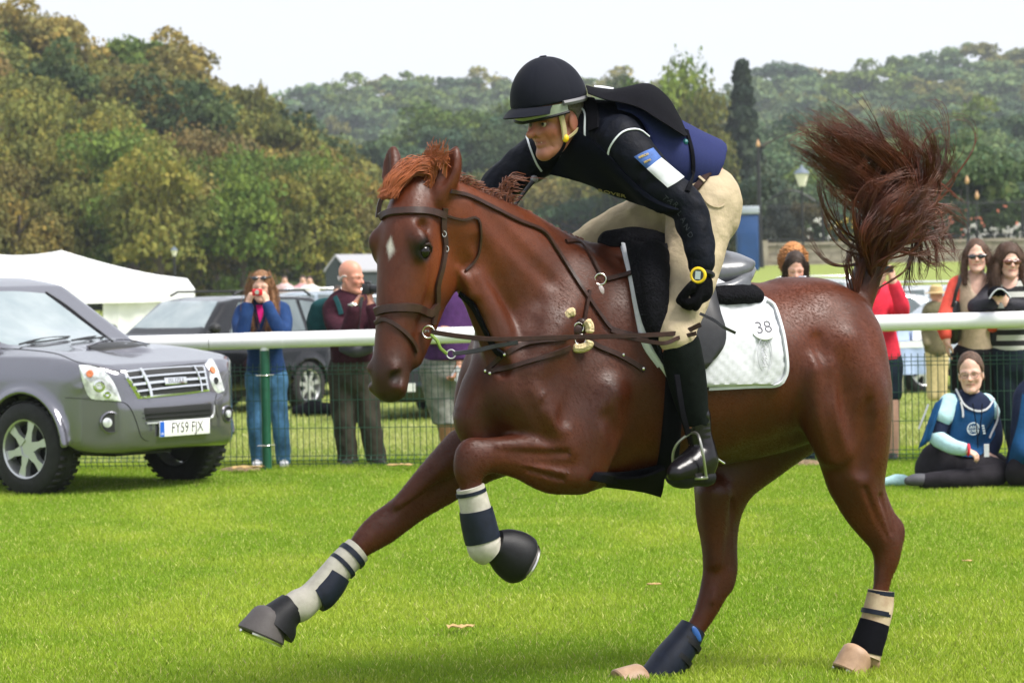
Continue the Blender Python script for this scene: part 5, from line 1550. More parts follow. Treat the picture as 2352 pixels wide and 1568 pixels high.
h1=hit_px(pbvh,1753,815);n_=h1[1];x_=unit(CR-n_*np.dot(CR,n_));y_=np.cross(n_,x_);greyp=mat('logo_grey',(.38,.38,.42),rough=.7)
mb=MB()
for a0,a1 in ((-1.2,1.0),(1.9,4.3)):
    mb.tube([h1[0]+n_*.010+x_*.034*math.cos(a)+y_*.068*math.sin(a) for a in np.linspace(a0,a1,14)],.0014,4)
for i in range(9):
    yy=-.045+.011*i
    mb.tube([h1[0]+n_*.010+x_*(-.012+.004*math.sin(i*2)+.008*t)+y_*(yy+.006*math.sin(3*t+i)) for t in range(4)],.0014,4)
mb.build('pad_logo',greyp,pad,smooth=True)
# flap, knee roll, stirrup
g_=coons([(1480,600),(1478,680),(1500,760),(1540,826),(1590,856)],[(1640,668),(1652,720),(1664,760),(1658,800),(1620,846)],18,16)
flap=drape('saddle_flap',g_,pbvh,blackleather,saddle,off=.010,thick=.012,smooth_d=5)
SF('knee_roll',fleece,[([(1500,590,.20,40,.05),(1504,660,.29,34,.05),(1508,730,.33,28,.04),(1514,780,.33,18,.03)],.02,True)],saddle,wob=(.003,60,5),smooth=1)
g_=coons([(1436,560),(1452,640),(1468,720),(1492,790),(1520,836)],[(1545,560),(1540,640),(1535,720),(1530,790),(1530,840)],18,10)
drape('front_block',g_,pbvh,fleece,saddle,off=.014,thick=.03,smooth_d=3)
mb=MB()
sp_=[H(1554,860,.43),H(1560,900,.45),H(1568,950,.45),H(1580,996,.41)]
ribbon(mb,sp_,[HL]*4,.026,.005);mb.build('stirrup_leather',blackcloth,saddle,smooth=True)
# stirrup iron
sx_=unit(HDIR*.25+HL*.97)
def sti(px,py,la):return H(px,py,la)
mb=MB()
arch=[H(1553,1094,.33),H(1545,1050,.33),H(1556,1018,.35),H(1584,996,.38),H(1600,995,.42),H(1608,1012,.46),H(1616,1050,.47),H(1622,1094,.455)]
arch=catmull(np.array(arch),5)
mb.tube(list(arch),.0055,8);st=mb.build('stirrup_iron',mat('stirrup_steel',(.38,.38,.35),rough=.35,metal=.9),saddle,smooth=True)
mb=MB();mb.box((H(1553,1098,.33)+H(1622,1097,.455))/2,(.13,.045,.012),np.array([unit(H(1622,1097,.455)-H(1553,1098,.33)),unit(np.cross([0,0,1],H(1622,1097,.455)-H(1553,1098,.33))),[0,0,1]]).T);bevel(mb.build('tread',bpy.data.materials['stirrup_steel'],st),.004)
# girth and stud guard
g_=coons([(1528,850),(1522,950),(1512,1040),(1500,1094)],[(1566,850),(1564,960),(1556,1050),(1548,1080)],16,8)
girth=drape('girth',g_,hbvh,blackcloth,saddle,off=.006,thick=.012)
g_=coons([(1362,1082),(1400,1080),(1460,1074),(1530,1056)],[(1350,1100),(1400,1104),(1460,1104),(1528,1096)],16,8)
drape('stud_guard',g_,hbvh,blackcloth,girth,off=.010,thick=.014,smooth_d=2)
sheet('guard_flap',[[H(*q) for q in r_] for r_ in [[(1344,1098,.12),(1400,1100,.16),(1470,1098,.18),(1528,1078,.2)],[(1343,1112,.04),(1400,1116,.05),(1470,1124,.05),(1524,1120,.05)],[(1346,1113,-.02),(1400,1120,-.04),(1474,1130,-.04),(1518,1142,-.02)]]],blackcloth,girth,.01)
# ---- bridle and reins
bridle=empty('bridle',HP(.05,.05,0),'dark brown leather bridle and reins on the chestnut horse','bridle')
shiny=mat('bridle_leather',(.032,.014,.010),rough=.34,spec=.35,noise=(50,.3),bump=(250,.2,.001))
def BS(name,pts,w,par,m=shiny,off=.004,th=.006,bvh=hbvh,fb=11.2):
    mb=MB();strap(mb,bvh,pts,w*1.35,off,th*1.3,fb=fb);return mb.build(name,m,par,smooth=True)
BS('browband',[(874,498),(900,489),(940,485),(985,486),(1022,495)],14,bridle,th=.008)
BS('cheekpiece',[(1022,478),(1018,520),(1021,565),(1014,613),(1004,655),(1003,695),(993,745)],11,bridle)
BS('cheekpiece',[(868,500),(872,470),(884,440)],9,bridle)
BS('noseband',[(862,716),(890,709),(930,706),(962,709),(986,720),(1004,700)],16,bridle,th=.009)
BS('flash_strap',[(862,742),(882,733),(905,743),(930,765),(948,788),(956,808)],8,bridle)
BS('throatlash',[(1026,496),(1062,505),(1094,501),(1103,540),(1096,588),(1070,622)],4.5,bridle,off=.003)
for q in ((1017,537),(1021,572)):
    h=hit_px(hbvh,*q);mb=MB();mb.tube([h[0]+h[1]*.012+CU*.010*math.sin(a)+CR*.007*math.cos(a) for a in np.linspace(0,2*PI,13)[:-1]],.002,5,closed=True);mb.build('buckle',steel,bridle,smooth=True)
bp=hit_px(hbvh,972,757);bp=bp[0] if bp is not None else P(975,757,11.0)
bd=depth_of(bp)-.02
def ring(px,py,d,r,name,par,m=steel,t=.0028,nrm=None):
    c_=P(px,py,d);mb=MB();ax1,ax2=CR,CU
    if nrm is not None:ax1=unit(np.cross(nrm,[0,0,1.0]));ax2=np.cross(nrm,ax1)
    mb.tube([c_+ax1*r*math.cos(a)+ax2*r*math.sin(a) for a in np.linspace(0,2*PI,21)[:-1]],t,6,closed=True);return mb.build(name,m,par,smooth=True)
ring(984,762,bd,.022,'bit_ring',bridle);mb=MB();mb.tube([P(984,760,bd),P(955,764,bd+.03)],.006,8);mb.build('bit_mouthpiece',steel,bridle,smooth=True)
def PR3(L):return [P(*q) for q in L]
def hband(name,L,w,par,m=leather,t=.004,nrm=None):
    pts=catmull(np.array(PR3(L)),6);mb=MB();ribbon(mb,list(pts),[nrm if nrm is not None else-CF]*len(pts),w*1.3,t*1.3);return mb.build(name,m,par,smooth=True)
hd=depth_of(H(1605,735,.46))
hband('rein',[(990,762,bd),(1064,773,bd+.02),(1144,779,bd+.03),(1300,774,depth_of(H(1300,774,.38))),(1453,771,depth_of(H(1453,771,.44))),(1560,764,depth_of(H(1560,764,.42))),(1610,745,depth_of(H(1610,745,.45)))],.014,bridle)
hband('rein',[(1608,720,hd),(1640,735,hd-.02),(1664,752,hd-.03),(1688,764,hd)],.009,bridle,m=blackleather)
hband('rein',[(1600,765,hd),(1560,775,hd),(1520,788,hd-.1),(1440,775,depth_of(H(1440,775,.42)))],.012,bridle)
hband('martingale_branch',[(1040,812,bd+.02),(1090,806,bd+.04),(1132,796,bd+.05),(1190,786,bd+.04)],.013,bridle,m=blackleather)
ring(1036,813,bd+.02,.016,'martingale_ring',bridle,mat('grey_ring',(.4,.4,.42),rough=.4))
mb=MB();mb.tube(PR3([(990,768,bd),(1004,782,bd-.01),(1012,800,bd),(1026,812,bd+.02)]),.006,6);mb.build('grass_wisp',mat('chewed_grass',(.16,.24,.04),rough=.7),bridle,smooth=True)
# ---- breastplate and martingale
bpl=empty('breastplate',H(1320,760,.3),'brown leather breastplate with cream sheepskin pads across the horse chest','breastplate')
BS('neck_strap',[(1034,438),(1084,454),(1136,480),(1190,508),(1246,532),(1275,570),(1302,610),(1346,678),(1392,742),(1408,757)],7.5,bpl,m=shiny)
BS('wither_strap',[(1298,556),(1330,558),(1350,580),(1366,610),(1376,630)],8,bpl,m=shiny)
BS('saddle_strap',[(1390,642),(1430,634),(1470,622),(1518,606)],9,bpl,m=leather,bvh=pbvh)
h=hit_px(hbvh,1379,641);ring(1379,641,depth_of(h[0])-.015,.021,'ring',bpl)
mb=MB();mb.ball(P(1378,668,depth_of(h[0])-.012),(.017,.008,.024),10);mb.build('tag',mat('tag_grey',(.35,.30,.30),rough=.4),bpl,smooth=True)
BS('neck_guard',[(1058,672),(1088,700),(1112,745),(1140,800),(1158,815)],15,bpl,m=blackcloth,fb=11.3)
BS('side_strap',[(1116,852),(1140,850),(1224,828),(1308,798)],9,bpl,m=leather)
BS('side_strap',[(1120,850),(1160,812),(1208,790),(1300,776)],9,bpl,m=leather)
BS('girth_strap',[(1345,775),(1372,795),(1418,814),(1452,832),(1480,850)],10,bpl,m=leather,bvh=pbvh)
BS('shoulder_strap',[(1338,745),(1346,700),(1352,668)],7,bpl,m=leather)
BS('rear_strap',[(1403,757),(1440,768),(1490,776)],12,bpl,m=leather,bvh=pbvh)
h=hit_px(hbvh,1335,765);dd=depth_of(h[0])-.02
ring(1330,752,dd,.018,'ring',bpl);ring(1333,780,dd,.020,'ring',bpl)
shp=mat('sheepskin',(.55,.44,.25),rough=1,noise=(60,.25),bump=(90,1,.01))
for L in ([(1292,758,dd),(1294,735,dd),(1306,720,dd),(1322,715,dd)],[(1346,735,dd),(1354,748,dd),(1354,765,dd)],[(1316,797,dd),(1332,800,dd),(1350,794,dd),(1356,782,dd)]):
    mb=MB();pts=catmull(np.array(PR3(L)),4);mb.tube(list(pts),[.010]+[.017]*(len(pts)-2)+[.010],8);mb.build('sheepskin_pad',shp,bpl,smooth=True)
mb=MB();mb.ball(P(1325,760,dd+.01),(.034,.016,.030),12);mb.ball(P(1336,742,dd+.01),(.02,.014,.02),10);mb.build('ring_leather',leather,bpl,smooth=True)
for q in ((1119,852),(1160,812),(1128,858),(1476,846),(1430,815)):
    h=hit_px(pbvh,*q)
    if h is not None:mb=MB();mb.ball(h[0]+h[1]*.010,(.006,.005,.007),8);mb.build('buckle',steel,bpl,smooth=True)
# ================================================================== RAIL AND MESH FENCE
white_rail=mat('white_rail',(.80,.80,.82),rough=.35,spec=.4,noise=(3,.05))
greenpost=mat('green_post',(.008,.085,.045),rough=.45,noise=(20,.2))
wirem=mat('green_wire',(.010,.060,.035),rough=.5)
B0,B1=G(612,1078),G(1835,1066)
fdir=unit(B1-B0);fdir[2]=0;fn=np.array([-fdir[1],fdir[0],0])
def FPt(px):
    """point of the fence line below picture column px"""
    r=ray(px,1000);n=fn;t=np.dot(B0-CP,n)/np.dot(np.array([r[0],r[1],0]),n);p=CP+r*t;return np.array([p[0],p[1],0.0])
def railz(p):
    k=np.dot(p-B0,fdir)/np.dot(B1-B0,fdir);return 1.068+k*.045
ends=[-420,30,560,660,1560,1880,2420,2900]
rail=empty('guard_rail',FPt(1100),'long white plastic running rail crossing the whole field behind the horse','rail')
L_,R_=FPt(-700),FPt(3100)
n_seg=6
for i in range(n_seg):
    a=L_+(R_-L_)*i/n_seg;b=L_+(R_-L_)*(i+1)/n_seg
    a=a+[0,0,railz(a)];b=b+[0,0,railz(b)]
    mb=MB();mb.tube([a+fdir*.003,b-fdir*.003],.066,20);mb.build('rail_tube',white_rail,rail,smooth=True)
for px in (612,1835):
    c_=FPt(px);z=railz(c_)
    mb=MB();mb.tube([c_-fdir*.17+[0,0,railz(c_-fdir*.17)],c_+fdir*.17+[0,0,railz(c_+fdir*.17)]],.0685,20);mb.build('collar',white_rail,rail,smooth=True)
    pst=empty('rail_post',c_,'green and white rail post in front of the woman with the red camera' if px<900 else 'green and white rail post seen under the belly of the horse','post','posts of the white rail')
    mb=MB();mb.tube([c_+[0,0,.98],c_+[0,0,z-.05]],.037,16);mb.build('post_cap',white_rail,pst,smooth=True)
    mb=MB();mb.tube([c_+[0,0,-.05],c_+[0,0,.985]],.040,16);mb.build('post',greenpost,pst,smooth=True)
    for hz in (.78,.20):
        mb=MB();mb.tube([c_+[.044*math.cos(a),.044*math.sin(a),hz] for a in np.linspace(0,2*PI,13)[:-1]],.004,5,closed=True);mb.tube([c_+np.array([-.075,-.035,hz]),c_+np.array([.075,-.035,hz+.004])],.004,5);mb.build('wire_clip',steel,pst,smooth=True)
    mb=Field(c_-[.5,.5,.1],c_+[.5,.5,.3],.02);mb.ell(c_+[.05 if px>900 else-.22,-.06,-.01],(.19,.12,.05),k=0);mb.wobble(.006,30,3)
    v,f=mb.mesh(1);o=mesh_np('soil_mound',v,f,bpy.data.materials.get('soil') or mat('soil',(.20,.14,.08),rough=1,noise=(30,.5),bump=(60,1,.02)));centre_origin(o);tag(o,'small heap of dry soil at the foot of the rail post'+(' by the woman' if px<900 else ' under the horse'),'soil heap','soil heaps at the posts')
pitch=.052;nw=47;plen=pitch*nw+.06
fz=[(.04,0),(.065,.03),(.10,0),(.135,0),(.36,0),(.58,0),(.76,0),(.785,.03),(.82,.0),(.865,0)]
wv=MB();wv.tube([(0,-o_,z) for z,o_ in [(.02,0),(.04,0),(.072,.028),(.105,0),(.20,0),(.50,0),(.78,0),(.812,.028),(.845,0),(.875,0)]],.0031,4)
wme=bpy.data.meshes.new('wire');wme.from_pydata(wv.v,[],wv.f);wme.materials.append(wirem)
hv3=MB();hv3.tube([(0,0,0),(plen-.05,0,0)],.003,4);hme=bpy.data.meshes.new('cross_wire');hme.from_pydata(hv3.v,[],hv3.f);hme.materials.append(wirem)
ang=math.atan2(fdir[1],fdir[0]);back=FPt(560)+fn*.075
k0=-2
names={-2:'behind the grey pickup',-1:'in front of the woman in blue',0:'behind the horse head',1:'behind the horse chest',2:'behind the horse belly',3:'behind the near hind leg',4:'behind the seated marshal',5:'at the right edge'}
for k in range(-3,4):
    o0=back+fdir*(plen*k-.4)
    pc=CX+FPX*np.dot(o0+fdir*plen/2-CP,CR)/depth_of(o0)
    wh=min([(250,'beside and behind the grey pickup'),(760,'in front of the couple with cameras'),(1450,'hidden mostly behind the horse chest'),(1900,"behind the horse's hind legs"),(2300,'behind the seated woman in the blue bib')],key=lambda m_:abs(m_[0]-pc))
    fp=bpy.data.objects.new('mesh_fence',None);COL.objects.link(fp);fp.location=V(o0);fp.rotation_euler=(0,0,ang)
    pz=int(round(pc));tag(fp,'green wire mesh fence panel '+{-3:'running out of the picture left of the pickup',-2:'hidden behind the grey pickup',-1:'in front of the woman in blue and the pickup nose',0:'in front of the bald man',1:'behind the horse chest and forelegs',2:'behind the belly and the hind legs',3:'behind the seated woman in the blue bib'}[k],'fence','green mesh fence panels under the rail')
    for i in range(nw):
        w_=bpy.data.objects.new('wire',wme);COL.objects.link(w_);w_.parent=fp;w_.location=(.03+pitch*(i+.5),0,0)
    for z,yy in ((.04,0),(.072,.028),(.105,0),(.335,0),(.565,0),(.78,0),(.812,.028),(.845,0)):
        w_=bpy.data.objects.new('cross_wire',hme);COL.objects.link(w_);w_.parent=fp;w_.location=(.02,-yy-.006,z)

# ================================================================== CARS
def poly_sd(poly,A,B):
    """signed distance to a closed polygon on 2D arrays"""
    P_=np.asarray(poly,float);d=np.full(np.broadcast(A,B).shape,1e9);s_=np.ones(d.shape)
    n=len(P_)
    for i in range(n):
        j=(i-1) % n;ex,ey=P_[j]-P_[i];wx,wy=A-P_[i][0],B-P_[i][1]
        t=np.clip((wx*ex+wy*ey)/(ex*ex+ey*ey),0,1);bx,by=wx-ex*t,wy-ey*t
        d=np.minimum(d,bx*bx+by*by)
        c1=B >= P_[i][1];c2=B<P_[j][1];c3=ex*wy>ey*wx
        m=(c1 & c2 & c3) | (~c1 & ~c2 & ~c3);s_=np.where(m,-s_,s_)
    return (s_*np.sqrt(d)).astype(np.float32)
def smax(a,b,k):
    h=np.maximum(k-np.abs(a-b),0)/k;return np.maximum(a,b)+h*h*k*.25
def smin(a,b,k):
    h=np.maximum(k-np.abs(a-b),0)/k;return np.minimum(a,b)-h*h*k*.25
def sym(half):return half+[(a,-b) for a,b in half[::-1] if b != 0]
def car_body(side,plan,sec,cab_side,cab_sec,axles,archr,W,vs,kr=.06,flare=.02,kc=.10,crown=.03):
    x0=min(p[0] for p in side)-.1;x1=max(p[0] for p in side)+.1;z1=max(p[1] for p in cab_side)+.08
    F=Field((x0,-W/2-.12,.1),(x1,W/2+.12,z1),vs)
    X,Y,Z=F.ax
    sxz=poly_sd(side,X[:,None],Z[None,:])[:,None,:];pxy=poly_sd(sym(plan),X[:,None],Y[None,:])[:,:,None];syz=poly_sd(sec,Y[:,None],Z[None,:])[None]
    low=smax(smax(sxz,pxy,kr),syz,kr)
    zc=Z[None,None,:]+(Y[None,:,None]/(W/2)) ** 2*crown
    c=smax(poly_sd(cab_side,X[:,None],Z[None,:])[:,None,:]+0*Y[None,:,None],poly_sd(cab_sec,Y[:,None],Z[None,:])[None],kc)
    # windscreen and tail bow outwards
    F.d=smin(low,c,.03).astype(np.float32)
    for ax_ in axles:
        for g in (1,-1):
            r_=np.sqrt((X[:,None,None]-ax_) ** 2+(Z[None,None,:]-.34) ** 2)
            yy=Y[None,:,None]*g
            ring_=np.sqrt((r_-archr-.012) ** 2+(yy-(W/2-.012)) ** 2)-flare
            F.d=smin(F.d,np.where(Z[None,None,:]>.36,ring_,.5).astype(np.float32),.04)
            cyl=np.maximum(r_-archr,(W/2-.30)-yy)
            F.d=np.maximum(F.d,-cyl.astype(np.float32)).astype(np.float32)
    return F
def drape3(name,S,D,bvh,m,parent,off=.004,thick=.006,M4=None,rim=False):
    """grid of start points shot along D onto the shell (car's own frame)"""
    nv,nu=S.shape[:2];pos=np.zeros((nv,nu,3));nor=np.zeros((nv,nu,3));D=unit(D);last=None
    ok=np.zeros((nv,nu),bool)
    for i in range(nv):
        for j in range(nu):
            h=bvh.ray_cast(V(S[i,j]),V(D))
            if h[0] is not None:pos[i,j]=h[0];nor[i,j]=h[1];ok[i,j]=True
    if not ok.any():return None
    dist=np.where(ok,((pos-S) @ D),np.nan);md=np.nanmean(dist)
    dist=np.where(ok,dist,md)
    for _ in range(2):
        e=np.pad(dist,1,mode='edge');dist=(e[:-2,1:-1]+e[2:,1:-1]+e[1:-1,:-2]+e[1:-1,2:]+2*dist)/6
    pos=S+D*dist[...,None]-D*off
    v=[*(pos).reshape(-1,3),*(pos-D*thick).reshape(-1,3)];N=nu*nv;f=[]
    for i in range(nv-1):
        for j in range(nu-1):
            a,b,c,d=i*nu+j,i*nu+j+1,(i+1)*nu+j+1,(i+1)*nu+j;f += [[a,d,c,b],[N+a,N+b,N+c,N+d]]
    rm=[j for j in range(nu)]+[i*nu+nu-1 for i in range(1,nv)]+[(nv-1)*nu+j for j in range(nu-2,-1,-1)]+[i*nu for i in range(nv-2,0,-1)]
    for a,b in zip(rm,rm[1:]+rm[:1]):f.append([a,b,N+b,N+a])
    mb=MB();mb.add(v,f);return mb.build(name,m,parent,smooth=True,local=True)
def c3(top,bot,nu,nv,fix,val):
    g=coons(top,bot,nu,nv);S=np.zeros((nv,nu,3));idx=[i for i in range(3) if i != fix]
    S[...,idx[0]]=g[...,0];S[...,idx[1]]=g[...,1];S[...,fix]=val;return S
def paintmat(name,metal=.8,rough=.16):
    m=bpy.data.materials.new(name);m.use_nodes=True;t=m.node_tree;b=t.nodes['Principled BSDF'];oi=t.nodes.new('ShaderNodeObjectInfo');t.links.new(oi.outputs['Color'],b.inputs['Base Color'])
    b.inputs['Metallic'].default_value=metal;b.inputs['Roughness'].default_value=rough;b.inputs['Coat Weight'].default_value=.8;b.inputs['Coat Roughness'].default_value=.05
    n=t.nodes.new('ShaderNodeTexNoise');n.inputs['Scale'].default_value=3;tc=t.nodes.new('ShaderNodeTexCoord');t.links.new(tc.outputs['Object'],n.inputs['Vector']);mr=t.nodes.new('ShaderNodeMapRange');mr.inputs[3].default_value=rough-.06;mr.inputs[4].default_value=rough+.12;t.links.new(n.outputs[0],mr.inputs[0]);t.links.new(mr.outputs[0],b.inputs['Roughness'])
    return m
carpaint=paintmat('car_paint')
glassm=mat('car_glass',(.04,.06,.065),rough=.04,spec=1.0,metal=.0,coat=1,noise=(1.5,.6,(.17,.21,.22)))
screenm=mat('windscreen_glass',(.13,.18,.20),rough=.06,spec=1.0,coat=1,noise=(1.3,.8,(.34,.38,.38)))  # pale base colour stands in for sky reflected in the glass
tyrem=mat('tyre',(.012,.012,.013),rough=.8,noise=(20,.4),bump=(60,.6,.006))
alloy=mat('alloy',(.55,.56,.57),rough=.3,metal=.7)
chrome=mat('chrome',(.85,.86,.87),rough=.12,metal=1)
blackplastic=mat('black_plastic',(.012,.012,.013),rough=.5)
lampglass=mat('lamp_glass',(.62,.64,.66),rough=.08,spec=.8,metal=.25,coat=1,noise=(16,.5))
redlens=mat('red_lens',(.45,.01,.01),rough=.15,coat=1)
amber=mat('amber_lens',(.60,.18,.08),rough=.2)
trimwhite=mat('bright_trim',(.7,.71,.73),rough=.2,metal=.6)
platewhite=mat('plate_white',(.80,.80,.78),rough=.4)
plateblue=mat('plate_blue',(.01,.10,.50),rough=.4)
plateblack=mat('plate_black',(.01,.01,.01),rough=.5)
def wheel_meshes(R_,Wd,rimr,spokes=6,steer=0.0):
    t=MB();prof=[]
    for r,h in ((rimr,-.5),(rimr+.01,-.52),(R_*.93,-.5),(R_-.008,-.40),(R_,-.2),(R_,.2),(R_-.008,.40),(R_*.93,.5),(rimr+.01,.52),(rimr,.5)):prof.append((r,h*Wd))
    t.lathe(prof,40,(0,0,0),(0,1,0),(1,0,0),close=False)
    for k in range(36):   # tread blocks
        a=2*PI*k/36
        for off in (-.3,.3):
            c_=np.array([math.cos(a+off*.1)*R_,off*Wd,math.sin(a+off*.1)*R_]);Mx=np.array([[math.cos(a),0,math.sin(a)],[0,1,0],[-math.sin(a),0,math.cos(a)]]).T
            t.box(c_,(.006,Wd*.34,.035),Mx)
    m1=bpy.data.meshes.new('tyre');m1.from_pydata(t.v,[],t.f);m1.materials.append(tyrem);m1.polygons.foreach_set('use_smooth',[True]*len(m1.polygons))
    r=MB();r.lathe([(rimr,-.5*Wd),(rimr*.95,-.47*Wd),(rimr*.93,-.2*Wd),(rimr*.90,.3*Wd),(rimr,.48*Wd)],36,(0,0,0),(0,1,0),(1,0,0),close=False)
    r.lathe([(.001,-.36*Wd),(rimr*.30,-.36*Wd),(rimr*.34,-.30*Wd),(rimr*.34,-.1*Wd),(.001,-.1*Wd)],20,(0,0,0),(0,1,0),(1,0,0),close=False)
    for k in range(spokes):
        a=2*PI*k/spokes+.26;d=np.array([math.cos(a),0,math.sin(a)]);s_=np.array([-math.sin(a),0,math.cos(a)])
        w0,w1=rimr*.17,rimr*.13
        poly=[d*rimr*.26-s_*w0,d*rimr*.6-s_*w1*.8,d*rimr*.95-s_*w1*1.25,d*rimr*.95+s_*w1*1.25,d*rimr*.6+s_*w1*.8,d*rimr*.26+s_*w0]
        r.prism(poly,(0,-.40*Wd,0),(0,-.20*Wd,0))
    m2=bpy.data.meshes.new('rim');m2.from_pydata(r.v,[],r.f);m2.materials.append(alloy)
    hb=MB();hb.lathe([(.001,-.05*Wd),(rimr*.9,-.05*Wd),(rimr*.9,0),(.001,0)],24,(0,0,0),(0,1,0),(1,0,0),close=False)
    m3=bpy.data.meshes.new('brake_disc');m3.from_pydata(hb.v,[],hb.f);m3.materials.append(blackplastic)
    return m1,m2,m3
def add_wheel(root,meshes,x,y,R_,steer=0):
    w=bpy.data.objects.new('wheel',meshes[0]);COL.objects.link(w);w.parent=root;w.location=(x,y,R_-.015);w.rotation_euler=(0,0,(PI if y>0 else 0)+steer)
    for nm,me in (('rim',meshes[1]),('brake_disc',meshes[2])):
        q=bpy.data.objects.new(nm,me);COL.objects.link(q);q.parent=w
    return w
# ---- the grey pickup at the left
hd_=R(-39)     # heading of the bonnet, from +X
HDG=np.array([math.cos(hd_),math.sin(hd_),0]);LFT=np.array([-math.sin(hd_),math.cos(hd_),0])
near=G(84,1134);AX=near+LFT*.78
truck=empty('pickup_truck',AX,'metallic grey pickup truck with chrome grille and plate FY59 FJX parked on the grass','pickup truck',rz=hd_)
TM=np.array(wm(truck))
Ft=car_body(
    [(.66,.30),(.77,.33),(.80,.45),(.79,.66),(.755,.71),(.72,.90),(.62,.965),(.2,1.06),(-.50,1.155),(-2.9,1.16),(-3.95,1.15),(-3.95,.40),(-.6,.34)],
    [(.80,0),(.79,.30),(.72,.58),(.52,.81),(.30,.885),(-.1,.90),(-4.0,.89)],
    [(-.70,.26),(-.87,.36),(-.90,.62),(-.885,.88),(-.80,1.03),(-.60,1.11),(0,1.19),(.60,1.11),(.80,1.03),(.885,.88),(.90,.62),(.87,.36),(.70,.26)],
    [(-.42,1.08),(-1.12,1.56),(-1.38,1.64),(-2.0,1.665),(-2.5,1.62),(-2.72,1.08)],
    [(-.80,1.0),(-.60,1.60),(-.40,1.66),(0,1.675),(.40,1.66),(.60,1.60),(.80,1.0)],(0,-3.05),.415,1.80,.0155,kr=.07,flare=.032,kc=.09)
Ft.ell((-.02,0,1.055),(.34,.32,.060),k=.04)
Ft.groove([(-4,-.895,.75),(.55,-.80,.80)],.03,-.004)
v,f=Ft.mesh(3)
vw=v @ TM[:3,:3].T+TM[:3,3]
tb=mesh_np('body',vw,f,carpaint,truck);tb.color=(.19,.188,.215,1);tbvh=bvh_of(vw,f)
lb_v=bvh_of(v,f)
for g in (1,-1):
    for top,bot in (([(-1.42,1.55),(-1.93,1.575)],[(-1.06,1.21),(-1.93,1.21)]),([(-2.02,1.575),(-2.34,1.55)],[(-2.02,1.21),(-2.52,1.21)])):drape3('side_window',c3(top,bot,8,7,1,1.5*g),(0,-g,0),lb_v,glassm,truck,off=.004,thick=.004)
WT=wheel_meshes(.36,.235,.222,6)
for x,y in ((0,-.78),(0,.78),(-3.05,-.78),(-3.05,.78)):add_wheel(truck,WT,x,y,.36,steer=R(0) if x<-1 else R(4))
mb=MB();mb.box((-1.6,0,.42),(3.9,1.25,.26));mb.tube([(0,-.6,.36),(0,.6,.36)],.06,8);mb.box((-.1,0,.33),(.9,.6,.14));mb.box((.30,0,.38),(.3,1.0,.16));mb.tube([(-.1,-.62,.30),(.35,-.3,.42)],.025,6);mb.tube([(-.1,.62,.30),(.35,.3,.42)],.025,6);mb.build('chassis',blackplastic,truck,local=True)
def TD(name,a,b,nu,nv,m,par=truck,off=.003,th=.008,sm=2):return drape(name,coons(a,b,nu,nv),tbvh,m,par,off=off,thick=th,fb=22.5,smooth_d=sm,mind=False)
hl=TD('headlight',[(181,839),(212,841),(245,857),(266,888),(278,921)],[(181,840),(191,880),(207,914),(245,919),(278,922)],14,8,lampglass)
for (q,r_,m_) in (((206,858),.028,amber),((228,886),.045,chrome),((246,905),.030,chrome),((226,886),.025,lampglass)):
    h=hit_px(tbvh,*q);mb=MB();mb.lathe([(r_,.002),(r_*.98,.014),(r_*.6,.016),(.001,.012)],20,h[0],h[1],close=False);mb.build('lamp',m_,hl,smooth=True)
hl2=TD('headlight',[(472,834),(484,822),(496,840),(506,868),(514,895)],[(472,836),(479,862),(487,888),(494,904),(514,897)],10,6,lampglass)
for (q,r_,m_) in (((487,850),.03,amber),((494,874),.03,plateblack)):
    h=hit_px(tbvh,*q)
    if h:mb=MB();mb.lathe([(r_,.002),(r_*.9,.013),(.001,.012)],16,h[0],h[1],close=False);mb.build('lamp',m_,hl2,smooth=True)
gr=TD('grille',[(276,853),(340,847),(410,842),(469,840)],[(316,916),(370,911),(430,905),(480,898)],24,10,chrome,th=.010)
TD('grille_mesh',[(283,857),(340,851),(410,846),(465,844)],[(318,911),(370,906),(430,901),(474,894)],24,8,plateblack,gr,off=.012,th=.004)
for k in range(3):
    t0=.22+.28*k
    a=(np.array([283,857])*(1-t0)+np.array([318,911])*t0);b=(np.array([465,844])*(1-t0)+np.array([474,894])*t0)
    mb=MB();strap(mb,tbvh,[tuple(a),tuple((a*.66+b*.34)+[0,-1]),tuple((a*.33+b*.67)+[0,-1]),tuple(b)],5 if k != 1 else 7,.018,.012,fb=22.5);mb.build('grille_bar',chrome,gr,smooth=True)
for L in ([(318,852),(330,872),(338,892),(342,912)],[(440,846),(449,862),(455,882),(457,900)]):
    mb=MB();strap(mb,tbvh,L,9 if L[0][0]<400 else 5,.022,.014,fb=22.5);mb.build('grille_bar',chrome,gr,smooth=True)
h=hit_px(tbvh,396,876);n_=h[1];x_=unit(LFT-n_*np.dot(LFT,n_));y_=np.cross(n_,x_)
mb=MB();mb.box(h[0]+n_*.034,(.23,.055,.010),np.array([x_,y_,n_]).T);bg_=bevel(mb.build('badge',chrome,gr),.003)
text_mesh('ISUZU',.062,mat('badge_dark',(.12,.12,.13),rough=.4),frame4(h[0]+n_*.0395,x_,y_),bg_,depth=.001,font_scale=(.95,.85),off=.0)
lg=TD('lower_grille',[(324,937),(380,934),(440,929),(485,926)],[(332,966),(380,963),(440,959),(485,955)],20,6,plateblack,th=.004)
for t0 in (.45,.8):
    mb=MB();strap(mb,tbvh,[(329,937+29*t0),(400,932+29*t0),(480,926+29*t0)],2.2,.010,.008,fb=22.5);mb.build('lower_bar',blackplastic,lg,smooth=True)
mb=MB();strap(mb,tbvh,[(336,972),(400,968),(470,962),(487,955),(489,930)],4,.004,.012,fb=22.5);mb.build('bumper_lip',trimwhite,truck,smooth=True)
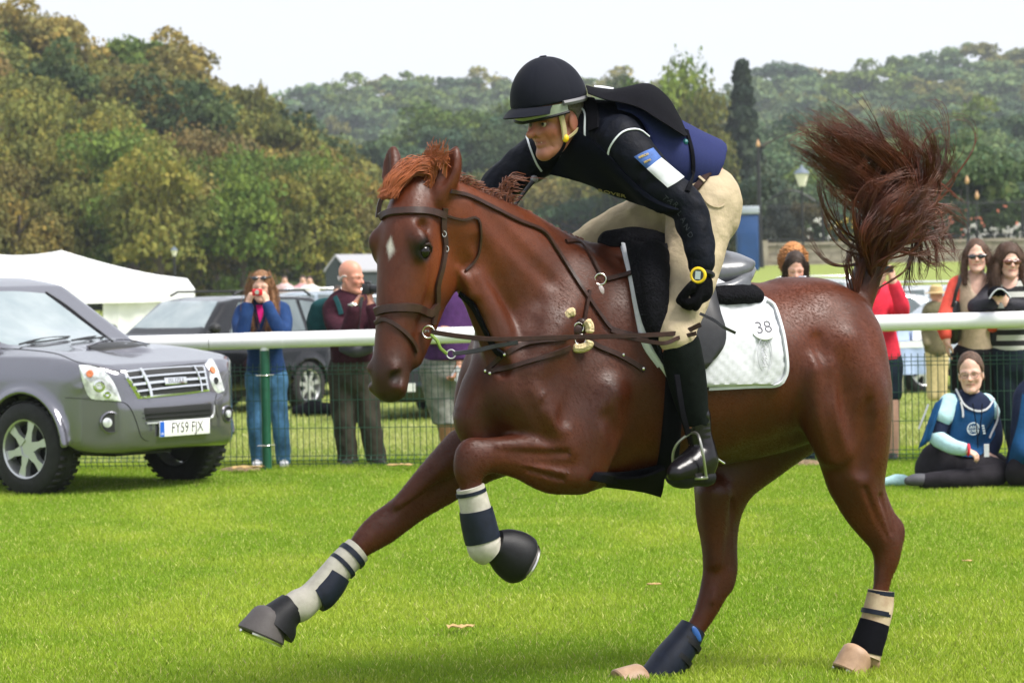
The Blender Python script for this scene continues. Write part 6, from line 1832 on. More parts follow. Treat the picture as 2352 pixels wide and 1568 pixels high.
for (a,b,r_,r2) in (((254,970),(244,971),.075,.038),((521,950),(520,952),.06,.03)):
    h=hit_px(tbvh,*a)
    if h is None:h=(P(*a,22.2),HDG)
    nn=unit(h[1]+HDG*.6)
    mb=MB();mb.lathe([(r_*1.12,-.01),(r_*1.12,.010),(r_,.014),(r_*.96,.006),(.001,.004)],28,h[0],nn,close=False);fo=mb.build('fog_lamp_surround',tb.data.materials[0],truck,smooth=True);fo.color=tb.color
    mb=MB();mb.lathe([(r_*.95,.008),(.001,.008)],24,h[0],nn,close=False);mb.build('recess',plateblack,fo,smooth=True)
    mb=MB();c2_=h[0]-CR*(.03 if r_>.07 else 0)+nn*.01;mb.lathe([(r2,0),(r2*.95,.014),(r2*.5,.020),(.001,.020)],20,c2_,nn,close=False);mb.build('fog_lamp',lampglass,fo,smooth=True)
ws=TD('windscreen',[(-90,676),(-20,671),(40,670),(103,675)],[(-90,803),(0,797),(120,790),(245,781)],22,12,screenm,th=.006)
mb=MB();strap(mb,tbvh,[(104,673),(150,703),(200,742),(258,786)],5,.004,.012,fb=23);mb.build('pillar_trim',blackplastic,truck,smooth=True)
for L in ([(45,796),(80,786),(120,780),(160,778)],[(62,793),(110,788),(155,781)],[(165,787),(200,780),(240,775)],[(178,785),(215,782),(245,778)]):
    mb=MB();strap(mb,tbvh,L,4,.012,.012,fb=23.3);mb.build('wiper',blackplastic,truck,smooth=True)
mb=MB();strap(mb,tbvh,[(75,771),(92,771)],14,.010,.002,fb=23.3);mb.build('parking_ticket',platewhite,ws,smooth=True)
TD('scoop_opening',[(203,797),(240,788),(290,786),(338,793)],[(203,798),(224,806),(284,803),(338,794)],16,6,plateblack,th=.006)
mb=MB();strap(mb,tbvh,[(200,798),(240,786),(290,783),(342,793)],5,.004,.012,fb=23);o=mb.build('scoop_lip',carpaint,truck,smooth=True);o.color=tb.color
def seam(L,w=1.6):mb=MB();strap(mb,tbvh,L,w,.0005,.003,fb=22.5);mb.build('panel_gap',plateblack,truck,smooth=True)
seam([(150,913),(206,916),(250,921),(284,924),(300,938),(312,965),(325,1004),(340,1012)]);seam([(0,800),(60,803),(130,812),(180,832),(250,848),(276,853)]);seam([(208,838),(240,845),(262,852),(300,850),(400,840),(470,833)]);seam([(497,905),(494,930),(500,960)])
h=hit_px(tbvh,420,981);n_=unit(HDG+np.array([0,0,-.02]));x_=LFT;y_=np.cross(n_,x_);pc_=np.array(h[0])+n_*.02
Mp=np.array([x_,y_,n_]).T
mb=MB();mb.box(pc_,(.53,.118,.008),Mp);plt=bevel(mb.build('number_plate',platewhite,truck),.002)
mb=MB();mb.box(pc_-x_*.240+n_*.0046,(.046,.112,.002),Mp);mb.build('plate_band',plateblue,plt)
text_mesh('GB',.022,platewhite,frame4(pc_-x_*.240-y_*.035+n_*.006,x_,y_),plt,depth=.0005)
text_mesh('FY59 FJX',.112,plateblack,frame4(pc_+x_*.024+n_*.0048,x_,y_),plt,depth=.0008,font_scale=(.80,1.0),off=.0)
# ---- parked cars behind: built once, repainted copies
def car_proto(kind):
    if kind == 'estate':
        side=[(.62,.25),(.82,.30),(.86,.48),(.80,.66),(.62,.76),(-.50,1.0),(-3.2,1.02),(-3.62,.95),(-3.68,.60),(-3.66,.34),(-3.4,.26)]
        plan=[(.86,0),(.80,.40),(.58,.74),(.2,.90),(-3.2,.90),(-3.6,.72),(-3.70,0)]
        cs=[(-.48,.92),(-1.30,1.47),(-1.6,1.54),(-2.6,1.55),(-3.2,1.48),(-3.62,.92)]
        wins=[[(-1.20,1.00),(-1.56,1.43),(-2.02,1.45),(-2.02,.99)],[(-2.10,.99),(-2.10,1.45),(-2.72,1.44),(-2.80,1.0)],[(-2.88,1.0),(-2.80,1.43),(-3.14,1.39),(-3.36,1.06)]]
        H_=1.55;rear=(-3.62,1.0,-3.24,1.42);axl=(0,-2.75)
    elif kind == 'suv':
        side=[(.62,.32),(.80,.36),(.84,.55),(.80,.78),(.66,.92),(-.50,1.13),(-3.2,1.16),(-3.62,1.08),(-3.68,.70),(-3.66,.42),(-3.4,.34)]
        plan=[(.84,0),(.78,.42),(.58,.78),(.2,.92),(-3.2,.92),(-3.6,.76),(-3.70,0)]
        cs=[(-.46,1.05),(-1.20,1.60),(-1.5,1.68),(-2.6,1.70),(-3.2,1.64),(-3.60,1.05)]
        wins=[[(-1.12,1.14),(-1.46,1.57),(-2.00,1.60),(-2.00,1.13)],[(-2.08,1.13),(-2.08,1.60),(-2.72,1.59),(-2.78,1.14)],[(-2.86,1.14),(-2.80,1.58),(-3.14,1.54),(-3.34,1.20)]]
        H_=1.70;rear=(-3.60,1.14,-3.26,1.58);axl=(0,-2.75)
    else:
        side=[(.60,.24),(.76,.28),(.80,.46),(.74,.66),(.58,.78),(-.40,1.0),(-2.6,1.04),(-3.10,.98),(-3.16,.55),(-3.12,.34),(-2.9,.26)]
        plan=[(.80,0),(.74,.40),(.55,.70),(.2,.85),(-2.6,.86),(-3.02,.70),(-3.16,0)]
        cs=[(-.38,.92),(-1.10,1.42),(-1.4,1.49),(-2.3,1.49),(-2.8,1.38),(-3.10,.92)]
        wins=[[(-1.04,1.02),(-1.36,1.38),(-1.95,1.40),(-1.95,1.00)],[(-2.03,1.00),(-2.03,1.40),(-2.50,1.37),(-2.78,1.08)]]
        H_=1.49;rear=(-3.10,1.02,-2.86,1.34);axl=(0,-2.50)
    zb=side[5][1];W=1.84 if kind == 'suv' else (1.80 if kind == 'estate' else 1.72)
    hw_=W/2
    sec=[(-hw_+.14,.22),(-hw_+.02,.34),(-hw_,.60),(-hw_+.03,.88),(-hw_+.12,zb+.01),(-.4,zb+.12),(.4,zb+.12),(hw_-.12,zb+.01),(hw_-.03,.88),(hw_,.60),(hw_-.02,.34),(hw_-.14,.22)]
    csec=[(-hw_+.10,zb-.06),(-hw_+.28,H_-.06),(-.35,H_),(.35,H_),(hw_-.28,H_-.06),(hw_-.10,zb-.06)]
    F=car_body(side,plan,sec,cs,csec,axl,.345 if kind != 'suv' else .385,W,.030,kr=.09,flare=.012,kc=.12)
    v,f=F.mesh(2);b=bvh_of(v,f)
    root=bpy.data.objects.new('parked_car',None);COL.objects.link(root)
    bo=mesh_np('body',v,f,carpaint,root,local=True)
    for w_ in wins:
        for g in (1,-1):
            top=[w_[1],w_[2]];bot=[w_[0],w_[3]]
            drape3('side_window',c3(top,bot,8,7,1,1.5*g),(0,-g,0),b,glassm,bo,off=.004,thick=.004)
    xs_=cs[0][0];zt=H_-.10
    zb2=zb+.06
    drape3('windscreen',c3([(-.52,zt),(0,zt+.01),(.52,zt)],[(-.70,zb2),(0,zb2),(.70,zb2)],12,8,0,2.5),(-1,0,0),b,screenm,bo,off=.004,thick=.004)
    drape3('rear_window',c3([(-.50,zt-.03),(0,zt-.02),(.50,zt-.03)],[(-.62,zb2+.04),(0,zb2+.04),(.62,zb2+.04)],12,8,0,-6),(1,0,0),b,glassm,bo,off=.004,thick=.004)
    zl=side[3][1]
    for g in (1,-1):
        drape3('headlight',c3([(g*.45,zl+.02),(g*.84,zl+.05)],[(g*.50,zl-.12),(g*.84,zl-.08)],6,5,0,2.5),(-1,0,0),b,lampglass,bo)
        drape3('tail_light',c3([(g*.62,zb-.08),(g*.86,zb-.06)],[(g*.66,zb-.34),(g*.86,zb-.30)],5,5,0,-6),(1,0,0),b,redlens,bo)
        mb=MB();mb.ball((-.62 if kind != 'suv' else-.6,g*(hw_+.06),zb+.10),(.09,.10,.075),10);mb.build('mirror',blackplastic,bo,smooth=True,local=True)
        for zz_ in ((.62,) if kind != 'suv' else (.70,)):
            drape3('door_gap',c3([(-2.05,zb),(-2.03,zb)],[(-2.05,.4),(-2.03,.4)],2,8,1,1.5*g),(0,-g,0),b,plateblack,bo,off=0,thick=.003)
        if kind != 'hatch':
            mb=MB();mb.tube([(-1.45,g*.60,H_-.02),(-1.6,g*.60,H_+.035),(-3.0,g*.60,H_+.02),(-3.15,g*.60,H_-.06)],.018,6);mb.build('roof_rail',blackplastic if kind == 'suv' else trimwhite,bo,smooth=True,local=True)
    drape3('grille',c3([(-.40,zl),(.40,zl)],[(-.36,zl-.14),(.36,zl-.14)],6,4,0,2.5),(-1,0,0),b,plateblack,bo)
    drape3('number_plate',c3([(-.26,.50),(.26,.50)],[(-.26,.39),(.26,.39)],6,3,0,2.5),(-1,0,0),b,platewhite,bo)
    drape3('number_plate',c3([(-.26,.68),(.26,.68)],[(-.26,.57),(.26,.57)],6,3,0,-6),(1,0,0),b,bpy.data.materials.get('plate_yellow') or mat('plate_yellow',(.7,.5,.02)),bo)
    mb=MB();mb.box((-1.4,0,.30),(3.4,1.3,.14));mb.build('underbody',blackplastic,root,local=True)
    rr=.315 if kind != 'suv' else .355
    wmz=wheel_meshes(rr,.20,rr*.66,7)
    for x in axl:
        for y in (-hw_+.13,hw_-.13):add_wheel(root,wmz,x,y,rr)
    return root
def clone(o,parent=None):
    c=o.copy();COL.objects.link(c)
    if parent is not None:c.parent=parent
    for ch in [q for q in COL.objects if q.parent == o]:clone(ch,c)
    return c
def place_car(kind,px,d,head,colr,label,first):
    r_=PROTO[kind] if first else clone(PROTO[kind]);g=GP(px,d)
    r_.location=V(g);r_.rotation_euler=(0,0,head);r_.name='parked_car'
    tag(r_,label,'car','cars parked beyond the rail')
    for q in COL.objects:
        if q.parent == r_ and q.name.startswith('body'):q.color=(*colr,1)
    return r_
PROTO={k:car_proto(k) for k in ('estate','suv','hatch')}
CARS=[  # kind, px of the front axle, distance, heading, colour, label
 ('suv',304,42.4,R(180+54),(.007,.007,.009),'dark charcoal estate car with roof rails behind the woman in blue'),
 ('estate',500,66,R(180+12),(.36,.42,.47),'silver blue estate car behind the roof of the charcoal one'),
 ('estate',640,62,R(180+20),(.05,.06,.07),'dark estate car with its tailgate raised behind the woman in blue'),
 ('hatch',742,50,R(70),(.36,.35,.37),'grey silver hatchback between the woman in blue and the bald man'),
 ('suv',850,72,R(200),(.55,.52,.40),'pale beige off-road car behind the head of the bald man'),
 ('hatch',952,40.6,R(252),(.020,.030,.030),'black green hatchback low behind the muzzle of the horse'),
 ('estate',1640,66,R(184),(.45,.47,.48),'silver car with only its roof above the cantle of the saddle'),
 ('hatch',1730,50,R(188),(.70,.72,.72),'white hatchback behind the saddle and the rump'),
 ('estate',1852,54,R(178),(.72,.74,.74),'white estate car with pale roof rails between the two women'),
 ('suv',2060,46.0,R(200),(.55,.60,.64),'pale car with blue tinted windows right of the woman in red'),
 ('hatch',2190,66,R(205),(.36,.42,.46),'small silver car behind the shoulder of the woman in coral'),
]
seen=set()
for k,px,d,hd2,colr,lb in CARS:
    place_car(k,px,d,hd2,colr,lb,k not in seen);seen.add(k)
# raised tailgate of the dark estate
g=GP(640,62);cdir=np.array([math.cos(R(200)),math.sin(R(200)),0]);cl=np.array([-cdir[1],cdir[0],0])
# ---- belongings on the grass
gp_=GP(712,41.8)
F=Field(gp_-.5,gp_+[.5,.5,.5],.02);F.chain([[gp_[0]-.2,gp_[1],gp_[2]+.08,.09],[gp_[0]+.2,gp_[1],gp_[2]+.09,.10]],k=.02);F.ell(gp_+[.02,0,.16],(.12,.1,.08),k=.04);F.wobble(.008,18,2)
v,f=F.mesh(1);o=mesh_np('holdall',v,f,blackcloth);centre_origin(o);tag(o,'black holdall lying on the grass behind the charcoal estate car','bag')
# ================================================================== MARQUEE
canvas=mat('white_canvas',(.86,.87,.86),rough=.7,noise=(2,.04),bump=(6,.1,.02))
dt=57.0
mq=empty('marquee',GP(100,dt),'white marquee tent with peaked canvas roof behind the grey pickup','tent')
def TP(px,py,dd=0):return P(px,py,dt+dd)
pk=TP(141,575);pk2=TP(-200,575)
def roofside(name,a,b,c,sag=.25,n=14):
    """triangular sagging cloth between peak a and eave corners b, c"""
    rows=[]
    for i in range(n+1):
        t=i/n;row=[]
        for j in range(n+1):
            u=j/n;e=b*(1-u)+c*u;p=a*(1-t)+e*t;p=p-np.array([0,0,sag*4*t*(1-t)*.5*(1+.3*math.sin(u*PI*2))]);row.append(p)
        rows.append(row)
    return sheet(name,rows,canvas,mq,.01,sub=1)
A1,A2,A3,A4=TP(-40,596,-1.0),TP(446,664,-1.2),TP(430,640,4.5),TP(-40,580,4.5)
A1=TP(-30,660,-2.2)
roofside('roof_panel',pk,A1,A2,.18);roofside('roof_panel',pk,A2,A3,.15);roofside('roof_panel',pk,A3,A4,.15);roofside('roof_panel',pk,A4,A1,.15)
B2=TP(-420,664,-1.2);pk2=TP(-160,568)
roofside('roof_panel',pk2,B2,A1,.18);roofside('roof_panel',pk2,A1,A4,.1)
def wallp(name,a,b,z,m=canvas,th=.02,inset=0):
    a=a.copy();b=b.copy();a2=a.copy();b2=b.copy();a2[2]=z if z is not None else a[2]-.3;b2[2]=a2[2]
    n=12;rows=[[a*(1-t)+b*t+np.array([0,.02*math.sin(t*30),0]) for t in np.linspace(0,1,n)],[a2*(1-t)+b2*t+np.array([0,.05*math.sin(t*25),0]) for t in np.linspace(0,1,n)]]
    return sheet(name,rows,m,mq,th,sub=1)
wallp('valance',A1+[0,-.04,0],A2+[0,-.04,0],A2[2]-.22);wallp('valance',A2,A3,A2[2]-.22)
w1=wallp('side_wall',A1*.45+A2*.55+[0,.1,-.1],A2*.97+A1*.03+[0,.1,-.1],gz(dt));wallp('side_wall',A2+[0,.1,0],A3,gz(dt));wallp('side_wall',B2,A1+[0,.1,0],gz(dt))
for px in (198,190,440,-30):
    a=TP(px,700,-1.0);a[2]=gz(dt);b=a.copy();b[2]=A2[2];mb=MB();mb.tube([a,b],.03,6);mb.build('tent_leg',steel,mq,smooth=True)
mb=MB();c_=TP(242,742,-1.15)
for a in np.linspace(0,PI,7):mb.tube([c_,c_+np.array([.14*math.cos(a),0,.26*math.sin(a)])],.006,4)
mb.tube([c_+np.array([.14*math.cos(a),0,.26*math.sin(a)]) for a in np.linspace(0,PI,12)],.008,4)
mb.build('wall_emblem',plateblack,w1)
# ================================================================== FAR RIGHT: wall, railing, roses, kiosk, lamps
stone=mat('wall_stone',(.27,.235,.19),rough=.95,noise=(1.2,.35),bump=(4,.6,.05))
DW=150.0
wl=empty('stone_wall',GP(2050,DW),'long low stone garden wall with coping stones behind the parked cars','wall')
z0=gz(DW)-.3
blk=MB();blk.box((0,0,0),(1,1,1));blm=bpy.data.meshes.new('stone_block');blm.from_pydata(blk.v,[],blk.f);blm.materials.append(stone)
def block(nm,par,c,size,rz=0):
    o=bpy.data.objects.new(nm,blm);COL.objects.link(o);o.parent=par;iw=wm(par).inverted();o.location=iw @ V(c);o.scale=size;o.rotation_euler=(0,0,rz);return o
xa,xb=P(1722,600,DW)[0],P(2460,600,DW)[0]
wtop=P(2000,553,DW)[2]
rr_=random.Random(8)
nrow=3;hh=(wtop-.16-z0)/nrow
for r_ in range(nrow):
    x=xa+(.0 if r_ % 2 else .35)
    while x<xb:
        w_=rr_.uniform(.75,1.25);block('stone',wl,(x+w_/2,DW+rr_.uniform(-.012,.012),z0+hh*(r_+.5)),(w_-.03,.5,hh-.03));x += w_
x=xa-.1
while x<xb:block('coping_stone',wl,(x+.72,DW,wtop-.08),(1.42,.66,.15));x += 1.45
block('mortar_core',wl,((xa+xb)/2,DW+.02,(z0+wtop-.16)/2),(xb-xa,.44,wtop-.18-z0))
for px in (1740,):block('pier',wl,(P(px,600,DW)[0],DW-.1,(z0+wtop)/2+.06),(.95,.95,wtop-z0+.12))
ironm=mat('black_iron',(.010,.011,.014),rough=.5)
rlg=empty('iron_railing',GP(2100,DW+.2),'tall black iron railing standing on the stone wall','railing')
bar=MB();bar.tube([(0,0,0),(0,0,1)],1,5);bme=bpy.data.meshes.new('bar');bme.from_pydata(bar.v,[],bar.f);bme.materials.append(ironm)
def ibar(par,x,y,z,h,r,nm='bar'):
    o=bpy.data.objects.new(nm,bme);COL.objects.link(o);o.parent=par;o.location=wm(par).inverted() @ V((x,y,z));o.scale=(r,r,h);return o
px=1765;i=0
while px<2440:
    tall=px<1885
    x=P(px,600,DW)[0];ibar(rlg,x,DW+.2,wtop,2.35 if px>1775 and px<1870 else 1.95,.016);px += 4.6 if px<1885 else 6.2;i += 1
for zq in (.15,1.75):
    mb=MB();mb.tube([(P(1762,600,DW)[0],DW+.2,wtop+zq),(xb,DW+.2,wtop+zq)],.022,6);mb.build('cross_rail',ironm,rlg,smooth=True)
mb=MB();arc=[(P(1765+110*t,600,DW)[0],DW+.2,wtop+2.0+.55*math.sin(t*PI)) for t in np.linspace(0,1,14)];mb.tube(arc,.05,6);mb.build('arch',ironm,rlg,smooth=True)
for px_,hpx in ((1748,440),(1892,455),(2062,470),(2226,470),(2352,470)):
    x=P(px_,600,DW)[0];hz_=P(px_,hpx,DW)[2]-wtop;mb=MB();mb.tube([(x,DW+.2,wtop),(x,DW+.2,wtop+hz_)],.06,6);mb.ball((x,DW+.2,wtop+hz_+.08),.09,8);mb.build('railing_post',ironm,rlg,smooth=True)
# posts with amber finials, the lantern
for px_,top,lb in ((1746,322,'tall dark lamp post with an amber tip beside the blue kiosk'),(2224,405,'dark lamp post with an amber tip behind the flying tail hair'),(2246,440,'shorter dark post with an amber tip above the rose bed')):
    x=P(px_,600,146)[0];zt_=P(px_,top,146)[2];pz_=empty('lamp_post',(x,146,gz(146)),lb,'lamp post');mb=MB();k_=1.5 if px_ == 1746 else .7
    mb.tube([(x,146,gz(146)-.1),(x,146,2.9),(x,146,zt_-.3)],[.13*k_,.09*k_,.05*k_],8);mb.build('column',ironm,pz_,smooth=True)
    mb=MB();mb.lathe([(.02,-.1),(.09,0),(.10,.12),(.03,.28),(.001,.36)],10,(x,146,zt_-.3),close=False);mb.build('finial',mat('amber_finial',(.55,.32,.16),rough=.4) if 'amber_finial' not in bpy.data.materials else bpy.data.materials['amber_finial'],pz_,smooth=True)
def lantern(px,ptop,pbot,d,lb,s=1.0):
    x=P(px,600,d)[0];zt=P(px,ptop,d)[2];zb=P(px,pbot,d)[2];r_=empty('street_lantern',(x,d,gz(d,x)),lb,'lantern');h=zt-zb;w=h*.34
    mb=MB();mb.tube([(x,d,gz(d,x)-.1),(x,d,zb)],[.07*s,.045*s],8);mb.build('post',ironm,r_,smooth=True)
    mb=MB();mb.lathe([(w*.45,0),(w*.95,h*.55),(w*.9,h*.58)],6,(x,d,zb));mb.build('lamp_glass',mat('opal_glass',(.80,.78,.68),rough=.3) if 'opal_glass' not in bpy.data.materials else bpy.data.materials['opal_glass'],r_)
    mb=MB();mb.lathe([(w*1.15,h*.58),(w*.8,h*.72),(w*.3,h*.84),(.02,h)],8,(x,d,zb));mb.build('lamp_roof',mat('lead_blue',(.10,.13,.17),rough=.5) if 'lead_blue' not in bpy.data.materials else bpy.data.materials['lead_blue'],r_,smooth=True)
lantern(1845,378,428,144,'old fashioned lantern with opal glass left of the horse tail')
lantern(401,565,588,92,'slim lamp post with a white head at the edge of the autumn wood',.8)
# kiosk
ks=empty('kiosk',GP(1716,142),'blue kiosk with a pale grey top beside the stone wall','kiosk')
x=P(1717,600,142)[0];zt=P(1717,494,142)[2];zb=gz(142,9)-.2
mb=MB();mb.box((x,142,(zt+zb)/2),(.98,1.1,zt-zb));bevel(mb.build('cabin',mat('kiosk_blue',(.006,.050,.18),rough=.5,noise=(2,.1)),ks),.02)
mb=MB();mb.box((x,142,zt+.22),(1.08,1.22,.36));bevel(mb.build('top',mat('kiosk_grey',(.34,.38,.44),rough=.6),ks),.03)
mb=MB();mb.box((x,142-.56,zb+1.1),(.7,.02,1.7));mb.build('door',bpy.data.materials['kiosk_blue'],ks)
# barn with a grey roof in the far left-centre
bn=empty('barn',GP(775,118),'dark barn with a pale slate roof beyond the parked cars','barn')
a,b_,c_=P(748,640,118),P(770,592,118),P(812,640,118)
mb=MB();mb.prism([np.array([a[0],118,gz(118,-6)]),np.array([a[0],118,P(748,622,118)[2]]),np.array([b_[0],118,b_[2]]),np.array([P(797,622,118)[0],118,P(797,622,118)[2]]),np.array([P(797,622,118)[0],118,gz(118,-6)])],(0,0,0),(2.2,5,0));mb.build('wall',mat('barn_dark',(.03,.04,.045),rough=.9),bn)
r0=np.array([b_[0],118,b_[2]]);r1=np.array([P(800,626,118)[0],117.9,P(800,626,118)[2]]);r2=np.array([P(744,626,118)[0],117.9,P(744,626,118)[2]]);dv=np.array([2.2,5,0.0])
for q in (r1,r2):
    mb=MB();mb.prism([r0+[0,0,.05],r0+dv+[0,0,.05],q+dv+[0,0,.02],q+[0,0,.02]],(0,0,0),(0,0,.08));mb.build('roof_slope',mat('slate_pale',(.30,.30,.33),rough=.8) if 'slate_pale' not in bpy.data.materials else bpy.data.materials['slate_pale'],bn)
# flower beds and shrubs behind the wall
def shrub(px,d,top,w,col,label,name='bush',flowers=None,n=1500,cat='bush',group=None):
    x=P(px,600,d)[0];zt=P(px,top,d)[2];z0_=gz(d);r_=empty(name,(x,d,z0_),label,cat,group)
    v,c,f=crown_pts(int(px)+7,14,n,1,1,.09 if n<2000 else .045);h=zt-z0_
    v=v*np.array([w/2,w/2.4,h/2])+np.array([x,d,z0_+h*.5]);o=mesh_np('foliage',v,f,leaf,r_,smooth=False);set_attr(o,(c*np.array(col)).astype(np.float32));o.color=(1,1,1,1)
    mb=MB();mb.tube([(x,d,z0_),(x,d,z0_+h*.5)],.06,6);mb.build('stem',bark,r_,smooth=True)
    if flowers:
        fc_,nfl,sz=flowers;g=np.random.default_rng(int(px));mb=MB()
        for i in range(nfl):
            u=g.normal(size=3);u /= np.linalg.norm(u);u[1]=-abs(u[1]);p=np.array([x,d,z0_+h*.52])+u*np.array([w/2,w/2.4,h/2])*1.0
            for j in range(3):mb.ball(p+g.normal(size=3)*sz*.5,sz*g.uniform(.5,.9),6)
        fo=mb.build('blossom',fc_,r_,smooth=True);fo['kind']='stuff'
    return r_
ros=mat('rose_orange',(.70,.22,.12),rough=.7);wht=mat('white_flower',(.8,.8,.72),rough=.7);ylw=mat('yellow_flower',(.70,.50,.06),rough=.7)
for i,(px,top,w,fm,nfl,lb) in enumerate([(1890,500,1.6,wht,26,'pale flowering bush behind the railing left of the tail'),(1940,505,1.6,ylw,26,'yellow flowering bush behind the railing at the tail'),(1985,515,1.4,ylw,18,'second yellow flowering bush right behind the tail hair'),(2170,478,2.0,ros,16,'orange rose bush nearest the tail hair'),(2222,482,1.8,ros,14,'orange rose bush above the woman in coral'),(2290,470,2.2,ros,10,'sparse orange rose bush above the woman in black'),(2262,512,2.6,wht,90,'white flower cushion left above the woman in black'),(2320,514,2.6,wht,90,'white flower cushion at the right edge above the wall'),(2370,512,2.4,wht,50,'white flower cushion running out of the picture')]):
    shrub(px,DW+1.6,top,w,(.05,.085,.03),lb,'flowering_bush',(fm,nfl,.075 if fm is ros else .07),cat='flowering bush',group='flowering bushes behind the wall')
for i,(px,top,w,c,lb) in enumerate([(1780,455,2.6,(.05,.06,.05),'dark bush inside the iron arch'),(1840,440,3.0,(.085,.075,.035),'brownish bush under the lantern'),(1770,340,3.5,(.09,.12,.08),'pale silvery tree between the lamp post and the lantern'),(2050,440,4,(.05,.08,.03),'green bush behind the tail hair'),(2140,420,4.5,(.055,.09,.03),'leafy bush right of the tail hair'),(2210,275,6.5,(.10,.15,.055),'light green round tree right of the tail'),(2330,330,6.0,(.06,.10,.03),'leafy green tree above the white flowers'),(1690,420,3.5,(.07,.075,.03),'olive bush left of the blue kiosk')]):
    shrub(px,DW+6+i,top,w,c,lb,n=8000,group=None)
# picnic table with a blue cloth
tb_=empty('picnic_table',GP(2106,45),'small table under a pale blue cloth beyond the mesh fence','table')
c_=GP(2106,45);tz=P(2106,783,45)[2]
tcl=mat('table_blue',(.42,.52,.78),rough=.8,bump=(8,.4,.02));tw_=mat('table_white',(.8,.82,.84),rough=.8)
mb=MB();mb.box(c_+[0,0,(tz-c_[2])-.01],(.62,.6,.02));mb.build('tabletop',tw_,tb_)
rows=[[c_+np.array([x_,-.31-.02*math.sin(x_*22)*t,(tz-c_[2])*(1-t*.62)]) for x_ in np.linspace(-.30,.28,16)] for t in (0,.5,1)]
sheet('cloth_front',rows,tcl,tb_,.006,sub=1)
rows=[[c_+np.array([x_,-.318,(tz-c_[2])*(1.005-t)]) for x_ in np.linspace(-.31,.31,10)] for t in (0,.12)]
sheet('cloth_edge',rows,tw_,tb_,.006,sub=1)
for a in (-.26,.26):
    for b in (-.24,.24):mb=MB();mb.tube([c_+[a,b,0],c_+[a,b,tz-c_[2]]],.015,5);mb.build('leg',steel,tb_,smooth=True)
for dx,w_,h_,m_,lb,nm in ((-.22,.18,.22,tcl,'pale blue cool box on the picnic table','cool_box'),(.0,.16,.16,tw_,'white food box in the middle of the picnic table','food_box'),(.20,.20,.20,ironm,'dark picnic bag on the picnic table','picnic_bag'),(.1,.07,.10,mat('orange_cup',(.75,.25,.04)),'orange cup on the picnic table','cup')):
    mb=MB();b0=c_+[dx,-.12 if nm == 'cup' else 0,tz-c_[2]+.012+h_/2]
    if nm == 'cup':mb.lathe([(.026,-.05),(.036,.05),(.030,.05),(.022,-.04)],12,b0)
    else:mb.box(b0,(w_,.2,h_),taper=.93);mb.box(b0+[0,0,h_/2+.012],(w_*.9,.19,.022))
    o=mb.build(nm,m_);centre_origin(o);tag(o,lb,{'cool_box':'cool box','food_box':'box','picnic_bag':'bag','cup':'cup'}[nm])
# turf divots and dry leaves on the near grass
dry=mat('dry_leaf',(.38,.25,.10),rough=.9,noise=(40,.4))
for i,(px,py,s_,lb) in enumerate([(1058,1458,.052,'curled dry leaf on the grass between the fore and hind hooves'),(1503,1357,.03,'pale clod on the grass left of the far hind leg'),(2222,1302,.022,'tiny dry leaf on the grass behind the near hind leg'),(570,1086,.10,'strip of dry cut grass by the first rail post'),(920,1080,.09,'strip of dry cut grass at the feet of the bald man')]):
    p=G(px,py);mb=MB();g=random.Random(i)
    n=7;rows=[[p+np.array([s_*(u-.5)*2.2+g.uniform(-.2,.2)*s_,s_*(w_-.5)*1.2+g.uniform(-.2,.2)*s_,.03+s_*.22*abs(math.sin(u*6+w_*3+i))+g.uniform(0,.1)*s_]) for u in np.linspace(0,1,5)] for w_ in np.linspace(0,1,4)]
    o=sheet('dry_leaf' if i in (0,2) else 'grass_clod',rows,dry,None,.004,sub=2);centre_origin(o);tag(o,lb,'leaf' if i in (0,2) else 'grass clod')
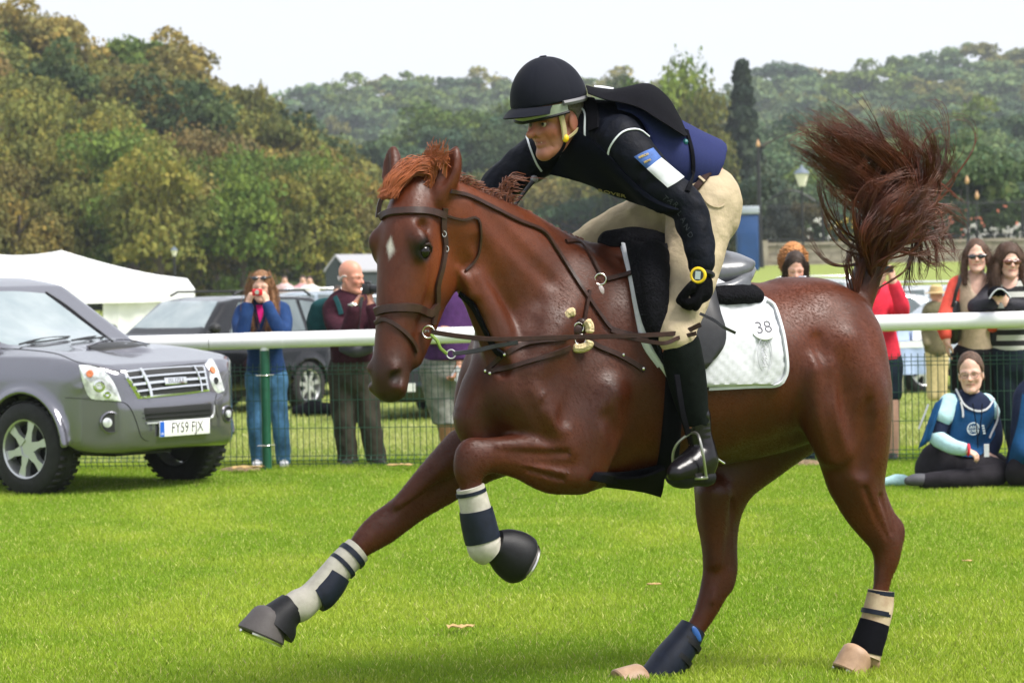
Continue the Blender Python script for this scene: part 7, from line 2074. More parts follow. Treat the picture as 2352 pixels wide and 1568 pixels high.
# ================================================================== SPECTATORS
def cloth(name,c,rough=.85,n=(20,.18),b=(50,.5,.006),spec=.15):return mat(name,c,rough=rough,spec=spec,noise=n,bump=b)
class Person:
    def __init__(s,d,label,foot,group='people watching at the rail'):
        s.d=d;s.root=empty('person',foot,label,'person',group)
        s.prims=[];s.spots=[];s.parts={}
    def p(s,px,py,dd=0):return P(px,py,s.d+dd)
    def rows(s,L,dr=0):
        out=[]
        for q in L:
            px,py,dd,r=q[:4];d=s.d+dd;rr=r*d/FPX+dr
            out.append([*P(px,py,d),rr,(q[4]+dr) if len(q)>4 else rr])
        return out
    def body(s,skin,torso,limbs,head=None,hands=(),lat=CR,vs=.0085,legs=True):
        s.torso=torso;s.limbs=limbs;s.lat=lat
        pts=[r_[:3] for L in [torso,*limbs.values()] for r_ in s.rows(L)]
        if head:pts.append(list(head[0]))
        pts=np.array(pts);s.lo,s.hi=pts.min(0)-.20,pts.max(0)+.20
        if head:s.hi[2]=max(s.hi[2],head[0][2]+.2)
        F=Field(s.lo,s.hi,vs)
        F.chain(s.rows(torso),k=.03,ax=lat)
        for L in limbs.values():F.chain(s.rows(L),k=.03)
        spots=[]
        if head:
            o,fa,pit,sc=head[:4];a=R(fa);f=unit(np.array([-math.sin(a),-math.cos(a),math.tan(R(pit))]));l=unit(np.cross([0,0,1.0],f));u=np.cross(f,l)
            if len(head)>4:rr=R(head[4]);l,u=l*math.cos(rr)+u*math.sin(rr),u*math.cos(rr)-l*math.sin(rr)
            s.c=add_head(F,np.asarray(o),f,u,l,sc);s.f,s.u,s.l,s.o,s.sc=f,u,l,np.asarray(o),sc
            kw=head[5] if len(head)>5 else {}
            spots=head_spots(s.c,sc,skin,**kw)
            nb=np.array(s.rows([torso[0]])[0][:3]);F.chain([[*(s.c(-.025,-.07,0)),.048*sc],[*(nb*.45+s.c(-.02,-.08,0)*.55),.050*sc],[*nb,.062*sc]],k=.03)
        for h in hands:add_hand(F,*h[0],**h[1])
        v,fc=F.mesh(1);o_=mesh_np('body',v,fc,skin_m,s.root);set_attr(o_,paint(v,skin,spots));s.bv,s.bf=v,fc
        s.bvh=bvh_of(v,fc);return s
    def wear(s,name,m,sets,dr=.012,vs=.011,wob=(.003,18,1),sub=None,torso=False,k=.03,extra=None,smooth=1,clip=None,lo=None,hi=None,ax=True):
        F=Field(s.lo-.04 if lo is None else lo,s.hi+.04 if hi is None else hi,vs)
        for L,isax in sets:F.chain(s.rows(L,dr),k=k,ax=s.lat if isax else None)
        if extra:extra(F)
        if wob:F.wobble(*wob)
        for cl in (clip or []):F.clip(*cl)
        v,fc=F.mesh(smooth)
        if len(v) == 0:return None
        o=mesh_np(name,v,fc,m,s.root);s.parts[name]=(o,v,fc);return o
    def hair(s,m,cap=(.098,.092,.085),cut=True,back=(),strands=None,wid=.0024,cy=.045,fringe=0.0,bald=False,clip=None):
        F=Field(s.o-.34,s.o+.30,.009)
        if not bald:F.ell(s.c(-.016,cy,0),np.array([cap[0],cap[1]+.008,cap[2]])*s.sc*1.03,[s.f,s.u,s.l],k=0)
        for L,k in back:F.chain([[*s.c(*q[:3]),q[3]] for q in L],k=k)
        if cut:
            F.ell(s.c(.108,-.030+fringe,0),np.array([.090,.105,.076])*s.sc,[s.f,s.u,s.l],k=.012,op='sub')
        if clip:F.clip(*clip)
        F.wobble(.003,45,4)
        v,fc=F.mesh(1);o=mesh_np('hair',v,fc,m,s.root);s.hv=(v,fc)
        if strands:hair_obj('loose_hair',strands,m,o,r=wid,tip=.5)
        return o
    def strands(s,n,roots,path,jr=.02,jt=.03,seed=1):
        """roots/path in head frame: list of control points (f,u,l); mirrored by caller"""
        g=np.random.default_rng(seed);out=[]
        for i in range(n):
            j=g.normal(size=3)*jr;e=g.normal(size=3)*jt;m_=len(path);w=np.linspace(0,1,m_)
            pts=np.array([s.c(*q) for q in path])+(1-w)[:,None]*j+w[:,None]*e
            q_=catmull(pts,4);q_=q_[:max(6,int(len(q_)*g.uniform(.75,1)))];q_=q_+np.sin(np.linspace(0,6,len(q_))+g.uniform(0,6))[:,None]*g.normal(size=3)*.004;out.append(q_)
        return out
def hairm(n,c):return mat(n,c,rough=.55,spec=.3,noise=(60,.45),bump=(140,.9,.006))
def tagtop(o,name,label,cat):
    centre_origin(o);tag(o,label,cat);return o
# ---------------------------------------------------------------- woman in blue with a red camera
DF=depth_of(FPt(600))
skinA=np.array([.60,.36,.26])
w1=Person(DF+.42,'woman with long ginger hair in a blue hoodie photographing with a red camera',G(612,1072)+[0,.4,0])
T_=[(600,700,0,26,.10),(603,716,0,32,.175),(606,760,-.02,34,.155),(609,810,.02,32,.135),(611,850,.05,34,.155),(613,872,.06,34,.160)]
Al=[(648,712,0,15),(654,740,-.10,14.5),(648,765,-.28,13),(630,735,-.34,11.5),(613,697,-.33,9)]
Ar=[(558,716,0,15),(550,742,-.10,14.5),(556,766,-.28,13),(563,735,-.34,11.5),(570,700,-.33,9)]
Ll=[(630,868,.06,27),(637,930,.05,21),(645,985,.02,17),(650,1040,.04,15),(651,1062,.04,13)]
Lr=[(594,868,.06,27),(589,930,.05,21),(588,985,.02,17),(592,1040,.04,15),(593,1062,.04,13)]
hdw=w1.p(600,660,-.12)
w1.body(skinA,T_,dict(al=Al,ar=Ar,ll=Ll,lr=Lr),head=(hdw,4,-3,1.0),hands=[
    ((w1.p(613,694,-.33),w1.p(604,672,-.34)-w1.p(613,694,-.33),-CR*.6+CF*.8,-1),dict(curl=.7,s=.9)),
    ((w1.p(570,697,-.33),w1.p(578,672,-.34)-w1.p(570,697,-.33),CR*.6+CF*.8,1),dict(curl=.7,s=.9))])
hood=cloth('hoodie_blue',(.014,.040,.125))
w1.wear('hoodie',hood,[(T_,True),(Al[:-1]+[(616,703,-.33,10)],False),(Ar[:-1]+[(569,706,-.33,10)],False)],dr=.014,clip=[(w1.p(612,862,.05),-np.array([0,0,1.0]))])
w1.wear('jeans',cloth('jeans_blue',(.055,.145,.27),n=(9,.45)),[([(611,858,.05,34,.160),(613,880,.06,34,.165)],True),(Ll,False),(Lr,False)],dr=.010,wob=(.0035,26,5))
def shoes(s,m,feet,mname='shoe'):
    for q in feet:
        F=Field(s.p(q[0][0],q[0][1],q[0][2])-.28,s.p(q[0][0],q[0][1],q[0][2])+.28,.008);F.chain(s.rows(q),k=.02);z=min(P(a[0],a[1],s.d+a[2])[2] for a in q);F.clip((0,0,z-.035),(0,0,-1));v,f=F.mesh(1);mesh_np(mname,v,f,m,s.root)
shoe_w=mat('white_shoe',(.72,.72,.74),rough=.5,noise=(60,.15));shoe_k=mat('dark_shoe',(.018,.016,.016),rough=.6)
shoes(w1,shoe_w,[[(652,1062,.05,12),(652,1068,-.05,11),(652,1072,-.16,9)],[(592,1062,.05,12),(590,1068,-.05,11),(588,1073,-.16,9)]])
hA=hairm('hair_ginger_brown',(.20,.095,.040))
st=[]
for g in (1,-1):
    st += w1.strands(170,None,[(-.02,.10,g*.05),(.0,.0,g*.095),(.03,-.11,g*.11),(.07,-.22,g*.10),(.11,-.34,g*.085),(.13,-.43,g*.07)],.018,.035,3+g)
w1.hair(hA,back=[([(-.05,.03,.0,.085),(-.08,-.08,0,.062),(-.08,-.20,0,.06)],.03),([(.0,.02,.082,.028),(.03,-.10,.10,.030),(.08,-.24,.10,.034),(.115,-.36,.08,.028)],.02),([(.0,.02,-.082,.028),(.03,-.10,-.10,.030),(.08,-.24,-.10,.034),(.115,-.36,-.08,.028)],.02)],strands=st,fringe=-.02)
mb=MB()
for g in (1,-1):mb.ball(w1.c(.085,.082,g*.036),(.028,.012,.018),10)
mb.tube([w1.c(.0,.09,-.09),w1.c(.07,.088,-.07),w1.c(.10,.085,0),w1.c(.07,.088,.07),w1.c(.0,.09,.09)],.005,6);sg=mb.build('sunglasses',mat('sunglass_dark',(.02,.022,.03),rough=.08,spec=.8),w1.root,smooth=True);sg['kind']='thing'
mb=MB();tp=[w1.p(588,700,-.13),w1.p(606,700,-.13),w1.p(604,725,-.17),w1.p(597,742,-.19)];mb.prism(tp,(0,-.02,0),(0,.05,0));mb.build('top',cloth('magenta',(.45,.01,.14)),w1.root)
cb=MB();cc_=w1.p(591,671,-.38);cb.box(cc_,(.085,.026,.055));cam_o=bevel(cb.build('compact_camera',mat('camera_red',(.60,.012,.02),rough=.3)),.006);tagtop(cam_o,'compact_camera','small red compact camera held up by the woman in blue','camera')
cb=MB();cb.lathe([(.021,0),(.021,.012),(.017,.020),(.010,.020),(.009,.014),(.001,.014)],18,cc_+[0,-.013,0],(0,-1,0),close=False);cb.build('lens',steel,cam_o,smooth=True)
# ---------------------------------------------------------------- bald man with a black camera
skinB=np.array([.56,.25,.17])
m1=Person(DF+.45,'bald man in a maroon fleece and dark cargo trousers photographing over the rail',G(820,1066)+[0,.4,0])
T_=[(798,690,0,24,.11),(803,708,0,40,.19),(805,750,.0,46,.175),(808,800,.0,46,.165),(810,845,.03,44,.165)]
Al=[(846,712,-.02,18),(860,745,-.12,17),(866,768,-.28,15),(862,735,-.40,12),(852,700,-.44,9.5)]
Ar=[(764,712,.0,19),(772,748,-.14,18),(797,766,-.30,16),(808,735,-.40,13),(814,702,-.44,10)]
Ll=[(832,850,.03,31),(842,920,.02,26),(852,985,.0,21),(862,1040,.03,20),(866,1060,.04,19)]
Lr=[(788,850,.03,31),(788,920,.02,26),(792,985,.0,21),(798,1040,.03,20),(798,1060,.04,19)]
hdm=m1.p(806,638,-.06)
m1.body(skinB,T_,dict(al=Al,ar=Ar,ll=Ll,lr=Lr),head=(hdm,-58,-4,1.10,0,dict(brow=(.30,.22,.16),lip=(.40,.14,.11))),hands=[
    ((m1.p(814,700,-.44),m1.p(830,672,-.42)-m1.p(814,700,-.44),CR*.9+CF*.3,1),dict(curl=.75,s=1.0)),
    ((m1.p(852,700,-.44),m1.p(850,680,-.44)-m1.p(852,700,-.44),-CR*.8+CF*.5,-1),dict(curl=.6,s=1.0))])
flee=cloth('fleece_maroon',(.040,.010,.018),n=(30,.3),b=(90,.8,.008))
m1.wear('fleece',flee,[(T_,True),(Al[:-1]+[(855,710,-.44,10)],False),(Ar[:-1]+[(812,712,-.44,11)],False)],dr=.018,clip=[(m1.p(812,832,.03),-np.array([0,0,1.0]))])
m1.wear('trousers',cloth('cargo_dark',(.050,.044,.034),n=(8,.35)),[([(810,832,.03,44,.165),(810,862,.03,44,.175)],True),(Ll,False),(Lr,False)],dr=.016,wob=(.006,20,8))
shoes(m1,shoe_k,[[(868,1058,.05,15),(874,1066,-.06,12),(882,1069,-.14,9)],[(797,1058,.05,15),(797,1066,-.06,12),(795,1069,-.14,9)]])
hB=hairm('hair_grey_fringe',(.42,.38,.34))
m1.hair(hB,bald=True,cut=False,back=[([(-.085,.0,.03,.018),(-.05,-.02,.070,.016),(-.02,.01,.078,.012),(.010,.012,.078,.009)],.01),([(-.085,.0,-.03,.018),(-.05,-.02,-.070,.016),(-.02,.01,-.078,.012),(.010,.012,-.078,.009)],.01),([(-.09,.0,.03,.018),(-.098,.0,0,.018),(-.09,.0,-.03,.018)],.01)])
def frm(o,f,u,l):return np.array([l,-f,u]).T
cm=m1.p(845,664,-.44);cf=unit(CR*.93-CF*.35);cu_=np.array([0,0,1.0]);cl_=np.cross(cu_,cf)
mb=MB();mb.box(cm,(.13,.06,.085),np.array([cl_,cf,cu_]).T);mb.box(cm+cu_*.05,(.05,.05,.03),np.array([cl_,cf,cu_]).T);cam2=bevel(mb.build('reflex_camera',mat('camera_black',(.010,.010,.012),rough=.4)),.008);tagtop(cam2,'reflex_camera','black reflex camera with a lens held up by the bald man','camera')
mb=MB();mb.lathe([(.034,0),(.036,.05),(.038,.10),(.030,.10),(.001,.09)],20,cm+cf*.03,cf,close=False);mb.build('lens',bpy.data.materials['camera_black'],cam2,smooth=True)
mb=MB();ribbon(mb,[m1.p(832,682,-.46),m1.p(826,710,-.42),m1.p(822,745,-.32),m1.p(822,790,-.20)],[-CF]*4,.028,.004);mb.build('camera_strap',mat('strap_grey',(.10,.10,.12),rough=.8),cam2,smooth=True)
mb=MB();mb.tube([m1.p(812,700,-.44)+.040*(math.cos(a)*CR+math.sin(a)*CF) for a in np.linspace(0,2*PI,15)[:-1]],.009,6,closed=True);mb.ball(m1.p(809,699,-.485),(.018,.010,.018),10);mb.build('wrist_watch',steel,m1.root,smooth=True)
bk=cloth('backpack_green',(.012,.055,.060))
F=Field(m1.p(752,735,.2)-.4,m1.p(752,735,.2)+.4,.014);F.chain(m1.rows([(756,705,.16,22,.16),(752,740,.20,30,.18),(756,768,.18,26,.17)]),k=.03,ax=CR);v,f=F.mesh(2);bp_=mesh_np('backpack',v,f,bk);tagtop(bp_,'backpack','dark green rucksack on the back of the bald man','backpack')
mb=MB();sb_=bvh_of(m1.parts['fleece'][1],m1.parts['fleece'][2]);strap(mb,sb_,[(770,682),(778,700),(784,722)],12,.004,.008,fb=m1.d);mb.build('shoulder_strap',bk,bp_,smooth=True)
F=Field(m1.p(816,805,-.2)-.35,m1.p(816,805,-.2)+.35,.012);F.chain(m1.rows([(790,800,-.14,13,.05),(818,806,-.19,15,.06),(846,800,-.14,13,.05)]),k=.02);v,f=F.mesh(2);o=mesh_np('waist_bag',v,f,mat('grey_nylon',(.06,.06,.075),rough=.6));tagtop(o,'waist_bag','dark grey waist bag round the bald man at rail height','bag')
# ---------------------------------------------------------------- person in purple behind the horse's muzzle
skinC=np.array([.42,.20,.12])
p3=Person(DF+.40,'person in a purple jumper and grey shorts resting a hand on the rail',G(1030,1066)+[0,.4,0])
T_=[(1032,668,0,26,.11),(1034,690,0,44,.20),(1032,740,.0,46,.185),(1028,800,.0,46,.175),(1022,835,.03,44,.17)]
Ar=[(996,700,.0,19),(988,745,-.05,17),(1000,775,-.14,14),(1012,764,-.26,11),(1017,757,-.30,9)]
Al=[(1075,700,.0,19),(1088,745,-.02,17),(1080,800,-.05,13),(1060,832,-.10,11),(1052,848,-.14,9)]
Lr=[(1006,850,.03,36),(1012,910,.02,31),(1026,970,.0,24),(1030,1020,.03,18),(1028,1058,.04,13)]
Ll=[(1048,850,.03,36),(1060,910,.02,30),(1066,970,.0,23),(1066,1030,.03,17),(1066,1058,.04,13)]
p3.body(skinC,T_,dict(al=Al,ar=Ar,ll=Ll,lr=Lr),head=(p3.p(1030,622,-.04),10,0,1.05),hands=[((p3.p(1017,757,-.30),p3.p(1024,750,-.40)-p3.p(1017,757,-.30),-np.array([0,0,1.0]),1),dict(curl=.35,s=1.0)),((p3.p(1052,848,-.14),p3.p(1046,862,-.16)-p3.p(1052,848,-.14),-CR,1),dict(curl=.6))])
p3.wear('jumper',cloth('jumper_purple',(.070,.026,.105)),[(T_,True),(Ar[:-1]+[(1012,764,-.26,10)],False),(Al[:-2]+[(1066,822,-.09,12)],False)],dr=.016,clip=[(p3.p(1022,826,.03),-np.array([0,0,1.0]))])
p3.wear('shorts',cloth('shorts_grey',(.21,.21,.19),n=(14,.35)),[([(1026,828,.03,44,.17),(1026,856,.03,44,.18)],True),(Lr[:3]+[(1027,978,.0,26)],False),(Ll[:3]+[(1066,978,0,25)],False)],dr=.022,wob=(.005,20,3),clip=[(p3.p(1026,974,0),-np.array([0,0,1.0]))])
shoes(p3,shoe_k,[[(1028,1058,.05,13),(1028,1066,-.06,11)],[(1066,1058,.05,13),(1066,1066,-.06,11)]])
p3.hair(hairm('hair_dark_short',(.05,.03,.02)),cap=(.10,.094,.086))
mb=MB();q=[p3.p(1036,862,-.18),p3.p(1050,838,-.18),p3.p(1062,850,-.18),p3.p(1052,882,-.18)];mb.prism(q,(0,0,0),(0,.012,0));o=mb.build('programme',whitecloth);tagtop(o,'programme','folded white paper held by the person in purple','paper')
# ---------------------------------------------------------------- girl over the rump and the ginger head behind her
D2=depth_of(FPt(1830));skinD=np.array([.62,.35,.27])
g1=Person(D2+.45,'girl with straight dark hair and pale yellow top looking down at her phone',G(1830,1060)+[0,.4,0])
T_=[(1828,662,0,24,.09),(1830,680,0,32,.165),(1832,740,.0,32,.14),(1834,800,.0,32,.14),(1836,840,.03,34,.16)]
Al=[(1868,672,0,14),(1886,700,-.14,13),(1878,690,-.30,11),(1862,662,-.34,9),(1858,655,-.36,8)]
Ar=[(1792,672,0,14),(1780,705,-.14,13),(1795,690,-.30,11),(1820,662,-.34,9),(1826,655,-.36,8)]
Ll=[(1852,850,.03,32),(1854,950,.0,22),(1856,1045,.03,14)];Lr=[(1818,850,.03,32),(1816,950,.0,22),(1814,1045,.03,14)]
g1.body(skinD,T_,dict(al=Al,ar=Ar,ll=Ll,lr=Lr),head=(g1.p(1827,618,-.10),2,-16,1.0),hands=[((g1.p(1858,655,-.36),g1.p(1848,648,-.40)-g1.p(1858,655,-.36),-CR+CF,-1),dict(curl=.6,s=.9)),((g1.p(1824,656,-.36),g1.p(1834,648,-.40)-g1.p(1824,656,-.36),CR+CF,1),dict(curl=.6,s=.9))])
g1.wear('top',cloth('pale_yellow',(.72,.66,.40)),[(T_,True),(Al[:-1],False),(Ar[:-1],False)],dr=.010)
g1.wear('trousers',cloth('navy_trousers',(.02,.025,.05)),[([(1834,840,.03,33,.16)]*2,True),(Ll,False),(Lr,False)],dr=.012)
hD=hairm('hair_dark_brown',(.035,.020,.014));st=[]
for g in (1,-1):st += g1.strands(90,None,[(.02,.11,g*.02),(.04,.05,g*.082),(.03,-.06,g*.090),(.03,-.16,g*.086),(.03,-.24,g*.08)],.012,.015,5+g)
g1.hair(hD,cap=(.098,.096,.086),back=[([(.02,.03,.078,.020),(.03,-.08,.085,.024),(.03,-.19,.082,.022)],.02),([(.02,.03,-.078,.020),(.03,-.08,-.085,.024),(.03,-.19,-.082,.022)],.02),([(-.05,.0,0,.07),(-.04,-.12,0,.07)],.02)],strands=st,fringe=-.012)
mb=MB();mb.box(g1.p(1843,648,-.46),(.065,.015,.11),np.array([CR,unit(CF-CU*.5),unit(CU+CF*.5)]).T);o=bevel(mb.build('phone',mat('phone_silver',(.25,.27,.32),rough=.2)),.004);tagtop(o,'phone','silver phone held by the girl above the rump of the horse','phone')
g2=Person(D2+1.3,'person with curly ginger hair turned away behind the dark haired girl',G(1826,1050)+[0,1.3,0])
T_=[(1822,660,0,24,.10),(1824,680,0,34,.18),(1826,760,.0,34,.15),(1826,840,.0,34,.16)]
Ll=[(1845,850,.0,30),(1845,950,.0,22),(1845,1035,.0,14)];Lr=[(1808,850,.0,30),(1808,950,.0,22),(1808,1035,.0,14)];A1_=[(1860,690,0,14),(1868,750,0,12),(1868,820,-.05,9)];A2_=[(1788,690,0,14),(1780,750,0,12),(1780,820,-.05,9)]
g2.body(skinD,T_,dict(a=A1_,b=A2_,c=Ll,d=Lr),head=(g2.p(1820,600,0),170,0,1.0))
g2.wear('coat',cloth('beige_coat',(.30,.26,.20)),[(T_,True),(A1_,False),(A2_,False)],dr=.016);g2.wear('trousers',bpy.data.materials['navy_trousers'],[(Ll,False),(Lr,False)],dr=.012)
hG=hairm('hair_ginger_curls',(.40,.17,.055));gg=np.random.default_rng(2);st=[]
for i in range(420):
    u=gg.normal(size=3);u /= np.linalg.norm(u);p0=g2.c(-.02+u[0]*.10,.03+u[1]*.11,u[2]*.10);a=gg.uniform(0,6)
    st.append(np.array([p0+np.array([.022*math.cos(a+t*7),.022*math.sin(a+t*7),-.05*t]) for t in np.linspace(0,1,8)])+(g2.f*u[0]+g2.u*u[1]+g2.l*u[2])*.012)
g2.hair(hG,cap=(.112,.112,.104),cut=False,back=[([(-.04,.0,0,.095),(-.04,-.10,0,.09)],.03)],strands=st,wid=.007)
# ---------------------------------------------------------------- woman in red behind the tail
D3=depth_of(FPt(2010))
r1=Person(D3+.45,'woman in a red top holding up a small camera behind the tail of the horse',G(2010,1056)+[0,.4,0])
T_=[(1994,662,0,26,.11),(1996,682,0,40,.19),(2002,740,.0,42,.165),(2014,800,.02,42,.17),(2018,832,.03,42,.175)]
Al=[(2042,685,0,17),(2066,716,-.14,16),(2070,700,-.28,14),(2056,660,-.36,11),(2050,642,-.38,9)]
Ar=[(1956,690,0,17),(1950,726,-.14,16),(1975,700,-.30,13),(2010,660,-.38,10),(2024,642,-.40,9)]
Ll=[(2034,840,.03,34),(2040,900,.02,27),(2046,970,0,20),(2050,1045,.03,14)];Lr=[(1996,840,.03,34),(1994,900,.02,27),(1992,970,0,20),(1990,1045,.03,14)]
r1.body(skinD,T_,dict(al=Al,ar=Ar,ll=Ll,lr=Lr),head=(r1.p(1996,622,-.06),-12,0,1.05),hands=[((r1.p(2050,642,-.38),r1.p(2046,622,-.40)-r1.p(2050,642,-.38),-CR*.7+CF,-1),dict(curl=.6)),((r1.p(2024,642,-.40),r1.p(2030,622,-.40)-r1.p(2024,642,-.40),CR*.7+CF,1),dict(curl=.6))])
r1.wear('top',cloth('top_red',(.62,.030,.060),n=(20,.15)),[(T_,True),(Al[:-2]+[(2055,656,-.36,11)],False),(Ar[:-2]+[(2008,662,-.38,11)],False)],dr=.015,wob=(.004,20,2),clip=[(r1.p(2016,826,.02),-np.array([0,0,1.0]))])
r1.wear('shorts',cloth('shorts_navy',(.012,.02,.035)),[([(2016,826,.03,41,.17),(2016,850,.03,42,.18)],True),(Ll[:2],False),(Lr[:2],False)],dr=.018)
shoes(r1,shoe_k,[[(2050,1046,.05,13),(2050,1054,-.08,10)],[(1990,1046,.05,13),(1990,1054,-.08,10)]])
hR=hairm('hair_fair',(.34,.20,.10));st=[]
for g in (1,-1):st += r1.strands(80,None,[(-.02,.10,g*.04),(-.01,.0,g*.09),(.0,-.10,g*.10),(.02,-.20,g*.10)],.02,.03,8+g)
r1.hair(hR,back=[([(-.04,.0,0,.085),(-.07,-.14,0,.06)],.03),([(-.01,.0,.08,.03),(.01,-.14,.09,.03)],.02),([(-.01,.0,-.08,.03),(.01,-.14,-.09,.03)],.02)],strands=st)
mb=MB();ck=r1.p(2041,618,-.46);mb.box(ck,(.075,.03,.055));mb.lathe([(.020,0),(.022,.03),(.001,.03)],14,ck+[0,-.015,0],(0,-1,0),close=False);o=mb.build('pocket_camera',bpy.data.materials['camera_black'],None);tagtop(o,'pocket_camera','small black camera held up by the woman in red','camera')
# ---------------------------------------------------------------- woman in coral cardigan
D4=depth_of(FPt(2240));skinE=np.array([.66,.40,.31])
c1=Person(D4+.42,'woman in a coral cardigan and beige top wearing dark sunglasses behind the rail',G(2240,1048)+[0,.4,0])
T_=[(2240,640,0,20,.07),(2236,656,0,30,.165),(2238,710,.0,33,.138),(2242,760,.0,32,.130),(2246,812,.03,38,.155)]
Ar=[(2198,656,0,17),(2180,700,-.05,15),(2168,740,-.10,14),(2172,770,-.14,10.5),(2175,785,-.15,9)]
Al=[(2274,662,.05,16),(2290,710,.08,14),(2290,745,.0,12),(2280,750,-.1,10)]
Ll=[(2264,825,.03,36),(2262,900,.02,29),(2258,980,0,20),(2256,1040,.03,14)];Lr=[(2222,825,.03,36),(2216,900,.02,29),(2214,980,0,20),(2212,1040,.03,14)]
c1.body(skinE,T_,dict(al=Al,ar=Ar,ll=Ll,lr=Lr),head=(c1.p(2243,590,-.06),8,2,1.04,2),hands=[((c1.p(2175,785,-.15),c1.p(2178,820,-.16)-c1.p(2175,785,-.15),CR,1),dict(curl=.18))])
c1.wear('beige_top',cloth('beige_knit',(.50,.38,.28),n=(30,.12)),[(T_[1:],True)],dr=.012,wob=(.003,20,2),extra=lambda F:F.chain([[*c1.p(2246,622,-.02),.075],[*c1.p(2248,640,-.08),.07],[*c1.p(2244,676,-.16),.03]],k=.01,op='sub'),clip=[(c1.p(2246,816,.02),-np.array([0,0,1.0]))])
c1.wear('cardigan',cloth('coral',(.72,.10,.07),n=(20,.12)),[(Ar[:-1],False),(Al,False),([(2212,648,.02,16),(2202,662,0,19),(2196,690,0,14)],False),([(2270,650,.03,12),(2276,680,.03,15)],False)],dr=.013)
c1.wear('skirt',cloth('black_skirt',(.010,.009,.011)),[([(2244,818,.03,40,.165),(2244,850,.03,42,.17)],True),(Ll,False),(Lr,False)],dr=.014)
shoes(c1,shoe_k,[[(2256,1040,.05,13),(2256,1046,-.08,10)],[(2212,1040,.05,13),(2212,1046,-.08,10)]])
hC=hairm('hair_brown_long',(.075,.038,.022));st=[]
for g in (1,-1):st += c1.strands(110,None,[(-.02,.10,g*.03),(-.01,.02,g*.088),(.01,-.08,g*.10),(.04,-.16,g*.11),(.06,-.24,g*.09)],.015,.025,11+g)
c1.hair(hC,back=[([(-.04,.0,0,.08),(-.075,-.12,0,.055)],.03),([(-.01,.02,.080,.026),(.02,-.09,.098,.028),(.05,-.2,.10,.022)],.02),([(-.01,.02,-.080,.026),(.02,-.09,-.098,.028),(.05,-.2,-.10,.022)],.02)],strands=st)
def shades(s,m,w=.034,h=.020,name='sunglasses'):
    mb=MB()
    for g in (1,-1):
        mb.ball(s.c(.101,.000,g*.034),(w*.95,.008,h),12,np.array([s.l,-s.f,s.u]).T)
    mb.tube([s.c(.0,.010,-.080),s.c(.085,.008,-.068),s.c(.104,.008,-.03),s.c(.108,.007,0),s.c(.104,.008,.03),s.c(.085,.008,.068),s.c(.0,.010,.080)],.0045,6)
    mb.build(name,m,s.root,smooth=True)
shades(c1,bpy.data.materials['sunglass_dark'],.034,.019)
F=Field(c1.p(2188,745,-.05)-.35,c1.p(2188,745,-.05)+.35,.012);F.chain(c1.rows([(2190,700,-.06,15,.06),(2188,740,-.06,20,.08),(2190,775,-.06,16,.07)]),k=.02);v,f=F.mesh(2);hb_=mesh_np('handbag',v,f,blackleather);tagtop(hb_,'handbag','black leather handbag hanging from the arm of the woman in coral','handbag')
mb=MB();ribbon(mb,[c1.p(2188,705,-.12),c1.p(2196,670,-.16),c1.p(2206,640,-.14),c1.p(2208,632,0)],[-CF]*4,.03,.006);mb.build('bag_strap',blackleather,hb_,smooth=True)
mb=MB();mb.tube([c1.p(2173,771,-.14)+.036*(math.cos(a)*CR+math.sin(a)*CF) for a in np.linspace(0,2*PI,13)[:-1]],.007,6,closed=True);mb.build('bracelet',mat('bracelet_dark',(.15,.13,.12),rough=.4),c1.root,smooth=True)
# ---------------------------------------------------------------- woman in black jacket
k1=Person(D4+.36,'woman with wavy dark hair in a black jacket leaning on the rail with a cap',G(2330,1046)+[0,.4,0])
T_=[(2320,645,0,20,.07),(2322,662,0,31,.170),(2322,710,-.02,33,.140),(2322,760,.0,32,.132),(2324,812,.03,40,.165)]
Ar=[(2280,664,0,17),(2252,696,-.12,16),(2240,704,-.28,14),(2268,700,-.36,11),(2286,696,-.38,9)]
Al=[(2364,664,0,17),(2376,700,-.12,16),(2360,705,-.28,13),(2330,700,-.36,11),(2314,698,-.38,9)]
Ll=[(2344,825,.03,34),(2350,900,.02,27),(2356,980,0,20),(2360,1036,.03,15)];Lr=[(2304,825,.03,34),(2312,900,.02,27),(2326,980,0,20),(2334,1036,.03,15)]
k1.body(skinE,T_,dict(al=Al,ar=Ar,ll=Ll,lr=Lr),head=(k1.p(2318,602,-.06),-6,0,1.04,0,dict(lip=(.5,.10,.12))),hands=[((k1.p(2286,696,-.38),k1.p(2294,680,-.42)-k1.p(2286,696,-.38),CF+CR*.3,1),dict(curl=.8)),((k1.p(2312,698,-.38),k1.p(2304,682,-.42)-k1.p(2312,698,-.38),CF-CR*.3,-1),dict(curl=.8))])
strp=bpy.data.materials.new('striped_knit');strp.use_nodes=True;t=strp.node_tree;b=t.nodes['Principled BSDF'];b.inputs['Roughness'].default_value=.9
tcn=t.nodes.new('ShaderNodeTexCoord');sxz=t.nodes.new('ShaderNodeSeparateXYZ');mth=t.nodes.new('ShaderNodeMath');mth.operation='MULTIPLY';mth.inputs[1].default_value=11.5;frc=t.nodes.new('ShaderNodeMath');frc.operation='FRACT';gt=t.nodes.new('ShaderNodeMath');gt.operation='GREATER_THAN';gt.inputs[1].default_value=.5;mxx=t.nodes.new('ShaderNodeMix');mxx.data_type='RGBA';mxx.inputs[6].default_value=(.50,.50,.46,1);mxx.inputs[7].default_value=(.012,.012,.014,1)
for a,b_ in ((tcn.outputs['Object'],sxz.inputs[0]),(sxz.outputs[2],mth.inputs[0]),(mth.outputs[0],frc.inputs[0]),(frc.outputs[0],gt.inputs[0]),(gt.outputs[0],mxx.inputs[0]),(mxx.outputs[2],b.inputs['Base Color'])):t.links.new(a,b_)
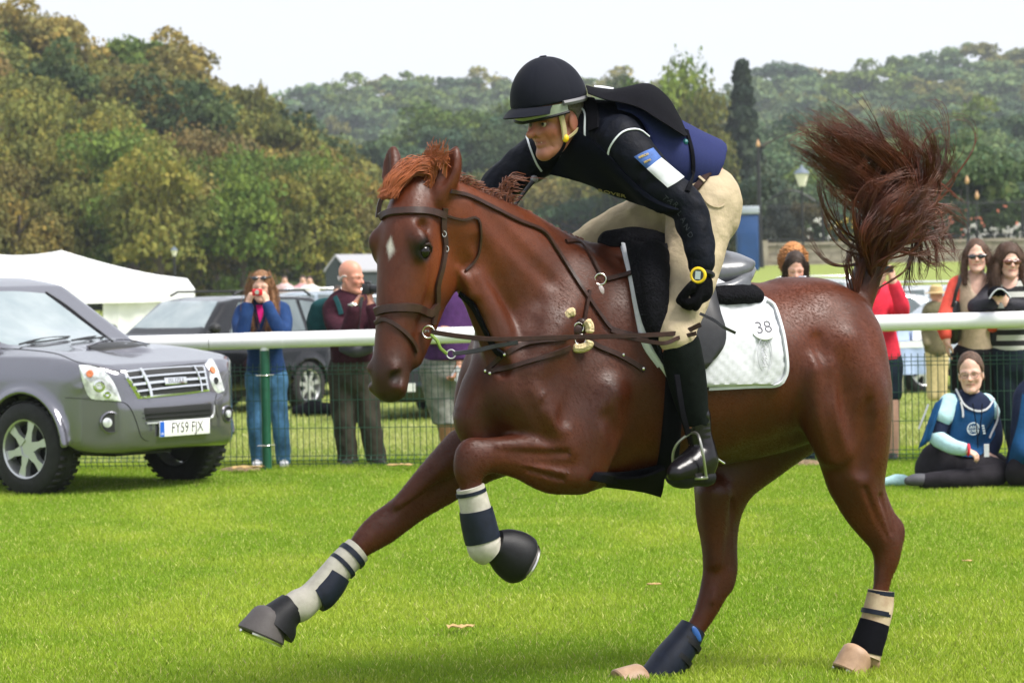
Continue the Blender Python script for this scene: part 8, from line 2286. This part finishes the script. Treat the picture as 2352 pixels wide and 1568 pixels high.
k1.wear('striped_jumper',strp,[(T_[1:],True)],dr=.010,extra=lambda F:F.chain([[*k1.p(2318,628,-.02),.075],[*k1.p(2318,648,-.08),.06]],k=.01,op='sub'),clip=[(k1.p(2322,806,.02),-np.array([0,0,1.0]))])
k1.wear('jacket',cloth('jacket_black',(.016,.015,.022),rough=.6,spec=.25,b=(40,.8,.01)),[(Ar[:-1]+[(2280,698,-.37,11)],False),(Al[:-1]+[(2320,700,-.37,11)],False),([(2292,652,.02,16),(2284,690,.02,24),(2286,740,.02,20),(2288,780,.02,18)],False),([(2348,652,.02,16),(2358,690,.02,24),(2358,740,.02,20),(2358,780,.02,18)],False)],dr=.013)
k1.wear('jeans',cloth('jeans_dark',(.010,.016,.026),n=(10,.4)),[([(2324,812,.03,40,.165),(2324,840,.03,40,.17)],True),(Ll,False),(Lr,False)],dr=.011)
shoes(k1,shoe_k,[[(2360,1038,.05,13),(2360,1044,-.08,10)],[(2334,1038,.05,13),(2334,1044,-.08,10)]])
hK=hairm('hair_wavy_dark',(.060,.030,.018));st=[]
for g in (1,-1):st += k1.strands(190,None,[(-.01,.11,g*.03),(.01,.03,g*.10),(.0,-.06,g*.125),(.03,-.14,g*.12),(.03,-.22,g*.14)],.02,.03,15+g)
k1.hair(hK,cap=(.108,.104,.098),back=[([(-.05,.0,0,.095),(-.085,-.12,0,.060)],.03),([(.0,.04,.095,.035),(.01,-.06,.11,.042),(.03,-.17,.11,.036)],.03),([(.0,.04,-.095,.035),(.01,-.06,-.11,.042),(.03,-.17,-.11,.036)],.03)],strands=st,wid=.003,fringe=-.005)
shades(k1,mat('brown_lens',(.10,.025,.012),rough=.1,spec=.8),.036,.023)
mb=MB();mb.tube([k1.p(2328,700,-.37)+.036*(math.sin(a)*CU+math.cos(a)*CF) for a in np.linspace(0,2*PI,13)[:-1]],.008,6,closed=True);mb.build('bracelet',whitecloth,k1.root,smooth=True)
# the cap: crown and curved brim with a white edge
q0=k1.p(2290,674,-.45)
rows=[[q0+np.array([.075*x_*(1+.12*t),-.05-.09*t,.055-.075*x_*x_-.02*t]) for x_ in np.linspace(-1,1,13)] for t in np.linspace(0,1,5)]
cp_=sheet('cap',rows,blackcloth,None,.005,sub=1);tagtop(cp_,'cap','black cap with a white edged peak in the hands of the woman in black','cap')
mb=MB();mb.tube([r_+np.array([0,-.004,.003]) for r_ in rows[-1]],.006,6);mb.build('brim_edge',whitecloth,cp_,smooth=True)
F=Field(q0-.2,q0+.2,.008);F.ell(q0+[0,.02,.0],(.072,.085,.060),k=0);F.ell(q0+[0,.02,-.03],(.062,.075,.060),k=0,op='sub');v,f=F.mesh(1);mesh_np('crown',v,f,blackcloth,cp_)
# ---------------------------------------------------------------- seated marshal in a blue bib
DS=21.75
s1=Person(DS,'seated woman with glasses in a blue bib sitting on the grass by the fence',G(2190,1110),group='marshals sitting on the grass')
T_=[(2228,918,0,22,.08),(2222,938,0,36,.165),(2212,980,.0,38,.145),(2192,1030,.02,38,.14),(2168,1070,.04,40,.17)]
Ar=[(2176,935,-.06,19),(2158,975,-.10,16),(2152,1010,-.12,14),(2188,1026,-.26,12),(2216,1032,-.32,11)]
Al=[(2268,935,.08,18),(2282,980,.10,15),(2284,1010,.05,15),(2276,1040,-.02,12),(2270,1050,-.06,10)]
Ll=[(2168,1078,.0,38),(2225,1075,-.12,33),(2288,1085,-.18,25),(2250,1098,-.26,21),(2180,1101,-.30,18),(2128,1104,-.30,14)]
Lr=[(2165,1078,.10,44),(2230,1062,.12,36),(2290,1078,.10,28),(2230,1098,.05,22)]
s1.body(skinE,T_,dict(al=Al,ar=Ar,ll=Ll,lr=Lr),head=(s1.p(2230,858,-.05),14,-3,1.10,3),hands=[((s1.p(2216,1032,-.32),s1.p(2245,1044,-.36)-s1.p(2216,1032,-.32),-np.array([0,0,1.0])+CF*.3,1),dict(curl=.5,s=.95)),((s1.p(2276,1046,-.04),s1.p(2292,1058,-.10)-s1.p(2276,1046,-.04),-np.array([0,0,1.0]),-1),dict(curl=.3,s=.95))],vs=.008)
lb_=cloth('light_blue_sleeve',(.40,.60,.64),n=(20,.12));nv_=cloth('navy_jacket',(.012,.018,.045));bib=cloth('bib_blue',(.008,.055,.15),n=(8,.2))
s1.wear('jacket',nv_,[(T_,True),(Ar[:3],False),(Al[:4],False)],dr=.014,vs=.0095)
s1.wear('sleeve_light',lb_,[([(2152,1006,-.12,15),(2188,1025,-.26,13),(2212,1031,-.31,11)],False)],dr=.016,vs=.0095)
s1.wear('shoulder_light',lb_,[([(2182,928,-.06,19),(2166,955,-.10,18)],False)],dr=.021,vs=.0095,wob=None)
s1.wear('shoulder_light',lb_,[([(2262,926,.06,16),(2273,946,.08,16)],False)],dr=.024,vs=.0095,wob=None)
s1.wear('trousers',cloth('trousers_charcoal',(.016,.014,.018),n=(12,.3)),[([(2172,1058,.04,44,.17),(2165,1076,.05,44,.18)],True),(Ll,False),(Lr,False)],dr=.018,vs=.0095,wob=(.006,16,7),clip=[((0,0,.005),(0,0,-1))])
allv=np.vstack([s1.parts[k][1] for k in ('jacket','trousers')]);n0=len(s1.parts['jacket'][1]);sb=bvh_of(allv,np.vstack([s1.parts['jacket'][2],s1.parts['trousers'][2]+n0]))
g_=coons([(2190,898),(2204,930),(2240,950),(2290,925),(2276,900)],[(2186,1000),(2196,1040),(2230,1052),(2268,1040),(2282,1000)],20,16)
bb=drape('bib',coons([(2196,905),(2212,936),(2235,946),(2262,940),(2278,918)],[(2180,1020),(2200,1046),(2236,1052),(2262,1040),(2286,1000)],22,16),sb,bib,s1.root,off=.012,thick=.008,fb=DS,smooth_d=4)
drape('bib_back',coons([(2150,925),(2160,925),(2168,918)],[(2108,1030),(2124,1022),(2140,1012)],8,14),sb,bib,bb,off=.02,thick=.02,fb=DS+.15,smooth_d=4)
for L in ([(2196,893),(2206,915),(2216,932),(2240,944),(2262,940),(2278,920)],[(2208,925),(2212,945),(2212,958)],[(2283,930),(2287,965),(2276,1010)],[(2132,928),(2124,950),(2110,985)]):
    mb=MB();strap(mb,sb,L,4.5,.024,.005,fb=DS);mb.build('bib_piping',whitecloth,bb,smooth=True)
h=hit_px(sb,2232,983);n_=h[1];x_=unit(CR-n_*np.dot(CR,n_));y_=np.cross(n_,x_);pp=h[0]+n_*.030;pr=mat('bib_print',(.55,.62,.66),rough=.7)
mb=MB();mb.tube([pp+x_*.046*math.cos(a)+y_*.042*math.sin(a) for a in np.linspace(0,2*PI,25)[:-1]],.0035,5,closed=True);lo_=mb.build('print_ring',pr,bb,smooth=True)
text_mesh('LAND',.030,pr,frame4(pp+y_*.012+n_*.002,x_,y_),lo_,depth=.001,off=.0004);text_mesh('ROVER',.030,pr,frame4(pp-y_*.016+n_*.002,x_,y_),lo_,depth=.001,font_scale=(.9,1),off=.0004)
mb=MB()
for i in range(4):mb.box(pp+x_*(.072+.004*i)+y_*(.02-.018*i),(.018,.004,.010),np.array([x_,n_,y_]).T)
mb.build('print_figure',pr,bb)
mb=MB();mb.tube([s1.p(2234,926,-.30),s1.p(2240,960,-.33),s1.p(2245,1000,-.34),s1.p(2246,1028,-.34)],.004,5);mb.tube([s1.p(2256,926,-.28),s1.p(2254,960,-.32),s1.p(2248,1000,-.34)],.004,5);lan=mb.build('lanyard',blackcloth,s1.root,smooth=True)
mb=MB();mb.box(s1.p(2266,1034,-.34),(.035,.012,.09));mb.build('pass_card',whitecloth,lan)
mb=MB();mb.tube([s1.p(2224,1033,-.335)+.036*(math.sin(a)*CU+math.cos(a)*CF) for a in np.linspace(0,2*PI,13)[:-1]],.010,6,closed=True);mb.build('wristband',mat('band_red',(.7,.02,.04)),s1.root,smooth=True)
hS=hairm('hair_tied_brown',(.085,.045,.028));s1.hair(hS,cap=(.097,.092,.083),back=[([(-.08,.0,.0,.045),(-.11,-.02,0,.035)],.02),([(-.03,-.03,.078,.012),(-.03,-.09,.080,.008)],.01),([(-.03,-.03,-.078,.012),(-.03,-.09,-.080,.008)],.01)],fringe=.028,clip=(s1.c(.045,.05,0),unit(s1.f-.75*s1.u)))
mb=MB()
for g in (1,-1):mb.tube([s1.c(.103,.0+.019*math.sin(a),g*(.032+.024*math.cos(a)*g*g)) for a in np.linspace(0,2*PI,17)[:-1]],.0018,5,closed=True)
mb.tube([s1.c(.104,.003,-.009),s1.c(.108,.005,0),s1.c(.104,.003,.009)],.0018,5)
for g in (1,-1):mb.tube([s1.c(.102,.004,g*.055),s1.c(.05,.006,g*.078),s1.c(.0,.006,g*.082)],.0018,5)
mb.build('glasses',mat('glasses_wire',(.10,.08,.07),rough=.3,metal=.5),s1.root,smooth=True)
shoes(s1,mat('trainer_grey',(.05,.05,.06),rough=.7),[[(2128,1103,-.30,16),(2104,1102,-.32,15),(2086,1104,-.33,10)],[(2225,1100,.05,15),(2205,1103,.03,12)]])
p_=G(2058,1117)
F=Field(p_-.4,p_+.5,.012);F.chain([[*(p_+[-.10,0,.03]),.035],[*(p_+[.02,.03,.045]),.045],[*(p_+[.14,0,.03]),.035]],k=.03);F.wobble(.010,22,4);F.clip((0,0,.002),(0,0,-1));v,f=F.mesh(1);o=mesh_np('folded_jacket',v,f,lb_);tagtop(o,'folded_jacket','pale blue garment lying on the grass behind the shoe of the seated woman','jacket')
# ---------------------------------------------------------------- second marshal, cut off by the right edge
s2=Person(21.6,'person in a blue bib kneeling at the right edge, mostly out of the picture',G(2375,1105),group='marshals sitting on the grass')
T_=[(2398,890,0,22,.09),(2392,910,0,44,.18),(2384,960,.0,46,.16),(2376,1020,.02,46,.16),(2372,1066,.04,46,.18)]
Ar=[(2354,915,-.04,22),(2346,960,-.08,19),(2342,1010,-.10,16),(2360,1050,-.2,12)];Al=[(2436,915,.05,22),(2445,970,0,18),(2440,1020,-.1,14)]
Ll=[(2372,1072,.0,40),(2345,1082,-.14,30),(2338,1096,-.1,18),(2400,1100,.1,18)];Lr=[(2380,1072,.1,40),(2420,1078,.0,32),(2440,1096,.1,18)]
s2.body(skinE,T_,dict(al=Al,ar=Ar,ll=Ll,lr=Lr),head=(s2.p(2398,835,-.05),10,0,1.1))
s2.wear('jacket',nv_,[(T_,True),(Ar,False),(Al,False)],dr=.014);s2.wear('trousers',bpy.data.materials['trousers_charcoal'],[(Ll,False),(Lr,False)],dr=.016,clip=[((0,0,.005),(0,0,-1))])
s2.hair(hD)
sb2=bvh_of(s2.parts['jacket'][1],s2.parts['jacket'][2])
drape('bib',coons([(2350,905),(2380,925),(2420,915)],[(2318,1090),(2345,1080),(2400,1070)],14,16),sb2,bib,s2.root,off=.03,thick=.008,fb=21.4,smooth_d=5)
# ---------------------------------------------------------------- man in a straw hat farther back
DH=41.5
hm2=Person(DH,'man in a straw hat and beige trousers standing beyond the mesh fence',GP(2150,DH),group='people beyond the fence')
T_=[(2152,706,0,14,.10),(2152,718,0,24,.19),(2152,760,.0,24,.17),(2152,800,.0,24,.16)]
Ll=[(2160,808,0,17),(2161,850,0,13),(2162,908,0,10)];Lr=[(2144,808,0,17),(2143,850,0,13),(2142,908,0,10)];Al=[(2172,722,0,9),(2178,760,0,8),(2176,790,-.1,6)];Ar=[(2132,722,0,9),(2126,760,0,8),(2128,790,-.1,6)]
hm2.body(skinB,T_,dict(al=Al,ar=Ar,ll=Ll,lr=Lr),head=(hm2.p(2152,686,0),-40,0,1.0),vs=.014)
hm2.wear('shirt',cloth('olive_shirt',(.14,.12,.07)),[(T_,True),(Al,False),(Ar,False)],dr=.016,vs=.018);hm2.wear('trousers',cloth('beige_trousers',(.52,.42,.22)),[(Ll,False),(Lr,False)],dr=.02,vs=.018)
mb=MB();mb.lathe([(.16,.0),(.155,.012),(.09,.02),(.085,.09),(.05,.115),(.001,.118)],18,hm2.c(-.01,.075,0),hm2.u,hm2.f);mb.build('straw_hat',mat('straw',(.50,.36,.18),rough=.9,noise=(60,.3)),hm2.root,smooth=True)
# ---------------------------------------------------------------- people far off between the cars
skinF=np.array([.55,.32,.24])
def far_person(px,py,d,shirt,label,h=1.68):
    g=GP(px,d);z=g[2];pr_=empty('person',g,label,'person','people far off between the cars')
    F=Field(g-[.4,.3,0.0],g+[.4,.3,1.9],.03)
    b=lambda x,y,zz,r,rl=None:[g[0]+x,g[1]+y,z+zz*h/1.7,r,rl or r]
    F.ell(g+[0,0,1.58*h/1.7],(.085,.1,.12),k=0);F.chain([b(0,0,1.5,.06),b(0,0,1.35,.12,.19),b(0,0,.95,.12,.16)],k=.03,ax=(1,0,0))
    for q in (1,-1):F.chain([b(q*.09,0,.92,.09),b(q*.1,0,.5,.07),b(q*.1,0,.06,.06)],k=.02);F.chain([b(q*.2,0,1.36,.055),b(q*.26,-.04,1.1,.05),b(q*.2,-.2,.98,.04)],k=.02)
    v,f=F.mesh(1);o=mesh_np('body',v,f,skin_m,pr_);set_attr(o,paint(v,skinF,[]))
    F=Field(g-[.4,.3,0],g+[.4,.3,1.9],.03);F.chain([b(0,0,1.42,.10,.14),b(0,0,1.32,.14,.21),b(0,0,.90,.14,.18)],k=.03,ax=(1,0,0));
    for q in (1,-1):F.chain([b(q*.2,0,1.36,.07),b(q*.26,-.04,1.1,.06)],k=.02)
    v,f=F.mesh(1);mesh_np('top',v,f,cloth('far_top',shirt),pr_)
    F=Field(g-[.4,.3,0],g+[.4,.3,1.9],.03)
    for q in (1,-1):F.chain([b(q*.09,0,.92,.11),b(q*.1,0,.5,.09),b(q*.1,0,.1,.08)],k=.02)
    v,f=F.mesh(1);mesh_np('trousers',v,f,cloth('far_trousers',(.03,.035,.06)),pr_)
    mb=MB();mb.ball(g+[0,.02,1.63*h/1.7],(.095,.10,.10),10);mb.build('hair',hD,pr_,smooth=True)
for px,d,c,lb in ((655,92,(.60,.42,.44),'person in pale pink standing far off behind the cars'),(697,86,(.62,.30,.34),'person in rose standing in the middle of the far group'),(712,83,(.70,.66,.66),'person in white beside the one in rose far off'),(776,60,(.55,.04,.07),'person in bright red just left of the bald head')):
    far_person(px,640,d,c,lb)
